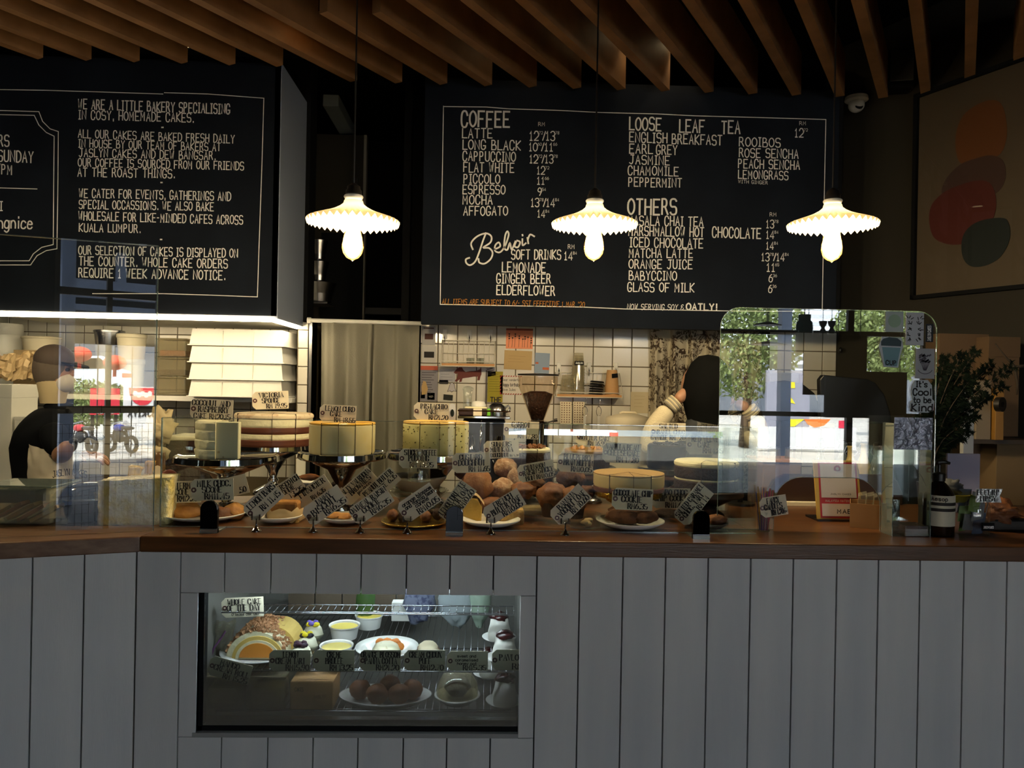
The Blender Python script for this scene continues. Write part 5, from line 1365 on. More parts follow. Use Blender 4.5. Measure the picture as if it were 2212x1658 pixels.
for i, (c_, l_) in enumerate((((96, 90, 70), 'lowest clear food box, almost empty, on the left shelf'), ((84, 60, 34), 'middle clear food box holding dark nuts'), ((176, 106, 66), 'topmost clear food box holding orange pieces'))):
    a_, b_ = A(336, 800, 4.02), A(404, 800, 4.02)
    w_ = (b_.x - a_.x) / 2
    h_ = S(41, 4.02)
    o = thing('food_box', l_, 'food box', ((a_.x + b_.x) / 2, 4.1, z), group='clear food boxes on the left shelf')
    MB().box(-w_ + .008, w_ - .008, -.08, .08, .002, h_ - .01).build('tub', M_tub, o, bevel=.006)
    MB().box(-w_, w_, -.088, .088, h_ - .01, h_ - .002).build('lid', M_tub, o, bevel=.003)
    MB().box(-w_ + .014, w_ - .014, -.07, .07, .006, h_ * (.35 if i else .15)).build('contents', mat('contents_%d' % i, c_, 0.8, bump=(80, .8)), o, bevel=.004)
    z += h_
def tub(px0, px1, y0, y1, Y, label, m, lid=True):
    a, b = A(px0, y1, Y), A(px1, y0, Y)
    r = (b.x - a.x) / 2
    h = b.z - a.z
    o = thing('round_tub', label, 'tub', ((a.x + b.x) / 2, Y, a.z))
    MB().lathe([(0, 0), (r * .84, 0), (r * .95, h * .85), (r * .95, h * .86)], n=36).build('body', m, o, smooth='auto')
    MB().lathe([(r * .96, h * .84), (r, h * .86), (r, h * .97), (r * .95, h), (0, h)], n=36).build('lid', m, o, smooth='auto')
    return o
tub(253, 316, 722, 776, 4.0, 'round white lidded tub seen through the left shield', M_card)
tub(204, 268, 714, 744, 4.15, 'wide grey basin behind the round white tub', M_steel)
tub(206, 256, 744, 850, 4.15, 'tall white bucket under the grey basin', M_white)
tub(258, 312, 776, 851, 4.0, 'plain white bucket under the round white tub', M_white)
wbx_ = thing('cardboard_box', 'kraft box under the yellowish tub at the shelf left end', 'box', A(90, 851, 4.1))
MB().box(-.1, .1, -.08, .08, 0, S(92, 4.1)).build('box_body', M_paper, wbx_, bevel=.003)
MB().box(-.1, .1, -.081, -.079, S(80, 4.1), S(92, 4.1)).build('flap', M_paper, wbx_)
tub(50, 130, 728, 758, 4.1, 'yellowish tub on the shelf at the left end', M_card)
tub(-30, 46, 700, 850, 4.15, 'large pale container at the left frame edge', M_white)
# boxes and appliances at the left end
for i, (x0, x1, y0, y1, Y, lb_) in enumerate(((-20, 26, 830, 1040, 3.5, 'tall pale appliance side at the left frame edge'), (30, 72, 900, 955, 3.5, 'upper white cake box behind the staff member back'), (28, 76, 955, 990, 3.5, 'middle white cake box with a small dark emblem'), (28, 82, 990, 1040, 3.5, 'lowest wide white cake box by the frame edge'), (14, 40, 790, 851, 4.12, 'pale box on the shelf under the paper bags'))):
    a_, b_ = A(x0, y1, Y), A(x1, y0, Y)
    o = thing('cake_box', lb_, 'box', ((a_.x + b_.x) / 2, Y + .1, a_.z))
    w_, h_ = (b_.x - a_.x) / 2, b_.z - a_.z
    MB().box(-w_, w_, -.1, .1, 0, h_ * .9).build('box_body', M_white, o, bevel=.002)
    MB().box(-w_ - .002, w_ + .002, -.102, .102, h_ * .86, h_).build('lid', M_white, o, bevel=.002)
wt_ = thing('work_table', 'pale work table carrying the stacked cake boxes at the left', 'table', (A(40, 1040, 3.5).x, 3.6, 0))
zt_w = A(40, 1040, 3.5).z - .001
MB().box(-.35, .12, -.12, .15, zt_w - .03, zt_w).build('table_top', M_white, wt_)
for x in (-.33, .1):
    MB().box(x - .02, x + .02, -.1, .13, 0, zt_w - .03).build('leg', M_steel, wt_)
pbg = thing('paper_bags', 'heap of crumpled kraft paper bags at the far left', 'paper bags', A(30, 800, 3.78))
for i in range(4):
    x, y = (-.08, -.03, .03, .06)[i], i * .03
    mb = MB().sheet(lambda u, v: V((x - .06 + .13 * u + .02 * v, y + .02 * noise.noise(V((u * 5, v * 5, i))), -.04 + .12 * v + .03 * noise.noise(V((u * 3, v * 3, i + 9))))), 8, 8)
    mb.build('bag', M_paper, pbg, solid=.004)

# ============================================================ PEOPLE
def skin(name, joints, edges, mt, parent, sub=2, root=0, smooth=True):
    """joints: list of (vec, radius or (rx,ry))"""
    me = bpy.data.meshes.new(name)
    me.from_pydata([tuple(j[0]) for j in joints], edges, [])
    me.update()
    o = bpy.data.objects.new(name, me)
    col.objects.link(o)
    me.materials.append(mt)
    if parent is not None:
        o.parent = parent
    sk = o.modifiers.new('skin', 'SKIN')
    sk.use_smooth_shade = True
    for i, d in enumerate(me.skin_vertices[0].data):
        r = joints[i][1]
        d.radius = r if isinstance(r, tuple) else (r, r)
        d.use_root = i == root
    sb = o.modifiers.new('sub', 'SUBSURF')
    sb.levels = sb.render_levels = sub
    return o
M_skin = mat('skin', (168, 124, 96), 0.55)
M_blackc = mat('black_cotton', (16, 18, 22), 0.9, spec=.1)
M_scarf = mat('brown_scarf', (100, 88, 78), 0.85, bump=(20, .3))
# --- person behind the left shield, profile facing right
def hand(par, c, ux, uz, uy, m, sc_=1.0, curl=.5, side=1, name='hand'):
    """palm from c along ux (fingers), uz across, uy palm normal"""
    ux, uy, uz = V(ux).normalized(), V(uy).normalized(), V(uz).normalized()
    J = [(V(c), .018 * sc_), (V(c) + ux * .04 * sc_, .022 * sc_), (V(c) + ux * .07 * sc_, .018 * sc_)]
    E = [(0, 1), (1, 2)]
    o = skin(name, J, E, m, par, 1)
    for i, (off, l) in enumerate(((-.026, .032), (-.009, .038), (.008, .036), (.024, .028))):
        b = V(c) + ux * .065 * sc_ + uz * off * sc_
        p1 = b + (ux * math.cos(curl * .5) + uy * math.sin(curl * .5)) * l * sc_
        p2 = p1 + (ux * math.cos(curl * 1.2) + uy * math.sin(curl * 1.2)) * l * .7 * sc_
        p3 = p2 + (ux * math.cos(curl * 1.8) + uy * math.sin(curl * 1.8)) * l * .5 * sc_
        skin('finger', [(b - ux * .02 * sc_, .009 * sc_), (b, .009 * sc_), (p1, .008 * sc_), (p2, .0075 * sc_), (p3, .006 * sc_)], [(0, 1), (1, 2), (2, 3), (3, 4)], m, o, 1)
    b = V(c) + ux * .02 * sc_ - uz * .02 * side * sc_
    skin('thumb', [(b, .011 * sc_), (b - uz * .022 * side * sc_ + ux * .02 * sc_, .0105 * sc_), (b - uz * .03 * side * sc_ + ux * .045 * sc_ + uy * .008 * sc_, .008 * sc_)], [(0, 1), (1, 2)], m, o, 1)
    return o
Yp = 3.1
def PW(x, y, dy=0): return A(x, y, Yp + dy)
p1_ = thing('person', 'person in cap, mask and black top with a printed apron behind the left shield', 'person', (PW(110, 900).x, Yp, 0))
org = p1_.location.copy()
def q1(x, y, dy=0): return PW(x, y, dy) - org
hip = q1(120, 1110); 
body = skin('body', [(hip, (.13, .11)), (q1(98, 1040), (.115, .12)), (q1(96, 980), (.12, .14)), (q1(112, 925), (.105, .15)), (q1(124, 890), (.06, .07)), (q1(128, 868), (.045, .045)),
     (V((hip.x, .09, .45)), .065), (V((hip.x - .02, .09, .06)), .05), (V((hip.x, -.09, .45)), .065), (V((hip.x - .02, -.09, .06)), .05), (V((hip.x + .1, .09, .03)), .04), (V((hip.x + .1, -.09, .03)), .04), (q1(112, 915, .16), .06), (q1(112, 915, -.16), .06)],
     [(0, 1), (1, 2), (2, 3), (3, 4), (4, 5), (0, 6), (6, 7), (7, 10), (0, 8), (8, 9), (9, 11), (3, 12), (3, 13)], M_blackc, p1_)
hc = q1(120, 800)
hs = .8
head = MB().ball(hc, .078 * hs, .07 * hs, .098, n=24, m=16)
head.ball(hc + V((.078 * hs, 0, -.005)), .014, .012, .02)
head.build('head', M_skin, p1_, smooth=True)
MB().ball(hc + V((-.012, 0, .008)), .09 * hs, .083 * hs, .1 * .95, n=24, m=16).build('head_scarf', M_scarf, p1_, smooth=True)
MB().lathe([(.045, -.1), (.05, -.06), (.058, -.02), (.045, .03)], c=hc + V((-.008, 0, -.03)), n=24).build('scarf_neck', mat('cream_scarf', (196, 176, 136), 0.85), p1_, smooth=True)
MB().ball(hc + V((-.006, 0, .045)), .092 * hs, .086 * hs, .06, n=24, m=12).build('cap', mat('brown_cap', (84, 72, 66), 0.8), p1_, smooth=True)
MB().prism([(0, -.055), (.05, -.05), (.07, -.02), (.07, .02), (.05, .05), (0, .055)], hc + V((.052, 0, .028)), (1, 0, -.25), (0, 0, 1), (0, 1, 0), .006).build('cap_brim', M_blackc, p1_)
MB().ball(hc + V((.036, 0, -.045)), .04, .046, .042, n=18, m=12).build('face_mask', mat('mask_white', (206, 196, 180), 0.8), p1_, smooth=True)
for s in (-1, 1):
    MB().ball(hc + V((.06, s * .024, .004)), .008, .012, .007).build('eye', M_ink, p1_, smooth=True)
sl = skin('sleeve', [(q1(112, 915, -.16), .058), (q1(118, 950, -.2), .05), (q1(128, 985, -.18), .04)], [(0, 1), (1, 2)], M_blackc, p1_)
skin('forearm', [(q1(128, 985, -.18), .036), (q1(140, 975, -.26), .032), (q1(150, 955, -.28), .024)], [(0, 1), (1, 2)], M_skin, p1_)
hand(p1_, q1(150, 955, -.28), (1, -.1, .5), (0, 1, .2), (.3, 0, -1), mat('black_glove', (22, 24, 28), 0.5), 1.0, .6)
skin('sleeve', [(q1(112, 915, .16), .058), (q1(120, 955, .2), .05), (q1(132, 990, .16), .038)], [(0, 1), (1, 2)], M_blackc, p1_)
skin('forearm', [(q1(132, 990, .16), .034), (q1(150, 990, .1), .03), (q1(165, 985, .06), .024)], [(0, 1), (1, 2)], M_skin, p1_)
hand(p1_, q1(165, 985, .06), (1, -.1, .1), (0, 1, .2), (.3, 0, -1), M_skin, 1.0, .6)
# apron bulging in front, printed
apc = q1(150, 1005)
ap = MB().sheet(lambda u, v: V((apc.x - .075 + .17 * u + .012 * noise.noise(V((u * 3, v * 3, 1))), -.15 - .05 * math.sin(PI * u) * (.5 + v * .5) + .012 * noise.noise(V((u * 6, v * 6, 4))), apc.z + .1 - .24 * v - .02 * math.cos(PI * (u - .5)) * (1 - v))), 22, 18)
ap.build('apron', mat('cream_apron', (206, 196, 176), 0.85), p1_, smooth=True)
tb = MB()
for i, ch in enumerate("JASLYN CAKES"):
    t = (i - 5.5) / 5.5
    pp = PW(148 + t * 34, 1031 - 5 * (1 - t * t) - 0, -.22) - org
    text(tb, ch, pp, (1, 0, .08 * -t), (0, 0, 1), .024, .0085, style='hand', lw=.0028)
text(tb, "KUALA LUMPUR", PW(128, 1039, -.22) - org, (1, 0, 0), (0, 0, 1), .006, .06, style='bold')
tb.build('apron_lettering', M_ink, p1_)

# --- hooded person at the right, seen from behind
Y2 = 3.0
p2_ = thing('person', 'person seen from behind in a black hood with cream sleeves raised to the head', 'person', (A(1530, 900, Y2).x, Y2, 0))
org = p2_.location.copy()
def q2(x, y, dy=0): return A(x, y, Y2 + dy) - org
M_grey_t = mat('charcoal_apron', (60, 63, 66), 0.9, spec=.1)
hip = q2(1535, 1160)
skin('body', [(hip, (.15, .11)), (q2(1535, 1080), (.14, .1)), (q2(1533, 1000), (.17, .11)), (q2(1532, 940), (.16, .09)), (q2(1532, 905), (.07, .07)), (q2(1530, 860), (.05, .05)),
     (V((hip.x - .09, 0, .5)), .075), (V((hip.x - .09, 0, .06)), .05), (V((hip.x + .09, 0, .5)), .075), (V((hip.x + .09, 0, .06)), .05), (V((hip.x - .09, .1, .03)), .04), (V((hip.x + .09, .1, .03)), .04), (q2(1462, 938), .06), (q2(1600, 940), .06)],
     [(0, 1), (1, 2), (2, 3), (3, 4), (4, 5), (0, 6), (6, 7), (7, 10), (0, 8), (8, 9), (9, 11), (3, 12), (3, 13)], M_grey_t, p2_)
MB().ball(q2(1526, 838, .03), .1, .105, .115, n=24, m=16).build('head', M_skin, p2_, smooth=True)
hk_ = MB()
def hw(q, z, an, j):
    return (q * (1 + .12 * noise.noise(V((math.cos(an) * 1.6, math.sin(an) * 1.6, z * 7 + 2)))), z)
cc_ = q2(1527, 900)
rr = S(105, Y2) / 2
prof = [(0, .247), (rr * .4, .24), (rr * .72, .213), (rr * .95, .165), (rr * 1.0, .12), (rr * .98, .07), (rr * .88, .02), (rr * .78, -.02), (rr * .82, -.06), (rr * .95, -.11), (rr * .98, -.2), (rr * .92, -.22)]
MB().lathe(prof, c=cc_, n=48, wob=hw, sy=1.05).build('black_hood', mat('black_hood', (13, 14, 14), 0.95, bump=(14, .5), spec=.08), p2_, smooth=True)
M_knit = mat('cream_knit', (214, 202, 168), 0.95, bump=(160, .4))
M_knitg = mat('grey_stripe_knit', (150, 144, 130), 0.95)
for s, pts, cf, hnd in ((-1, [(1462, 938, 0), (1396, 968, .0), (1418, 915, -.02), (1446, 880, -.02)], [(1446, 880, -.02), (1462, 866, -.02)], [(1462, 866, -.02), (1484, 842, -.0)]),
                        (1, [(1600, 940, 0), (1650, 965, 0), (1640, 925, -.02), (1628, 896, -.02)], [(1628, 896, -.02), (1616, 882, -.02)], [(1616, 882, -.02), (1588, 870, .02)])):
    P_ = [q2(x, y, d) for x, y, d in pts]
    skin('sleeve', [(P_[0], .055), (P_[1], .05), (P_[2], .042), (P_[3], .036)], [(0, 1), (1, 2), (2, 3)], M_knit, p2_)
    a, b = q2(*cf[0]), q2(*cf[1])
    for i in range(6):
        t0, t1 = i / 6, (i + 1) / 6
        MB().tube([a.lerp(b, t0), a.lerp(b, (t0 + t1) / 2), a.lerp(b, t1)], [.032, .034, .032], 16).build('cuff_band', M_knit if i % 2 else M_knitg, p2_, smooth=True)
    a, b = q2(*hnd[0]), q2(*hnd[1])
    skin('forearm', [(a, .024), (a.lerp(b, .5), .024), (b, .022)], [(0, 1), (1, 2)], M_skin, p2_)
    d = (b - a).normalized()
    hand(p2_, b, d, V((0, 1, .3)), V((-s * 1.0, 0, .5)), M_skin, 1.0, .8, side=s)

# ============================================================ THINGS ON THE LEFT RUN
def lpos(x, y): return Zp(x, y, ZC)
ct = thing('plastic_tub', 'clear plastic tub of wrapped biscuits at the left frame edge', 'tub', lpos(28, 1146) + V((0, .13, 0)))
MB().box(-.12, .06, -.07, .07, .0, .105).build('tub', glass('tub_plastic', (226, 228, 214), 0.08, body=.3, bodyc=(214, 214, 196)), ct, bevel=.02)
MB().box(-.125, .065, -.075, .075, .102, .108).build('rim', M_edge, ct, bevel=.002)
for i in range(7):
    x = -.09 + .02 * i
    MB().obox((x, -.03 + .01 * (i % 3), .03 + .006 * (i % 2)), V((.035, 0, .02)), V((0, .02, 0)), V((-.002, 0, .004))).build('wrapped_biscuit', (M_paper, mat('pink_wrap', (206, 150, 130), .4), M_card)[i % 3], ct)
    free([c for c in ct.children if c.name.startswith('wrapped_biscuit')][-1], ('tan', 'pink', 'cream')[i % 3] + ' wrapped biscuit inside the clear tub, ' + ('leftmost', 'second', 'third', 'fourth', 'fifth', 'sixth', 'rightmost')[i] + ' of the row', 'biscuit', 'biscuits in the clear tub')
MB().box(-.12, -.02, .0, .05, .05, .085).build('grey_box', M_grey, ct)
bw = thing('cake_dome', 'low smoked glass dome on a black bowl left of the cheese wheel', 'dome', lpos(132, 1143) + V((0, .14, 0)))
MB().lathe([(0, 0), (.05, 0), (.06, .02), (.066, .06), (.06, .065), (0, .065)], n=36).build('bowl', mat('black_plastic', (18, 20, 24), .2), bw, smooth='auto')
MB().lathe([(.074, .066), (.07, .085), (.05, .1), (.02, .106), (0, .107)], n=36).build('dome', M_smoke, bw, smooth=True)
MB().lathe([(.076, .063), (.078, .066), (.076, .069)], n=36).build('rim', M_edge, bw, smooth=True)
ch = thing('cheese_block', 'large yellowish block wrapped in crinkled cling film', 'food', lpos(262, 1141) + V((0.0, .1, 0)))
ch.rotation_euler = (0, 0, .12)
w_ = S(172, 2.1) / 2; h_ = S(97, 2.1)
M_cling = mat('cling_wrapped_cheese', (240, 214, 128), 0.14, var=(22, (250, 240, 196), 0.4, 0.65), bump=(30, 1.6), coat=.5)
mb = MB()
N_ = 26
def chf(u, v):
    a = u * 2 * PI
    ca, sa = math.cos(a), math.sin(a)
    k = 1 / max(abs(ca), abs(sa)) * .9 + .1
    top = 1 - .10 * v
    r = .96 + .04 * noise.noise(V((ca * 4, sa * 4, v * 5)))
    return V((ca * k * w_ * .93 * r * (.94 + .08 * v) + (.006 if ca < 0 else 0) * v, sa * k * .055 * r, h_ * v * (1 + .05 * ca * v) + .003 * noise.noise(V((u * 30, v * 12, 1)))))
mb.sheet(chf, 60, 16)
mb.add([tuple(chf(i / 60, 1)) for i in range(60)] + [(0, 0, h_ * 1.01)], [(i, (i + 1) % 60, 60) for i in range(60)])
mb.build('wrapped_block', M_cling, ch, smooth=True)
for i, (x, y, Y, nm, lab, m, w, h) in enumerate(((290, 1030, 2.5, 'snack_bag', 'small printed snack bag behind the wrapped block', mat('yellow_bag', (206, 176, 90), .4), .04, .07), (321, 1020, 2.45, 'snack_box', 'narrow yellow box behind the wrapped block', mat('ochre_box', (190, 150, 60), .5), .025, .07),
                                  (345, 1010, 2.6, 'snack_bag', 'brown transparent bag at the case left edge', mat('brown_bag', (110, 82, 54), .3), .035, .1))):
    p = A(x, y, Y)
    o = thing(nm, lab, 'packet', (p.x, Y, ZC))
    hh_ = p.z - ZC + h / 2
    MB().sheet(lambda u, v: V((-w / 2 + w * u, -.012 * math.sin(PI * u) * math.sin(PI * min(1, v + .1)) + .004 * noise.noise(V((u * 6, v * 6, i))), hh_ * v)), 8, 12).build('front', m, o, smooth=True, solid=.02)
    MB().prism([(.014 * math.cos(t), .016 * math.sin(t)) for t in [q * PI / 6 for q in range(12)]], (0, -.02, hh_ * .62), (1, 0, 0), (0, 1, 0), (0, 0, 1), .002).build('round_label', M_card, o)
fb_ = thing('fabric_bow', 'crumpled cream cloth bundle behind the wrapped block', 'cloth', A(345, 925, 2.7))
MB().ball((0, 0, 0), .05, .04, .06, bump=.7, seed=3, n=20, m=14).ball((-.01, .01, -.09), .06, .04, .05, bump=.7, seed=8, n=20, m=14).build('cloth', mat('cream_cloth', (196, 180, 140), .8), fb_, smooth=True)
MB().box(-.04, .04, 0, .05, ZC - A(345, 925, 2.7).z, -.1).build('jar_below', M_cupc, fb_, bevel=.01)
# ============================================================ STICKERS ON THE RIGHT SHIELD
Ys = YR - 0.0012
def sticker(x0, y0, x1, y1, c, label, ang=0, lines=None, lm=None, style='hand', r=None):
    o, W, H = card('sticker', x0, y0, x1, y1, c, label, 'sticker', ang=ang, Y=Ys, lines=lines, lm=lm, thick=.0006, style=style)
    o['group'] = 'stickers on the acrylic shield'
    return o, W, H
o, W, H = sticker(1912, 672, 1952, 717, (196, 204, 200), 'square translucent sticker with a pale green round emblem')
MB().prism([(W * .72 * math.cos(t), W * .72 * math.sin(t) + .002) for t in [q * PI / 10 for q in range(20)]], (0, -.0012, 0), (1, 0, 0), (0, 1, 0), (0, 0, 1), .0004).build('green_emblem', mat('mint', (166, 190, 162), .7), o)
o, W, H = sticker(1956, 674, 1996, 746, (206, 206, 210), 'tall white sticker covered in small black drawings')
mb = MB()
for r_ in range(5):
    for c_ in range(2):
        for q in range(3):
            x, z = -W * .6 + c_ * W * 1.1 + RND.uniform(-.2, .25) * W, -H * .72 + r_ * H * .33 + RND.uniform(-.06, .06) * H
            a = RND.uniform(0, 3)
            ribbon(mb, [V((x, -.0012, z)), V((x + .008 * math.cos(a), -.0012, z + .008 * math.sin(a)))], V((1, 0, 0)), V((0, 0, 1)), .0022)
mb.build('drawings', M_ink, o)
sticker(1999, 699, 2016, 739, (30, 34, 40), 'narrow black sticker with upright white lettering', lines=None)
tb = MB(); text(tb, "JASLYN CAKES", A(2010.5, 736, Ys - .002), (0, 0, 1), (-1, 0, 0), S(7, Ys), S(33, Ys), style='bold')
so = [x for x in bpy.data.objects if x.get('label', '').startswith('narrow black sticker')][0]
tb.build('sticker_lettering', M_chalk, so, world=True)
o, W, H = sticker(1977, 752, 2019, 818, (178, 178, 180), 'tall grey sticker with a bouquet drawing')
mb = MB()
for q in range(26):
    a, b = RND.uniform(-.6, .6) * W, RND.uniform(.1, .6) * H
    mb.obox((a, -.0012, b), (.003, 0, .002), (0, .0002, 0), (-.001, 0, .002))
for q in range(7):
    ribbon(mb, [V(((q - 3) * W * .16, -.0012, .1 * H)), V(((q - 3) * W * .04, -.0012, -.45 * H))], V((1, 0, 0)), V((0, 0, 1)), .0012)
ribbon(mb, [V((W * .8 * math.sin(t), -.0012, -H * .3 - W * .6 * math.cos(t))) for t in [-1.2 + q * .24 for q in range(11)]], V((1, 0, 0)), V((0, 0, 1)), .002)
mb.build('bouquet_drawing', mat('print_grey'), o)
# paper cup sticker
cpn = A(1925, 759, Ys)
o = tag(bpy.data.objects.new('sticker', None), 'teal takeaway cup shaped sticker reading CUP', 'sticker', 'stickers on the acrylic shield'); col.objects.link(o); o.location = cpn
def pp(L): return [((A(x, y, Ys) - cpn).x, (A(x, y, Ys) - cpn).z) for x, y in L]
def flat(L, d, m, nm, par=None):
    return MB().prism(pp(L), (0, -d, 0), (1, 0, 0), (0, 1, 0), (0, 0, 1), .0004).build(nm, m, par or o)
flat([(1905, 727), (1948, 729), (1951, 748), (1944, 770), (1940, 794), (1909, 792), (1904, 770), (1898, 748)], .0006, mat('sticker_white', (206, 212, 214), .6), 'border')
flat([(1908, 731), (1920, 728), (1938, 730), (1947, 737), (1946, 748), (1903, 746), (1903, 737)], .0011, mat('teal_dark', (54, 74, 80), .6), 'lid')
flat([(1905, 749), (1945, 751), (1937, 791), (1911, 789)], .0011, mat('teal_light', (120, 160, 168), .6), 'cup')
tb = MB(); text(tb, "CUP", V(((A(1913, 787, Ys) - cpn).x, -.002, (A(1913, 787, Ys) - cpn).z)), (1, 0, -.03), (0, 0, 1), S(9, Ys), S(23, Ys), style='bold'); tb.build('cup_lettering', M_ink, o)
# kind sticker
cpn = A(1992, 858, Ys)
o = tag(bpy.data.objects.new('sticker', None), "white-edged dark lettering sticker reading It's Cool to be Kind", 'sticker', 'stickers on the acrylic shield'); col.objects.link(o); o.location = cpn
flat([(1976, 821), (2004, 820), (2013, 832), (2014, 862), (2018, 866), (2016, 886), (2004, 891), (1972, 890), (1965, 880), (1967, 868), (1972, 864), (1968, 846), (1970, 834)], .0006, mat('sticker_white'), 'border')
tb = MB()
for s_, x0, x1, y, h_ in (("It's", 1979, 2002, 835, 12), ("Cool", 1972, 2011, 853, 14), ("to be", 1973, 2010, 869, 12), ("Kind", 1969, 2013, 887, 15)):
    p_, q_ = A(x0, y, Ys) - cpn, A(x1, y + .4, Ys) - cpn
    text(tb, s_, V((p_.x, -.0014, p_.z)), (q_ - p_) * 1, (0, 0, 1), S(h_, Ys), (q_ - p_).length, style='bold')
tb.build('bold_lettering', M_ink, o)

# ============================================================ TILL SIDE OF THE COUNTER
# payment card
pc = thing('payment_sign', 'tilted yellow-edged payment card stand with a red frame', 'sign', A(1815, 1118, 2.3))
pc.location.z = ZC + .004
W, H = S(101, 2.3) / 2, S(128, 2.3)
MB().add([(-W, 0, 0), (W, 0, 0), (W * .92, .03, H), (-W * 1.05, .03, H)] + [(-W, .005, 0), (W, .005, 0), (W * .92, .035, H), (-W * 1.05, .035, H)], [(0, 1, 2, 3), (7, 6, 5, 4), (0, 4, 5, 1), (1, 5, 6, 2), (2, 6, 7, 3), (3, 7, 4, 0)]).build('yellow_board', mat('yellow_card', (206, 168, 70), .5), pc)
def py(z): return .03 * z / H
def pq(x0, x1, z0, z1, d, m, nm):
    MB().add([(x0 * W, py(z0 * H) - d, z0 * H), (x1 * W, py(z0 * H) - d, z0 * H), (x1 * W * .985, py(z1 * H) - d, z1 * H), (x0 * W * .985 - .001, py(z1 * H) - d, z1 * H)], [(0, 1, 2, 3)]).build(nm, m, pc)
M_red = mat('sign_red', (176, 42, 52), .5); M_off = mat('sign_white', (206, 196, 186), .5)
pq(-.86, .86, .03, .97, .001, M_red, 'red_frame')
pq(-.78, .78, .37, .94, .0018, M_off, 'upper_panel')
pq(-.78, .78, .06, .27, .0018, M_off, 'lower_panel')
tb = MB()
text(tb, "MALAYSIA NATIONAL", (-W * .62, py(.3 * H) - .003, .3 * H), (1, 0, 0), (0, .05, 1), H * .035, W * 1.24, style='bold'); tb.build('white_lettering', M_off, pc)
tb = MB()
text(tb, "MAE", (-W * .12, py(.11 * H) - .003, .11 * H), (1, 0, 0), (0, .05, 1), H * .065, W * .6, style='bold')
text(tb, "JASLYN CAKES", (-W * .38, py(.42 * H) - .003, .42 * H), (1, 0, 0), (0, .05, 1), H * .022, W * .9, style='bold')
tb.build('black_lettering', M_ink, pc)
MB().prism([(.011 * math.cos(q * PI / 4 + .4) - W * .02, .011 * math.sin(q * PI / 4 + .4)) for q in range(8)], (0, py(.86 * H) - .003, .86 * H), (1, 0, 0), (0, 1, 0), (0, 0, 1), .0008).build('round_emblem', M_red, pc)
MB().prism([(.005 * math.cos(q * PI / 4 + .4) - W * .02, .005 * math.sin(q * PI / 4 + .4)) for q in range(8)], (0, py(.86 * H) - .004, .86 * H), (1, 0, 0), (0, 1, 0), (0, 0, 1), .0008).build('emblem_centre', M_off, pc)
MB().box(-W * 1.05, W * 1.05, -.012, .08, -.004, .002).build('black_base', M_bake, pc)
MB().obox((0, .055, H * .3), (W * .5, 0, 0), V((0, .002, .0)), V((0, -.02, H * .3))).build('back_strut', M_bake, pc)
# kraft box
kb_ = thing('kraft_box', 'open kraft cardboard tray of packets right of the payment card', 'box', Zp(1880, 1140, ZC))
kb_.location.y += .03; kb_.location.x += .022; kb_.rotation_euler = (0, 0, -.45)
for x0, x1, y0, y1 in ((-.06, .05, -.05, -.047), (-.06, .05, .05, .053), (-.062, -.06, -.05, .053), (.05, .053, -.05, .053)):
    MB().box(x0, x1, y0, y1, 0, .07).build('side', mat('kraft_board', (150, 106, 60), .8), kb_)
MB().box(-.06, .05, -.048, .05, 0.001, .004).build('base', mat('kraft_board'), kb_)
for i in range(4):
    MB().obox((-.03 + .02 * i, .0, .06), V((.012, .004, .003)), (0, .025, .002), (.002, 0, .035)).build('packet', M_cupc, kb_, bevel=.003)
    free([c for c in kb_.children if c.name.startswith('packet')][-1], ('leftmost', 'second', 'third', 'rightmost')[i] + ' clear packet standing in the open kraft tray', 'packet', 'packets in the kraft tray')
fx = thing('foil_sachet', 'shiny silver sachet standing against the kraft box', 'sachet', Zp(1912, 1142, ZC) + V((0, -.03, 0)))
MB().sheet(lambda u, v: V((-.026 + .052 * u, .008 * math.sin(PI * u) * math.sin(PI * v) * -1 + .003 * noise.noise(V((u * 9, v * 9, 2))), .012 + .078 * v)), 12, 14).build('sachet', mat('silver_foil', (206, 206, 210), .2, .8, bump=(60, .8)), fx, smooth=True)
MB().box(-.02, .02, -.004, .004, 0, .013).build('fold', M_card, fx)
# dark paddle board leaning behind
dp_ = thing('serving_board', 'dark wooden serving board seen through the shield opening', 'board', A(1725, 1090, 2.62)); dp_.location.z = ZC
MB().prism([(-.11, 0), (.11, 0), (.11, .04), (.09, .085), (.05, .105), (-.05, .105), (-.09, .085), (-.11, .04)], (0, 0, 0), (1, 0, 0), (0, 1, .0), (0, 0, 1), .018).build('board', mat('dark_walnut', (50, 30, 18), .5), dp_, bevel=.003)
MB().box(-.05, .08, -.03, -.002, 0, .012).build('cream_base_block', M_card, dp_)
dp2 = copy_tree(dp_, (A(1890, 1090, 2.62).x, 2.64, ZC)); dp2['label'] = 'second dark wooden board behind the payment card'; 
# candles
cc_ = thing('candle_cup', 'clear cup full of thin striped birthday candles', 'cup', Zp(1655, 1150, ZC) + V((0, .02, 0)))
MB().lathe([(.016, 0), (.017, .002), (.02, .055), (.0205, .056)], n=24).build('cup', M_clear, cc_, smooth=True)
for i in range(22):
    a, r_ = i * 2.4, .003 + .0125 * (i / 22) ** .5
    x, y = r_ * math.cos(a), r_ * math.sin(a)
    k = RND.uniform(1.3, 1.9)
    cn_ = MB().tube([(x * .8, y * .8, .004), (x * k, y * k, RND.uniform(.085, .125))], .0012, 5).build('candle', (mat('candle_purple', (110, 60, 130), .4), mat('candle_white', (206, 206, 206), .4), mat('candle_blue', (60, 80, 150), .4), mat('candle_pink', (190, 90, 120), .4), mat('candle_gold', (170, 140, 70), .3))[i % 5], cc_)
    free(cn_, ('thin purple', 'thin white', 'thin blue', 'thin pink', 'thin gold')[i % 5] + ' birthday candle standing in the clear cup', 'candle', 'birthday candles in the cup')
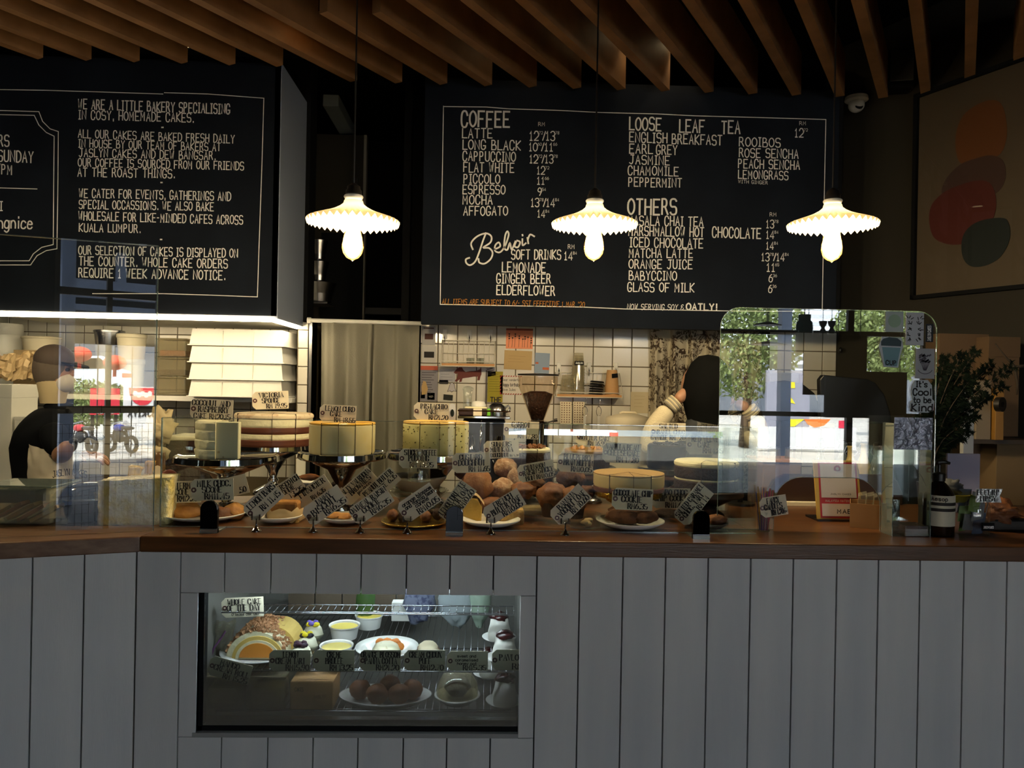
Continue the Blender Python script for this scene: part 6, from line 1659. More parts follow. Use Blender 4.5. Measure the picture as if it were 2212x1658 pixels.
# acrylic brochure holder (tall, clear) with wavy divider
bh = thing('leaflet_holder', 'tall clear acrylic leaflet holder beside the soap bottle', 'holder', Zp(1968, 1158, ZC) + V((0, .0, 0)))
wz = A(1968, 902, 2.05).z - ZC
W = S(86, 2.05) / 2
MB().box(-W, W, .0, .003, 0, wz).build('front', M_pane2, bh)
MB().box(-W, W, .055, .058, 0, wz).build('back', M_pane2, bh)
for s in (-1, 1):
    MB().box(s * W - .0012, s * W + .0012, 0, .058, 0, wz * .95).build('side', M_edge, bh)
MB().box(-W * .35, W * .85, -.004, .06, 0, .03).build('foot_block', glass('thick_acrylic', (214, 208, 204), .12, body=.25, bodyc=(190, 180, 180)), bh, bevel=.002)
MB().box(-W, W, -.002, -.0005, wz * .73, wz).build('silver_pouch', mat('crumpled_silver', (150, 152, 166), .3, .5, bump=(46, 1)), bh)
MB().tube([(-W * .2, -.002, wz * .3), (-W * .2, -.002, wz * .63), (0.0, -.002, wz * .6), (W * .5, -.002, wz * .5), (W * .7, -.002, wz * .42)], .001, 5).build('wavy_edge', M_edge, bh)
# soap bottle
sp = thing('soap_bottle', 'brown glass pump soap bottle with a cream and black label', 'bottle', Zp(2042, 1160, ZC) + V((0, .035, 0)))
br = S(66, 2.05) / 2
M_amber = mat('dark_amber_glass', (20, 13, 10), .06, coat=1)
zs_ = S(1, 2.05)
MB().lathe([(0, 0), (br * .94, 0), (br, .006), (br, zs_ * 80), (br * .93, zs_ * 96), (br * .6, zs_ * 112), (br * .36, zs_ * 120), (br * .34, zs_ * 126), (0, zs_ * 126)], n=40).build('body', M_amber, sp, smooth=True)
MB().lathe([(br * .4, zs_ * 122), (br * .42, zs_ * 138), (br * .3, zs_ * 140), (br * .14, zs_ * 142), (br * .12, zs_ * 160), (0, zs_ * 160)], n=24).build('pump_collar', M_bake, sp, smooth='auto')
MB().tube([(-.003, 0, zs_ * 158), (-.003, 0, zs_ * 164), (.01, -.004, zs_ * 165), (.026, -.008, zs_ * 162)], [.008, .0085, .006, .004], 10).build('pump_spout', M_bake, sp, smooth=True)
def arcband(r, z0, z1, a0, a1, m, nm, par):
    return MB().lathe([(r, z0), (r, z1)], n=24, a0=a0, a1=a1).build(nm, m, par, smooth=True)
a0, a1 = -PI / 2 - 1.25, -PI / 2 + 1.15
M_lab = mat('cream_label', (206, 200, 178), .6)
arcband(br + .0006, zs_ * 24, zs_ * 92, a0, a1, M_lab, 'label', sp)
for z0, z1 in ((70, 77), (57, 64)):
    arcband(br + .0011, zs_ * z0, zs_ * z1, a0, a1, M_ink, 'label_stripe', sp)
tb = MB()
for i, ch_ in enumerate("Aesop"):
    an = a0 + .32 + i * .2
    text(tb, ch_, (math.cos(an) * (br + .0015), math.sin(an) * (br + .0015), zs_ * 81), (-math.sin(an), math.cos(an), 0), (0, 0, 1), zs_ * 8, .0052, style='bold')
tb.build('label_lettering', M_ink, sp)
# jar with sachets and sign
jr = thing('sachet_jar', 'glass jar of blue and green sachets with a small black label', 'jar', Zp(2122, 1160, ZC) + V((0, .05, 0)))
MB().lathe([(0, 0), (.042, 0), (.046, .004), (.046, .085), (.038, .1), (.038, .108), (.046, .11)], n=36).build('jar', M_clear, jr, smooth=True)
for i in range(12):
    a = i * 1.9
    MB().obox((.02 * math.cos(a), .02 * math.sin(a), .02 + .0075 * i), V((.016, .003 * math.sin(i), .004 * math.cos(i))), (.002, .002, .0), V((.003, 0, .022))).build('sachet', (mat('blue_sachet', (70, 84, 116), .5), mat('green_sachet', (120, 150, 70), .5), mat('grey_sachet', (120, 120, 124), .5), mat('blue_sachet'))[i % 4], jr)
    free([c for c in jr.children if '_' not in c.name and c.name.startswith('sachet')][-1], (ORD[i] if i else 'lowest') + (' from the bottom' if i else '') + ' of the ' + 'folded sachets in the clear jar', 'sachet', 'sachets in the glass jar')
MB().box(.0, .034, -.05, -.046, .018, .04).build('black_label', M_black, jr)
tb = MB(); text(tb, "JASLYN CAKES", (.003, -.0505, .025), (1, 0, 0), (0, 0, 1), .006, .028, style='bold'); tb.build('label_lettering', M_chalk, jr)
bo = MB().lathe([(.032, 0), (.04, .002), (.052, .022), (.05, .024), (.0, .01)], n=24).build('yellow_band', mat('yellow_green_bowl', (150, 138, 36), .5), jr, smooth='auto'); bo.location = (-.03, .045, .085)
MB().ball((-.03, .045, .125), .03, .025, .022, bump=.8, n=14, m=10, seed=4).build('grey_cloth', mat('grey_cloth', (78, 80, 80), .8), jr, smooth=True)
sg = thing('flag_sign', 'little silver flag sign reading FEELIN TIPSY on the sachet jar', 'sign', A(2137, 1070, 2.03))
W, H = S(60, 2.03) / 2, S(30, 2.03) / 2
MB().prism([(-W, -H), (W * .93, -H), (W * .8, 0), (W, H), (-W, H)], (0, 0, 0), (1, 0, 0), (0, 1, 0), (0, 0, 1), .001).build('flag', mat('silver_card', (200, 200, 200), .3, .5, bump=(50, .6)), sg)
tb = MB(); text(tb, "FEELIN'", (-W * .9, -.001, H * .1), (1, 0, 0), (0, 0, 1), H * .7, W * 1.6, style='serif'); text(tb, "TIPSY", (-W * .75, -.001, -H * .8), (1, 0, 0), (0, 0, 1), H * .7, W * 1.25, style='serif'); tb.build('lettering', M_ink, sg)
MB().tube([(0, .002, -H * .2), (0, .012, -.05)], .0012, 6).build('stick', M_steel, sg)

cb_ = thing('crumpled_paper', 'brown crumpled paper lying at the right frame edge', 'paper', Zp(2192, 1158, ZC) + V((.02, .1, 0)))
MB().ball((0, 0, .055), .055, .04, .03, bump=.9, n=18, m=12, seed=9).build('paper_wad', M_golddk, cb_, smooth=True)
MB().box(-.05, .08, -.03, .06, 0, .035).build('dark_block', M_bake, cb_, bevel=.006)
# potted conifer sprigs
pt = thing('conifer_sprigs', 'dark green conifer branches in a pot beside the shield', 'plant', Zp(2052, 1120, ZC) + V((0, .12, 0)))
b0 = pt.location.copy()
Yq = b0.y
M_needle = mat('dark_needles', (15, 24, 15), .9, spec=.1)
stm, ndl = MB(), MB()
tips = [(2040, 775, 0), (2075, 768, -.03), (2105, 762, 0), (2140, 790, .03), (2180, 795, -.02), (2165, 835, .04), (2130, 860, 0), (2105, 900, -.05), (2090, 930, .03), (2025, 830, .05), (2020, 880, -.05), (2060, 820, .06), (2095, 820, -.06), (2030, 940, .03), (2075, 870, -.03), (2060, 900, .05), (1985, 860, .08), (2120, 800, .06), (2050, 790, .02), (2045, 850, -.02), (2035, 810, .0), (2065, 840, .0), (2080, 900, .0), (2050, 960, .02), (2040, 920, .0), (2070, 945, -.02), (2100, 845, .02), (2085, 790, .03)]
for tx, ty, dy in tips:
    tip = A(tx, ty, Yq + dy) - b0
    base = V((RND.uniform(-.01, .01), 0, .09))
    mid = base.lerp(tip, .5) + V((-.25 * tip.x + .0, 0, .03))
    P_ = [V(p) for p in crom([tuple(base), tuple(mid), tuple(tip)], False, 9)]
    stm.tube(P_, [.003 - .0022 * i / (len(P_) - 1) for i in range(len(P_))], 5)
    for i in range(4, len(P_)):
        d = (P_[i] - P_[i - 1]).normalized()
        for sgn in (-1, 1):                       # side twigs
            sd_ = (d + V((0, 0, 0)) + d.cross(V((0, 1, 0))) * sgn * .9 + V((0, RND.uniform(-.4, .4), 0))).normalized()
            L_ = .045 * (1 - .5 * i / len(P_)) * RND.uniform(.6, 1.2)
            e_ = P_[i] + sd_ * L_
            for q in range(9):
                t = q / 9
                c_ = P_[i].lerp(e_, t)
                for g_ in (-1, 1):
                    nd = (sd_ * .8 + sd_.cross(V((0, 1, 0))) * g_ + V((0, RND.uniform(-.5, .5), 0))).normalized() * RND.uniform(.009, .017)
                    w_ = nd.cross(V((0, 1, 0))).normalized() * .0019
                    ndl.add([c_ - w_, c_ + nd, c_ + w_], [(0, 1, 2)])
stm.build('stem', mat('dark_twig', (46, 36, 24), .8), pt, smooth=True)
ndl.build('needles', M_needle, pt)['kind'] = 'stuff'
MB().lathe([(0, 0), (.028, 0), (.034, .08), (.036, .1), (.032, .1), (.03, .02), (0, .02)], n=28).build('pot', mat('dark_pot', (40, 36, 32), .5), pt, smooth='auto')

# boxes, bottles and shelf at the right wall
M_kraft = mat('kraft_cardboard', (88, 68, 46), .85)
shf = thing('side_shelf', 'dark shelf board against the right wall behind the plant', 'shelf', A(2140, 948, 3.0))
MB().box(-.18, .14, -.1, .25, -.012, .004).build('shelf_board', mat('shelf_brown', (54, 44, 34), .6), shf)
def wbox(name, x0, y0, x1, y1, Y, d, m, label, cat='box', rz=0, parts=None, zb=None):
    a, b = A(x0, y1, Y), A(x1, y0, Y)
    if zb is not None: a.z = zb
    o = thing(name, label, cat, ((a.x + b.x) / 2, Y, a.z))
    o.rotation_euler = (0, 0, rz)
    W, h = (b.x - a.x) / 2, b.z - a.z
    MB().box(-W, W, 0, d, 0, h).build('body', m, o, bevel=.002)
    if parts == 'flap':
        MB().box(-W, W, -.003, -.0005, h * .8, h).build('flap', m, o)
    return o, W, h
wbox('cardboard_box', 2025, 722, 2135, 942, 3.12, .1, M_kraft, 'large kraft cardboard sheet standing behind the plant', parts='flap')
wbox('cardboard_box', 2130, 728, 2205, 942, 3.05, .08, M_kraft, 'taller kraft cardboard box at the right of the plant', rz=.06, parts='flap')
wbox('cardboard_box', 2092, 955, 2150, 1105, 3.05, .12, M_kraft, 'kraft box on its end below the side shelf', parts='flap')
wbox('paper_bag', 2150, 950, 2215, 1110, 2.95, .1, mat('kraft_bag', (110, 90, 62), .85), 'light kraft paper bag at the right frame edge', 'bag', parts='flap')
wbox('folder', 2108, 822, 2142, 930, 2.9, .02, mat('cream_folder', (120, 108, 90), .7), 'cream plastic folder with rounded corner behind the plant', 'folder', zb=A(2140, 948, 3.0).z + .004)
wbox('folder', 2080, 835, 2106, 1000, 2.6, .02, mat('pale_plastic', (176, 180, 180), .5), 'upright pale grey plastic panel behind the plant', 'panel', zb=ZC)
wbox('paper_sheet', 2045, 980, 2118, 1075, 2.5, .01, mat('lilac_paper', (150, 150, 172), .7), 'lilac white sheet standing behind the soap bottle', 'paper', zb=ZC)
wbox('scissors_case', 2150, 838, 2170, 930, 2.88, .03, mat('amber_plastic', (130, 94, 36), .5), 'amber coloured packet edge behind the folder', 'packet', zb=A(2140, 948, 3.0).z + .004)
sc_ = thing('black_roll', 'black tape roll hanging in front of the kraft box', 'tape', A(2160, 873, 2.84))
MB().lathe([(.012, -.01), (.028, -.01), (.028, .01), (.012, .01), (.012, -.01)], n=28).build('roll', M_bake, sc_, smooth='auto')
sc_.rotation_euler = (PI / 2, 0, .5)
br_ = thing('twig_hook', 'dark bare twig standing out against the kraft boxes', 'twig', A(2195, 800, 2.8))
MB().tube([A(x, y, 2.8) - br_.location for x, y in ((2150, 742), (2172, 770), (2192, 792), (2198, 830), (2196, 852))], [.002, .003, .006, .005, .003], 7).tube([A(x, y, 2.8) - br_.location for x, y in ((2192, 792), (2215, 790))], .006, 7).build('branch', mat('dark_twig'), br_, smooth=True)

# through the shield: bottles, glasses, black tills
def swing(px, ytop, Y, w, label, m, zb_=None):
    p = A(px, ytop, Y)
    o = thing('swing_top_bottle', label, 'bottle', (p.x, Y, .97), group='swing-top bottles behind the shield')
    h = p.z - .97
    r = S(w, Y) / 2
    MB().lathe([(0, 0), (r * .95, 0), (r, .01), (r, h - .13), (r * .85, h - .1), (r * .4, h - .06), (r * .33, h - .05), (r * .33, h - .02), (r * .42, h - .018), (r * .42, h - .012)], n=28).build('glass_body', m, o, smooth=True)
    MB().lathe([(0, h - .014), (r * .36, h - .014), (r * .4, h - .004), (r * .3, h + .0), (0, h)], n=20).build('stopper', M_bake, o, smooth='auto')
    MB().tube([(-r * .45, 0, h - .012), (-r * .75, 0, h - .035), (-r * .4, 0, h - .05)], .0012, 5).tube([(r * .45, 0, h - .012), (r * .75, 0, h - .035), (r * .4, 0, h - .05)], .0012, 5).build('wire_bail', M_steel, o)
M_bott = glass('bottle_glass', (206, 220, 212), .10, body=.18, bodyc=(190, 200, 196))
for px, yt_, Y, w, lb_ in ((1773, 946, 2.8, 34, 'leftmost swing-top bottle with a brown cork behind the payment card'), (1821, 949, 2.9, 34, 'second swing-top bottle with a black stopper'), (1838, 955, 2.75, 40, 'cream-tinted swing-top bottle right behind the payment card'),
                         (1866, 950, 2.9, 36, 'fourth swing-top bottle right of the cream one'), (1894, 956, 2.85, 36, 'fifth swing-top bottle near the leaflet holder'), (1918, 953, 2.9, 34, 'rightmost swing-top bottle behind the leaflet holder')):
    swing(px, yt_, Y, w, lb_, mat('milky_glass', (196, 176, 120), .15) if 'cream' in lb_ else M_bott)
bs = thing('bottle_shelf', 'low dark counter carrying bottles and upturned glasses', 'counter', (A(1800, 1000, 2.85).x, 2.85, 0))
MB().box(A(1640, 1000, 2.9).x, A(1950, 1000, 2.9).x, 2.74, 3.15, .95, .97).build('top', M_wood, bs, world=True)
MB().box(A(1642, 1000, 2.9).x, A(1948, 1000, 2.9).x, 2.76, 3.1, 0, .95).build('body', M_dark, bs, world=True)
wc = thing('wooden_crate', 'wooden-topped box carrying three upturned dark-rimmed glasses', 'box', (A(1672, 990, 2.8).x, 2.8, .97))
a_, b_ = A(1640, 990, 2.78), A(1722, 990, 2.78)
ztp = a_.z - .97
MB().box(a_.x - wc.location.x, b_.x - wc.location.x, -.06, .1, 0, ztp - .008).build('box_body', mat('taupe_box', (124, 100, 80), .6), wc, bevel=.003)
MB().box(a_.x - wc.location.x - .003, b_.x - wc.location.x + .003, -.065, .105, ztp - .008, ztp).build('wooden_top', M_shelfw, wc)
for i, x in enumerate((1646, 1673, 1708)):
    p = A(x, 985, 2.8)
    o = thing('tumbler', ('leftmost', 'middle', 'rightmost')[i] + ' of three upturned ribbed glasses on the wooden-topped box', 'glass', (p.x, 2.8, .97 + ztp), group='upturned glasses behind the shield')
    MB().lathe([(.022, 0), (.0195, .03), (.019, .037)], n=24).build('glass_body', M_cupc, o, smooth=True)
    MB().lathe([(.019, .036), (.0205, .038), (.02, .042), (0, .043)], n=24).build('dark_base', M_bake, o, smooth='auto')
def till(px0, px1, y0, y1, Y, label, skew):
    a, b = A(px0, y1, Y), A(px1, y0, Y)
    o = thing('till_monitor', label, 'monitor', ((a.x + b.x) / 2, Y, a.z))
    W, h = (b.x - a.x) / 2, b.z - a.z
    MB().prism([(-W * .95, -0.0), (W, 0), (W * .95, h * .25), (W * .78, h * .62), (W * .52, h * .86), (W * .3, h * .93), (-W * .9, h), (-W, h * .9)] if skew else [(-W * .9, 0), (W * .9, 0), (W, h * .1), (W * .72, h * .7), (W * .3, h * .95), (-W * .2, h), (-W * .9, h * .93), (-W, h * .8)], (0, 0, 0), (1, 0, 0), (0, 1, 0), (0, 0, 1), .03).build('screen_back', mat('matt_black_plastic', (12, 13, 16), .45), o, bevel=.004)
    MB().box(-.03, .03, .03, .06, -a.z + .97, h * .5).build('stand', M_bake, o)
    MB().box(-.09, .09, -.0, .12, -a.z + .97, -a.z + .985).build('foot', M_bake, o)
till(1769, 1929, 812, 913, 2.9, 'larger black till monitor seen from behind through the shield', True)
till(1640, 1780, 823, 908, 3.1, 'smaller black till monitor left of the larger one', False)
ms = thing('cardboard_box', 'grey cardboard box behind the smaller till monitor', 'box', A(1690, 822, 3.4))
MB().box(-.075, .055, -.05, .05, -.05, .035).build('box_body', M_grey, ms, bevel=.002)
MB().box(.0555, .075, -.05, .05, -.05, .035).build('kraft_side', M_kraft, ms)
MB().box(-.07, .05, -.04, .04, .92 - ms.location.z, -.05).build('support_post', M_bake, ms)
# steel rack stand (dark bent arm) at x~1590
ar = thing('card_reader_arm', 'black bent support arm standing at the case right end', 'stand', A(1600, 1000, 2.6))
z0_ = ZC - ar.location.z
MB().tube([V((0, 0, z0_)), A(1602, 960, 2.6) - ar.location, A(1600, 900, 2.6) - ar.location, A(1596, 893, 2.6) - ar.location], .009, 10).tube([A(1552, 907, 2.6) - ar.location, A(1566, 899, 2.6) - ar.location, A(1606, 887, 2.6) - ar.location], .003, 6).build('arm', M_bake, ar, smooth=True)
MB().tube([A(1556, 912, 2.6) - ar.location, A(1600, 914, 2.6) - ar.location], .003, 6).build('cross_bar', M_bake, ar)
MB().lathe([(0, z0_), (.05, z0_), (.05, z0_ + .008), (0, z0_ + .01)], n=24).build('base', M_bake, ar)

# ============================================================ RIGHT WALL
wb0 = WC.copy()
def W3(x, y, off=0.0):
    p = onplane(x, y, WC + WN * off, WN)
    return p
pf = thing('framed_print', 'large framed print of overlapping orange, brown, red and black ovals', 'picture', W3(1972, 647))
# the frame as a true rectangle on the wall
c_bl, c_tl = W3(1970, 647, .02), W3(1977, 206, .02)
ew = WD.copy()
wid = (W3(2212, 350, .02) - c_bl).dot(ew) + .25
hgt = c_tl.z - c_bl.z
lo = c_bl.copy()
def fp(u, z, off=0): return lo + ew * u + V((0, 0, z)) + WN * off
def wquad(u0, u1, z0, z1, off, t, nm, m, par):
    c = fp((u0 + u1) / 2, (z0 + z1) / 2, off)
    return MB().obox(c, ew * ((u1 - u0) / 2), WN * (t / 2), V((0, 0, (z1 - z0) / 2))).build(nm, m, par, world=True)
fw_ = .018
wquad(0, wid, 0, fw_, 0, .034, 'frame_rail', M_black, pf)
wquad(0, wid, hgt - fw_, hgt, 0, .034, 'frame_rail', M_black, pf)
wquad(0, fw_, 0, hgt, 0, .034, 'frame_stile', M_black, pf)
wquad(wid - fw_, wid, 0, hgt, 0, .034, 'frame_stile', M_black, pf)
wquad(fw_, wid - fw_, fw_, hgt - fw_, -.006, .004, 'paper', mat('print_paper', (88, 72, 56), .7), pf)
def oval(pts, m, nm, off):
    P_ = []
    for x, y in pts:
        p = onplane(x, y, lo, WN)
        P_.append(((p - lo).dot(ew), p.z - lo.z))
    P_.append(P_[0])
    P_ = crom(P_, True, 6)[:-1]
    MB().prism(P_, lo + WN * off, ew, WN, (0, 0, 1), .0008).build(nm, m, pf, world=True)
def q7(L): return [(1940 + x / 3.53, 180 + y / 3.53) for x, y in L]
oval(q7([(720, 126), (790, 165), (825, 300), (820, 440), (760, 550), (600, 590), (480, 610), (440, 520), (440, 380), (490, 250), (600, 160)]), mat('print_orange', (108, 58, 20), .7), 'orange_oval', -.003)
oval(q7([(700, 548), (790, 580), (820, 680), (790, 790), (700, 860), (560, 885), (400, 880), (330, 830), (370, 720), (470, 620), (580, 575)]), mat('print_brown2', (70, 44, 38), .7), 'brown_oval', -.002)
oval(q7([(600, 740), (700, 760), (745, 870), (735, 1000), (660, 1120), (520, 1215), (380, 1225), (270, 1170), (236, 1030), (260, 920), (350, 830), (470, 775)]), mat('print_red', (82, 20, 14), .7), 'red_oval', -.001)
oval(q7([(780, 1024), (840, 1060), (852, 1180), (790, 1310), (690, 1380), (570, 1398), (500, 1340), (484, 1220), (520, 1120), (620, 1050)]), mat('print_black', (18, 24, 24), .7), 'black_oval', .0)
wquad(fw_, wid - fw_, fw_, hgt - fw_, .010, .002, 'glazing', M_pane2, pf)
# speaker and camera
spk = thing('wall_speaker', 'dark box loudspeaker high on the right wall', 'speaker', W3(1942, 155, .09))
sx_, sz_ = S(28, 3.6), S(42, 3.6)
MB().box(-sx_, sx_, -.05, .06, -sz_, sz_).build('cabinet', M_black, spk, bevel=.01)
MB().box(-sx_ * .85, sx_ * .85, -.056, -.051, -sz_ * .7, sz_ * .9).build('grille', mat('grey_grille', (70, 74, 78), .5), spk, bevel=.003)
MB().tube([(0, .05, 0), (.0, .12, .0)], .012, 8).build('bracket', M_black, spk)
spk.rotation_euler = (0, 0, -.25)
cm = thing('dome_camera', 'white dome security camera on the right wall', 'camera', W3(1850, 222, .06))
MB().lathe([(0, .03), (.055, .03), (.058, .012), (.05, .006), (0, .006)], n=32).build('mount', M_white, cm, smooth='auto')
MB().ball((0, 0, -.012), .04, .04, .038, n=24, m=16).build('dome', M_white, cm, smooth=True)
ey = MB().lathe([(0, 0), (.02, 0), (.02, -.006), (.012, -.01), (0, -.011)], n=24).build('lens', M_black, cm, smooth='auto')
ey.location = (0, -.031, -.024); ey.rotation_euler = (-.5 - PI / 2 + PI, 0, 0)
MB().tube([(.02, .02, .03), (.05, .03, .09), (.055, .05, .13)], .003, 6).build('cable', M_black, cm)
kn = tag(MB().ball((0, 0, 0), .012, .012, .016).build('wall_bumper', M_bake, smooth=True), 'small dark round knob on the wall beside the tiles', 'knob'); kn.location = A(1815, 756, 3.98)

# ============================================================ DISPLAY FRIDGE
fx0, fx1 = WX0 + .001, WX1 - .001
fz0, fz1 = WZ0, WZ1
fr_ = thing('display_fridge', 'refrigerated cake display behind a window in the counter', 'fridge', ((fx0 + fx1) / 2, yq + .03, fz0))
sh_ = MB()
FY1 = 2.62
sh_.box(fx0 - .03, fx0 - .012, yq + .035, FY1, fz0 - .03, fz1 + .06).box(fx1 + .012, fx1 + .03, yq + .035, FY1, fz0 - .03, fz1 + .06).box(fx0 - .03, fx1 + .03, FY1, FY1 + .02, fz0 - .03, fz1 + .06)
sh_.box(fx0 - .03, fx1 + .03, yq + .035, FY1, fz0 - .05, fz0 - .03).box(fx0 - .03, fx1 + .03, yq + .035, FY1, fz1 + .045, fz1 + .06)
sh_.build('shell', mat('fridge_inner', (110, 108, 102), .45), fr_, world=True)
MB().box(fx0, fx0 + .011, yq + .012, yq + .04, fz0, fz1).build('black_post', M_black, fr_, world=True)
MB().box(fx0, fx1, yq + .012, yq + .04, fz0, fz0 + .012).build('black_sill', M_black, fr_, world=True)
MB().box(fx0 + .01, fx1, yq + .03, yq + .05, fz0 + .012, fz0 + .022).build('steel_rail', M_steel, fr_, world=True)
fg = glass('fogged_glass', (222, 230, 230), .035, body=.10, bodyc=(132, 126, 116))
nt = fg.node_tree
tc = nt.nodes.new('ShaderNodeTexCoord'); sxz = nt.nodes.new('ShaderNodeSeparateXYZ'); mr = nt.nodes.new('ShaderNodeMapRange'); nz = nt.nodes.new('ShaderNodeTexNoise'); ad2 = nt.nodes.new('ShaderNodeMath'); m2 = nt.nodes.new('ShaderNodeMath')
nz.inputs['Scale'].default_value = 5
nt.links.new(tc.outputs['Object'], sxz.inputs[0]); nt.links.new(tc.outputs['Object'], nz.inputs[0])
m2.operation = 'MULTIPLY'; m2.inputs[1].default_value = .12; nt.links.new(nz.outputs[0], m2.inputs[0])
ad2.operation = 'ADD'; nt.links.new(sxz.outputs[2], ad2.inputs[0]); nt.links.new(m2.outputs[0], ad2.inputs[1])
mr.inputs[1].default_value = .14; mr.inputs[2].default_value = .24; mr.inputs[3].default_value = .5; mr.inputs[4].default_value = .01
nt.links.new(ad2.outputs[0], mr.inputs[0])
for n_ in nt.nodes:
    if n_.type == 'MIX_SHADER' and n_.inputs[1].links and n_.inputs[1].links[0].from_node.type == 'BSDF_TRANSPARENT':
        nt.links.new(mr.outputs[0], n_.inputs[0])
fgo = MB().box(0, fx1 - fx0 - .012, 0, .004, 0, fz1 - fz0 - .013).build('window_glass', fg, fr_, world=True)
fgo.matrix_parent_inverse = Matrix.Identity(4)
fgo.location = V((fx0 + .012, yq + .014, fz0 + .013)) - fr_.location
M_ltube = mat('cold_tube', (235, 245, 255), emit=((240, 246, 255), 75))
MB().box(fx0 + .1, fx1 - .05, yq + .055, yq + .07, fz1 + .03, fz1 + .04).build('light_tube', M_ltube, fr_, world=True)
MB().box(fx0 + .2, fx1 - .1, 2.45, 2.462, fz1 + .03, fz1 + .04).build('rear_light_tube', M_ltube, fr_, world=True)
def rack(z, y0, y1, name):
    rb = MB()
    for y in (y0, y0 + .012, y1):
        rb.tube([(fx0 + .02, y, z), (fx1 - .01, y, z)], .0022, 6)
    n = int((fx1 - fx0) / .02)
    for i in range(n):
        x = fx0 + .02 + (fx1 - fx0 - .03) * i / (n - 1)
        rb.tube([(x, y0, z + .001), (x, y1, z + .001)], .0013, 4)
    return rb.build(name, M_steel, fr_, world=True, smooth=True)
zsh = A(800, 1452, 2.05).z
rack(zsh, 2.06, 2.55, 'wire_rack')
zup = A(800, 1325, 2.09).z
rack(zup, 2.09, 2.17, 'upper_rack')
rack(fz0 + .02, 2.06, 2.55, 'lower_rack')
for i in range(5):
    x = fx0 + .08 + i * .09
    MB().box(x, x + .085, FY1 - .06, FY1 - .04, .735, .81).build('back_panel', mat('brown_panel', (92, 78, 62), .6), fr_, world=True)
def fplace(px, py, Y): return A(px, py, Y)
# tags inside
FG = 'price tags inside the display fridge'
FT = lambda *a: price_tag(*a, group=FG)
FT(524, 1311, 89, 42, 3, 2.1, [("WHOLE CAKE", .16, .95, .66, .26), ("OF THE DAY", .14, .92, .34, .28), ("(Please ask us)", .24, .88, .1, .12, 'bold')], 'price tag reading WHOLE CAKE OF THE DAY at the fridge top left')
FT(496, 1447, 91, 42, -15, 2.03, [("MANGO", .26, .7, .66, .26), ("CREAM ROLL", .14, .97, .36, .26), ("RM 15.25", .4, .96, .05, .25)], 'price tag reading MANGO CREAM ROLL RM 15.25 hanging askew')
for cxp, l1, l2, l3, lab in ((626, "LEMON", "CREAM TART", "RM15.90", 'LEMON CREAM TART'), (721, "CREME", "BRULEE", "RM 13.25", 'CREME BRULEE'), (821, "ORANGE BLOSSOM", "PANNA COTTA", "RM21.20", 'ORANGE BLOSSOM PANNA COTTA'), (917, "CREAM CHOUX", "PUFF", "RM12.70", 'CREAM CHOUX PUFF')):
    n1, n2 = len(l1) * .07, len(l2) * .07
    FT(cxp, 1426, 88, 45, 0, 2.035, [(l1, max(.04, .52 - n1 / 2), min(.98, .52 + n1 / 2), .66, .26), (l2, max(.14, .52 - n2 / 2), min(.95, .52 + n2 / 2), .36, .26), (l3, .42, .96, .05, .26)], 'price tag reading ' + lab + ' on the fridge rack')
FT(1010, 1427, 88, 42, 0, 2.04, [("sweet and", .25, .7, .7, .13, 'bold'), ("caramelised", .2, .75, .5, .13, 'bold'), ("honey pot", .25, .72, .32, .13, 'bold'), ("RM15.35", .4, .95, .05, .24)], 'price tag with faint small writing and RM15.35 on the fridge rack')
FT(1100, 1425, 74, 45, 0, 2.035, [("PAVLOVA", .22, 1.0, .5, .27), ("RM", .6, .9, .08, .26)], 'price tag reading PAVLOVA at the fridge right end')
# mango roll
zr = zsh + .003
pl = plate(478, 650, 1424, 2.16, 'white plate under the mango cream roll in the fridge', z=zr)
mrl = thing('cream_roll', 'mango cream roll with nut crumble crust and orange filling', 'cake', V((A(560, 1400, 2.14).x, 2.14, zr + .008)))
R_ = S(64, 2.1)
half = [(R_ * math.cos(t), R_ * .92 * math.sin(t)) for t in [PI * q / 16 for q in range(17)]]
MB().prism(half, (0, -.03, .0), (1, 0, .02), (0, 1, 0), (0, 0, 1), .15).build('sponge', M_cream, mrl, smooth='auto')
MB().prism([(x * .86, z * .84 + .002) for x, z in half], (.006, -.034, 0), (1, 0, 0), (0, 1, 0), (0, 0, 1), .004).build('outer_swirl', mat('roll_sponge', (212, 178, 92), .8), mrl)
MB().prism([(x * .74, z * .7 + .002) for x, z in half], (.006, -.036, 0), (1, 0, 0), (0, 1, 0), (0, 0, 1), .004).build('cream_swirl', M_cream, mrl)
MB().prism([(x * .6, z * .52 + .008) for x, z in half], (.006, -.039, 0), (1, 0, 0), (0, 1, 0), (0, 0, 1), .005).build('mango_filling', mat('mango', (206, 130, 40), .5), mrl)
crumbs(mrl, 'nut_crumble', mat('praline', (176, 126, 84), .7), lambda: ((lambda a, y: (R_ * 1.02 * math.cos(a), y, R_ * .95 * math.sin(a)))(RND.uniform(.35, PI - .25), RND.uniform(-.03, .12))), 420, .003, .006)
# whole roll second half to the right
MB().prism([(x * .8 + .03, z * .95) for x, z in half], (0, .03, 0), (1, 0, 0), (0, 1, 0), (0, 0, 1), .1).build('rear_piece', mat('roll_sponge'), mrl)
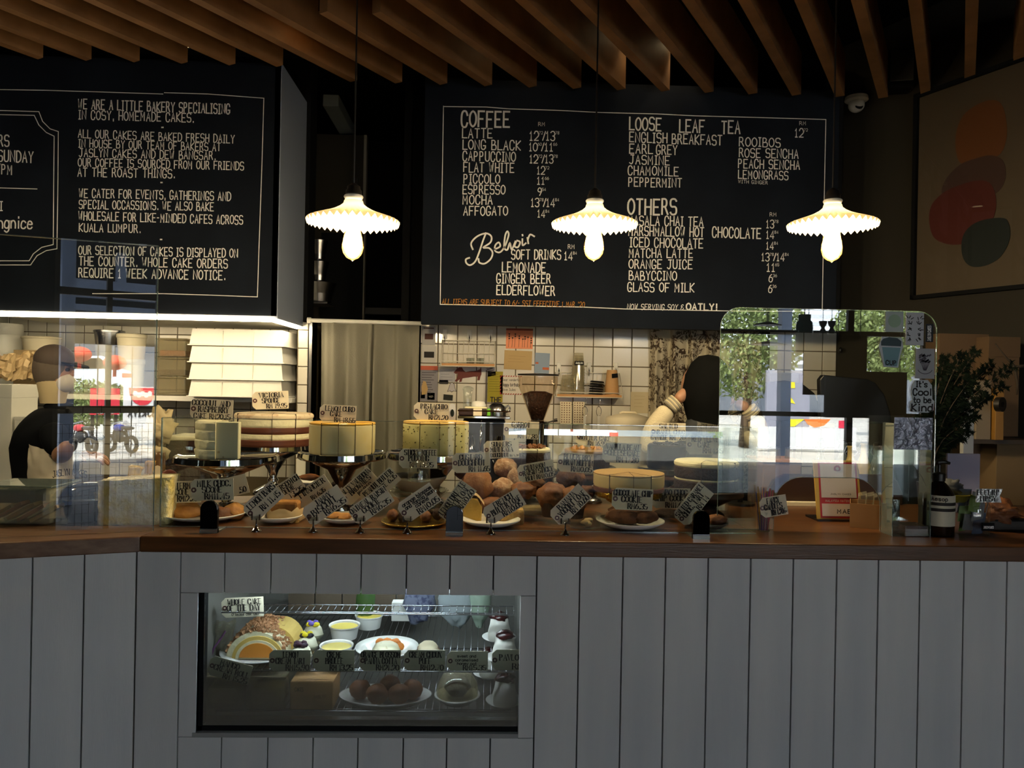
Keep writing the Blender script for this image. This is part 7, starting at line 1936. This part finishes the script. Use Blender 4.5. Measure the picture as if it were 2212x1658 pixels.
# lemon tarts with pansies
for i, (x, y, Y, lb_, fc) in enumerate(((677, 1350, 2.3, 'lemon cream tart with yellow and violet pansy at the back', ((240, 220, 40), (120, 100, 200))), (664, 1372, 2.2, 'lemon cream tart with black and yellow pansies in the middle', ((26, 18, 34), (230, 210, 30))), (651, 1395, 2.12, 'lemon cream tart with a dark purple pansy at the front', ((44, 20, 40), (60, 26, 44))))):
    o = thing('lemon_tart', lb_, 'tart', V((A(x, y, Y).x, Y, zr)), group='flower-topped lemon tarts in the fridge')
    MB().lathe([(0, 0), (.022, 0), (.036, .02), (.037, .021), (.034, .016), (.02, .004)], n=32, wob=lambda r, z, an, j: (r * (1 + .02 * math.sin(16 * an)), z)).build('glass_cup', M_clear, o, smooth='auto')
    MB().lathe([(0, .003), (.022, .003), (.03, .014), (.024, .034), (.015, .045), (0, .05)], n=24).build('lemon_cream', mat('lemon_cream', (236, 232, 202), .4), o, smooth=True)
    for j in range(7):
        a = j * .9
        MB().ball((.012 * math.cos(a), -.008 + .008 * math.sin(a), .048 + .004 * (j % 2)), .009, .005, .007, n=8, m=6, bump=.3, seed=j).build('petal', mat('petal_%d_%d_%d' % fc[j % 2], fc[j % 2], .6), o, smooth=True)
M_cust = mat('custard', (230, 206, 96), .3)
for i, (x, y, Y, lb_) in enumerate(((797, 1350, 2.42, 'white ramekin of yellow custard at the back'), (744, 1362, 2.32, 'white ramekin of yellow custard in the middle'), (727, 1384, 2.14, 'clouded ramekin of creme brulee at the front'))):
    w_ = (60, 66, 72)[i]
    o = thing('ramekin', lb_, 'ramekin', V((A(x, y, Y).x, Y, zr)), group='custard ramekins in the fridge')
    r = S(w_, Y) / 2
    MB().lathe([(0, 0), (r * .8, 0), (r * .94, .034), (r, .036), (r, .04), (r * .9, .038), (r * .86, .03)], n=36).build('cup', M_china, o, smooth='auto')
    MB().lathe([(0, .0335), (r * .87, .033)], n=28).build('custard', M_cust, o, smooth=True)
op = plate(768, 904, 1395, 2.16, 'oval white dish under the panna cotta', z=zr, deep=.01)
pn_ = thing('panna_cotta', 'mottled white panna cotta dome with orange segments', 'dessert', V((A(835, 1380, 2.15).x, 2.15, zr + .012)))
MB().lathe([(0, 0), (.042, 0), (.04, .012), (.032, .026), (.018, .032), (0, .032)], n=28).build('dome', mat('mottled_cream', (226, 218, 184), .4, var=(50, (150, 110, 60), .6, .7)), pn_, smooth=True)
for j, (x, y) in enumerate(((-.02, .02), (0, .024), (.024, .02), (.036, .008))):
    MB().ball((x, y, .026 - .008 * (j == 3)), .014, .01, .011, n=10, m=8, bump=.2, seed=j).build('orange_segment', mat('orange_fruit', (220, 130, 50), .4), pn_, smooth=True)
cp_ = thing('choux_puff', 'pale cream choux puff behind its tag on the rack', 'pastry', V((A(925, 1400, 2.15).x, 2.15, zr)))
MB().ball((0, 0, .02), .034, .03, .024, bump=.2).build('shell_bottom', M_golddk, cp_, smooth=True)
MB().ball((0, -.004, .028), .03, .028, .022, bump=.2).build('cream', M_dusted, cp_, smooth=True)
pb_ = thing('white_box', 'plain white card box at the back of the fridge rack', 'box', V((A(883, 1362, 2.5).x, 2.5, zr)))
MB().box(-.055, .055, -.02, .02, 0, .06).build('box_body', M_white, pb_, bevel=.002)
def pavlova(x, z, Y, lb_):
    o = thing('pavlova', lb_, 'dessert', V((A(x, 1400, Y).x, Y, z)), group='pavlovas in the fridge')
    MB().lathe([(0, 0), (.03, 0), (.05, .012), (.052, .014), (.03, .004)], n=30).build('plate', M_china, o, smooth=True)
    MB().lathe([(0, .004), (.032, .004), (.034, .03), (.028, .05), (.026, .07), (0, .075)], n=30, wob=lambda r, z_, an, j: (r * (1 + .08 * noise.noise(V((an * 2, z_ * 60, x)))), z_)).build('meringue', mat('meringue', (232, 228, 216), .6), o, smooth=True)
    MB().ball((0, -.004, .074), .026, .024, .015, bump=.35, seed=x).build('berry_sauce', mat('berry', (60, 16, 14), .25), o, smooth=True)
pavlova(1090, zr, 2.13, 'pavlova with dark berry sauce at the rack right end')
pavlova(1078, zr, 2.3, 'second pavlova behind the front one on the rack')
pavlova(1092, fz0 + .023, 2.1, 'pavlova with dark berry sauce on the fridge floor')
pavlova(1060, fz0 + .023, 2.3, 'pavlova behind the lowest one on the fridge floor')
# lower level
zl = fz0 + .023
for i, (x0, x1, Y, lb_) in enumerate(((445, 528, 2.1, 'fogged clear tub of cream cake at the fridge lower left'), (538, 622, 2.1, 'fogged clear tub of rolled cake beside the first tub'))):
    a_, b_ = A(x0, 1550, Y), A(x1, 1550, Y)
    o = thing('cake_tub', lb_, 'tub', ((a_.x + b_.x) / 2, Y, zl), group='cake tubs on the fridge floor')
    w_ = (b_.x - a_.x) / 2
    MB().box(-w_, w_, -.04, .08, 0, .085).build('tub', M_tub, o, bevel=.006)
    MB().box(-w_ * .8, w_ * .8, -.03, .06, .006, .055).build('cake_piece', M_cream, o, bevel=.012)
    MB().box(-w_ - .003, w_ + .003, -.043, .083, .083, .09).build('lid', M_tub, o, bevel=.002)
kx = thing('kraft_cake_box', 'kraft cake box with printed marks on the fridge floor', 'box', (A(671, 1550, 2.055).x, 2.06, zl))
MB().box(-.057, .057, 0, .1, 0, .075).build('box_body', mat('kraft_cup'), kx, bevel=.002)
tb = MB(); text(tb, "JASLYN", (.005, -.001, .03), (1, 0, .1), (0, 0, 1), .008, .034, style='hand'); text(tb, "CAKES", (-.044, -.001, .05), (1, 0, 0), (0, 0, 1), .01, .022, style='hand'); tb.build('printed_marks', mat('print_brown'), kx)
wt = thing('serving_tray', 'white tray with round brown buns on the fridge floor', 'tray', (A(832, 1550, 2.13).x, 2.13, zl))
MB().lathe([(0, 0), (.1, 0), (.125, .016), (.128, .016), (.1, -.003), (0, -.003)], n=40, sy=.6).build('tray', M_china, wt, smooth=True)
for i, (x, y) in enumerate(((778, 0), (815, -.03), (862, -.03), (890, .0), (842, .03))):
    o = blob('bun', ('leftmost', 'front left', 'front right', 'rightmost', 'rear')[i] + ' round brown bun on the white fridge tray', 'bun', x, 1500, 2.13 + y, 46, 42, .05, M_golddk, bump=.15, group='brown buns on the fridge tray')
    o.location.z = zl + .028
gc = thing('glass_cloche', 'frosted round cake cover on the fridge floor', 'cake cover', (A(987, 1540, 2.12).x, 2.12, zl))
MB().lathe([(.058, .02), (.055, .05), (.04, .075), (.015, .085), (0, .086)], n=32).build('cover', M_tub, gc, smooth=True)
MB().lathe([(0, .0), (.04, 0), (.064, .02), (.06, .022), (0, .006)], n=32).build('plate', M_china, gc, smooth=True)
MB().ball((0, 0, .045), .036, .036, .03, bump=.2).build('cake', M_choc, gc, smooth=True)
pk = thing('plastic_bag', 'clear crumpled plastic bag with a purple edge beside the mango roll', 'bag', A(468, 1400, 2.12))
MB().sheet(lambda u, v: V((-.035 + .06 * u + .02 * v, .02 * noise.noise(V((u * 4, v * 4, 7))) + .02, -.04 + .11 * v + .012 * noise.noise(V((u * 5, v * 5, 3))))), 12, 12).build('film', M_cupc, pk, smooth=True, solid=.001)
MB().tube([(-.02, .0, -.04), (-.008, 0, 0), (.012, .005, .03), (.02, .01, .045)], .003, 6).build('purple_edge', mat('purple_ribbon', (120, 70, 120), .4), pk, smooth=True)
for i, (x, w, lb_) in enumerate(((905, .05, 'blue-grey speckled bag on the upper fridge rack'), (985, .06, 'pale cloth hanging at the fridge back'), (1035, .035, 'pale green bottle shape at the fridge back'), (790, .03, 'small leafy packet on the upper fridge rack'))):
    o = thing('fridge_parcel', lb_, 'parcel', (A(x, 1320, 2.45).x, 2.45, zsh + .004))
    MB().ball((0, 0, .085), w, .03, .085, bump=.3, seed=i, n=16, m=12).build('wrap', (mat('blue_speckle', (120, 126, 150), .7, var=(60, (70, 76, 110), .5, .6)), mat('pale_cloth', (176, 186, 190), .7), mat('pale_green', (176, 196, 176), .3), mat('leaf_green', (60, 90, 40), .5))[i], o, smooth=True)
    MB().lathe([(0, .155), (w * .3, .155), (w * .2, .175), (0, .18)], n=12).build('tied_neck', M_card, o)

# ============================================================ THE STREET (seen in the reflections)
def mirror_pt(px, py, p0, n, Y):
    """where a reflected sight line meets the plane Y"""
    d = ray(px, py).normalized()
    o = V((0, 0, CZ))
    h = o + d * ((p0 - o).dot(n) / d.dot(n))
    r = d - n * 2 * d.dot(n)
    return h + r * ((Y - h.y) / r.y)
PL0, PLN = pl0.copy(), ln.copy()
PR0, PRN = V((0, YR, 0)), V((0, -1, 0))
def LM(x, y, Y): return mirror_pt(x, y, PL0, PLN, Y)
def RM(x, y, Y): return mirror_pt(x, y, PR0, PRN, Y)
struct(box_obj('ground_outside', (-30, 30, -40, -3.2, -0.1, -0.02), mat('pale_paving', (196, 190, 180), .8, var=(1.5, (170, 166, 158), .3, .7))))
struct(box_obj('ground_shaded', (-8, 9, -11.2, -3.2, -0.03, -0.005), mat('shade_tinted_paving', (56, 58, 64), .8, var=(1.5, (46, 48, 54), .3, .7))))  # same ground, coloured darker to paint in the shade under the canopy
struct(box_obj('ceiling_canopy', (-6, 8, -8.5, -3.12, 3.35, 3.45), mat('canopy_dark', (30, 34, 42), .8)))
struct(box_obj('wall_far_building', (-30, 30, -38.5, -38, 0, 4), mat('far_building', (120, 124, 130), .8, var=(.4, (84, 92, 104), .4, .6))))
cpy = thing('canopy_frame', 'pale blue steel frame under the dark canopy outside', 'frame', (0, -6.2, 0))
for x in (LM(35, 600, -6).x, LM(148, 600, -6).x, RM(1697, 750, -6).x):
    MB().box(x - .07, x + .07, -6.1, -5.96, 0, 3.35).build('post', mat('pale_blue_steel', (160, 174, 200), .5), cpy, world=True)
MB().box(-6, 2.6, -8.5, -8.3, 1.97, 3.35).build('fascia', mat('canopy_dark'), cpy, world=True)
for i, y in enumerate((-4.0, -5.0, -6.0)):
    MB().box(-5, 7, y - .05, y + .05, 3.2, 3.34).build('beam', mat('pale_blue_steel'), cpy, world=True)
for y0_, y1_ in ((600, 622), (630, 640), (655, 668)):
    a_, b_ = LM(150, y1_, -8.1), LM(150, y0_, -8.1)
    MB().box(-2, 2.4, -8.15, -8.05, a_.z, b_.z).build('cross_beam', mat('pale_blue_steel'), cpy, world=True)
for x_ in (150, 262):
    q_ = LM(x_, 600, -8.1)
    MB().box(q_.x - .06, q_.x + .06, -8.2, -8.06, q_.z - .3, 3.3).build('upright', mat('pale_blue_steel'), cpy, world=True)
for i in range(24):
    x = -4 + i * .45
    MB().box(x - .03, x + .03, -6.1, -3.5, 3.12, 3.2).build('slat', mat('pale_blue_steel'), cpy, world=True)
M_leaf = mat('street_leaves', (104, 124, 62), .7, var=(.9, (140, 152, 92), .35, .65))
def foliage(name, c, rx, ry, rz, n, s, label, cat, m=M_leaf, trunk=True):
    o = thing(name, label, cat, (c[0], c[1], 0))
    mb = MB()
    for _ in range(n):
        while True:
            d = V((RND.uniform(-1, 1), RND.uniform(-1, 1), RND.uniform(-1, 1)))
            if d.length < 1: break
        p = V((d.x * rx, d.y * ry, c[2] + d.z * rz))
        a = V((RND.uniform(-1, 1), RND.uniform(-1, 1), RND.uniform(-1, 1))).normalized() * s
        b = a.orthogonal().normalized() * s * .45
        mb.add([p - a, p + b, p + a, p - b], [(0, 1, 2, 3)])
    q = mb.build('leaves', m, o); q['kind'] = 'stuff'
    if trunk:
        MB().tube([(0, 0, 0), (.1, 0, c[2] * .5), (0, 0, c[2])], [.14, .11, .07], 8).build('trunk', mat('bark', (84, 66, 50), .9), o, smooth=True)
    return o
tc1 = RM(1610, 740, -15)
foliage('street_tree', (tc1.x, -15, tc1.z + .3), 1.5, 1.0, 1.8, 6500, .075, 'leafy tree reflected in the left of the sticker shield', 'tree')
tc2 = RM(1900, 750, -15)
foliage('street_tree', (tc2.x, -15, tc2.z + .2), 1.3, 1.0, 1.3, 5200, .075, 'leafy tree reflected behind the stickers on the shield', 'tree')
hc1 = LM(180, 862, -16)
foliage('hedge', (hc1.x - .1, -16, .85), 1.4, .6, .58, 4200, .06, 'clipped sunlit hedge reflected in the left shield', 'hedge', trunk=False)
# white car
cp = LM(165, 795, -25)
car = thing('car', 'white estate car reflected in the left shield', 'car', (cp.x - .6, -25, 0))
prof = [(-2.2, .45), (-2.25, .9), (-2.0, 1.05), (-1.0, 1.15), (-.3, 1.6), (1.4, 1.68), (2.0, 1.25), (2.3, 1.15), (2.35, .5), (2.1, .35), (-2.0, .35)]
zb0 = max(.25, LM(165, 765, -25).z - 1.7)
M_car = mat('car_white', (226, 232, 240), .25, coat=.6)
MB().prism([(x, z + zb0) for x, z in prof], (0, 0, 0), (1, 0, 0), (0, 1, 0), (0, 0, 1), -1.7).build('body', M_car, car, bevel=.05)
MB().prism([(-.9, 1.18 + zb0), (-.25, 1.52 + zb0), (1.3, 1.6 + zb0), (1.75, 1.25 + zb0)], (0, .012, 0), (1, 0, 0), (0, 1, 0), (0, 0, 1), -.01).build('side_window', M_black, car)
MB().box(2.0, 2.34, -.03, .015, .95 + zb0, 1.1 + zb0).build('tail_light', mat('tail_red', (190, 30, 30), .3), car)
for x in (-1.45, 1.5):
    w_ = MB().lathe([(0, -.1), (.34, -.1), (.34, .1), (.2, .11), (0, .09)], n=24).build('wheel', M_bake, car, smooth='auto'); w_.location = (x, -.02, .36 + zb0); w_.rotation_euler = (PI / 2, 0, 0)
MB().box(-2.6, 2.8, -1.9, .4, 0, zb0).build('raised_kerb', mat('pale_paving'), car)
def street_sign(xl, xr, yt_, yb_, Y, c, label, lines=None, lm=None, mirror=True, extra=None):
    a, b = LM(xl, yt_, Y), LM(xr, yb_, Y)
    x0, x1 = sorted((a.x, b.x)); z0, z1 = sorted((a.z, b.z))
    z0 = max(z0, .15)
    o = thing('street_sign', label, 'sign', ((x0 + x1) / 2, Y, 0))
    W = (x1 - x0) / 2
    MB().box(-W, W, -.06, 0, z0, z1).build('panel', mat('sign_%d_%d_%d' % c, c, .6), o)
    for s in (-W * .8, W * .8):
        MB().box(s - .03, s + .03, -.12, -.06, 0, z0 + .1).build('post', M_bake, o)
    return o, W, z0, z1
o, W, z0, z1 = street_sign(196, 258, 838, 895, -13.5, (214, 40, 60), 'red street hoarding reflected in the left shield')
mb = MB()
for q in range(5): mb.ball((W * (-.5 + .25 * q), .01, z0 + .18 * (z1 - z0)), .06 + .02 * (q % 2), .01, .08, n=8, m=6)
mb.build('white_marks', M_white, o)
o, W, z0, z1 = street_sign(268, 345, 835, 925, -14, (250, 250, 248), 'white street banner with a red half-moon emblem reflected')
MB().prism([(W * .75 * math.cos(t), z1 - .02 + .42 * (z1 - z0) * math.sin(t)) for t in [PI + PI * q / 14 for q in range(15)]], (0, .004, 0), (1, 0, 0), (0, 1, 0), (0, 0, 1), .01).build('half_moon', mat('sign_214_40_60'), o)
mb = MB()
for q in range(5):
    mb.ball((W * (-.4 + .2 * q), .018, z1 - .16 * (z1 - z0) - .03 * (q % 2)), .05, .008, .06, n=8, m=6)
mb.build('white_blossoms', M_white, o)
tb = MB(); text(tb, "SJKIYA", (W * .75, .02, z0 + .3 * (z1 - z0)), (-1, 0, 0), (0, 0, 1), .13 * (z1 - z0), W * 1.5, style='thin', lw=.03); tb.build('dark_lettering', M_ink, o)
# lanterns
for i, (x, y) in enumerate(((172, 765), (248, 783))):
    p = LM(x, y, -11.5)
    o = thing('paper_lantern', ('left', 'right')[i] + ' red paper lantern reflected in the left shield', 'lantern', p, group='red lanterns outside')
    MB().ball((0, 0, 0), .2, .2, .14, n=20, m=12).build('lantern_body', mat('lantern_red', (230, 70, 40), .6), o, smooth=True)
    MB().tube([(0, 0, -.12), (0, 0, -.26)], .03, 8).build('tassel', mat('lantern_red'), o)
    MB().tube([(.3, 0, -p.z), (.3, 0, .3), (0, 0, .3), (0, 0, .12)], .012, 5).build('lantern_pole', M_bake, o)
# motorcycles
def moto(px, py, Y, label, c):
    p = LM(px, py, Y)
    o = thing('motorcycle', label, 'motorcycle', (p.x, Y, 0), group='motorcycles parked outside')
    for s in (-.55, .55):
        w_ = MB().lathe([(.2, -.05), (.29, -.05), (.31, 0), (.29, .05), (.2, .05), (.2, -.05)], n=24).build('wheel', M_bake, o, smooth='auto'); w_.location = (s, 0, .31); w_.rotation_euler = (PI / 2, 0, 0)
        MB().tube([(s, 0, .31), (s * .8, 0, .55), (s * .65, 0, .8)], .03, 6).build('fork', M_steel, o)
    MB().ball((0, 0, .55), .32, .15, .2, bump=.4).build('engine', M_bake, o, smooth=True)
    MB().ball((-.12, 0, .85), .26, .13, .13, bump=.2).build('tank', mat('moto_%d' % c[0], c, .3), o, smooth=True)
    MB().ball((.32, 0, .86), .32, .12, .07).build('saddle', M_bake, o, smooth=True)
    MB().tube([(-.38, -.3, 1.05), (-.4, 0, .98), (-.38, .3, 1.05)], .02, 6).build('handlebar', M_steel, o)
    o.scale = (.58, .58, .58); o.rotation_euler = (0, 0, 1.15)
moto(176, 930, -12.6, 'white and red motorcycle reflected by the left shield post', (206, 60, 60))
moto(262, 930, -12.4, 'blue motorcycle reflected below the white banner', (50, 60, 150))
# mesh fence panel outside
fn_ = thing('mesh_fence', 'thin black wire mesh fence outside the window', 'fence', (0, -4.4, 0))
fb = MB()
zt_f = LM(220, 915, -4.4).z
for i in range(17):
    x = -.3 + i * .06
    fb.tube([(x, 0, 0), (x, 0, zt_f)], .0022, 4)
for i in range(12):
    fb.tube([(-.3, 0, .05 + i * (zt_f - .05) / 11), (.7, 0, .05 + i * (zt_f - .05) / 11)], .0022, 4)
fb.build('wire_mesh', M_bake, fn_)
# hoarding opposite with yellow, orange and red panels
p0_, p1_s = RM(1640, 930, -14), RM(1860, 905, -14)
hb = thing('painted_hoarding', 'white street hoarding with yellow, orange and red shapes reflected at the till', 'hoarding', (0, -14, 0))
xs_ = sorted((RM(1640, 930, -14).x, RM(1850, 930, -14).x))
zt_h, zm_h = RM(1740, 800, -14).z, RM(1740, 922, -14).z
zlo = max(.05, RM(1740, 985, -14).z)
MB().box(xs_[0], xs_[1], -.1, 0, .05, zm_h).build('white_lower_panel', mat('bright_white_panel', (250, 250, 250), .8), hb)
MB().box(RM(1655, 930, -14).x, RM(1748, 930, -14).x, -.1, 0, zm_h, zt_h).build('grey_upper_panel', mat('lilac_grey_panel', (150, 150, 164), .8), hb)
def hoard(poly, c, nm):
    P_ = [RM(x, y, -13.99) for x, y in poly]
    MB().prism([(p.x, p.z) for p in P_], (0, .012, 0), (1, 0, 0), (0, 1, 0), (0, 0, 1), -.01).build(nm, mat('paint_%d_%d_%d' % c, c, .7), hb)
hoard([(1694, 905), (1738, 905), (1716, 921), (1694, 920)], (240, 220, 30), 'yellow_shape')
hoard([(1737, 905), (1795, 905), (1780, 919), (1760, 923), (1745, 916)], (240, 120, 40), 'orange_shape')
hoard([(1812, 908), (1832, 908), (1832, 925), (1812, 924)], (214, 40, 70), 'red_shape')
hoard([(1702, 825), (1717, 825), (1718, 838), (1703, 838)], (240, 220, 30), 'yellow_square')
hoard([(1697, 845), (1712, 862), (1718, 872), (1697, 866)], (240, 220, 30), 'yellow_wedge')
# louvred shopfront far back for sky stripes
lv = thing('louvre_screen', 'white louvre screen reflected above the till monitors', 'screen', (0, -20, 0))
a_, b_ = RM(1560, 800, -20), RM(1860, 672, -20)
for i in range(12):
    z_ = a_.z + (b_.z + 1.0 - a_.z) * i / 12
    MB().box(min(a_.x, b_.x), max(a_.x, b_.x) + 2, -.1, 0, z_, z_ + (b_.z + 1.0 - a_.z) / 26).build('louvre', mat('louvre_white', (226, 232, 240), .6), lv)
# green glass pendant shade and two dark sconces hanging in the front window
p = RM(1738, 710, -2.6)
gp_ = thing('green_glass_shade', 'green glass jar-shaped lamp hanging in the front window', 'pendant lamp', p)
r = .075
MB().lathe([(r * .9, -.22), (r, -.2), (r, .02), (r * .9, .06), (r * .7, .08), (r * .75, .12), (r * .7, .13)], n=28).build('shade', mat('green_glass', (24, 92, 74), .15, trl=.5), gp_, smooth=True)
MB().tube([(0, 0, .12), (0, 0, ZS + .4 - p.z)], .006, 6).build('cord', M_bake, gp_)
for i, x in enumerate((1778, 1797, 1625, 1640)):
    p = RM(x, 708 if i < 2 else 740, -2.4)
    if i < 2:
        o = thing('hourglass_ornament', ('left', 'right')[i] + ' black hourglass ornament hanging in the front window', 'ornament', p)
        MB().lathe([(0, -.06), (.035, -.06), (.03, -.03), (.014, 0), (.03, .03), (.036, .06), (0, .065)], n=20).build('hourglass', M_bake, o, smooth='auto')
        MB().tube([(0, 0, .06), (0, 0, 2.74 - p.z)], .003, 5).build('wire', M_bake, o)
for i, (x, y, r) in enumerate(((1658, 700, .1), (1660, 742, .14))):
    p = RM(x, y, -1.2 - i * .4)
    o = thing('disc_lamp', ('small', 'large')[i] + ' flat black disc pendant lamp in the seating area', 'pendant lamp', p)
    MB().lathe([(0, .02), (r * .2, .018), (r, -.004), (r, -.008), (0, -.008)], n=32).build('disc', M_bake, o, smooth='auto')
    MB().tube([(0, 0, .02), (0, 0, ZS + .4 - p.z)], .003, 6).build('cord', M_bake, o)

hs = thing('reflection_blocker', 'added dark panel inside the front window blocking a reflection', 'screen', (3.3, -2.9, 1.75))  # added blocker: keeps the bright street out of the right shield's reflection
MB().box(-.29, .31, -.02, .02, -.3, .27).build('panel', M_black, hs)
for x in (-.25, .25):
    MB().tube([(x, 0, .27), (x, 0, ZS + .4 - 1.75)], .004, 5).build('wire', M_bake, hs)

hs = thing('reflection_blocker', 'second added dark panel lower in the front window blocking a reflection', 'screen', (3.62, -2.86, 1.44))  # another added blocker, darkens the reflection over the till monitors
MB().box(-.42, .36, -.02, .02, -.2, .24).build('panel', M_black, hs)
for x in (-.3, .3):
    MB().tube([(x, 0, .24), (x, 0, ZS + .4 - 1.44)], .004, 5).build('wire', M_bake, hs)
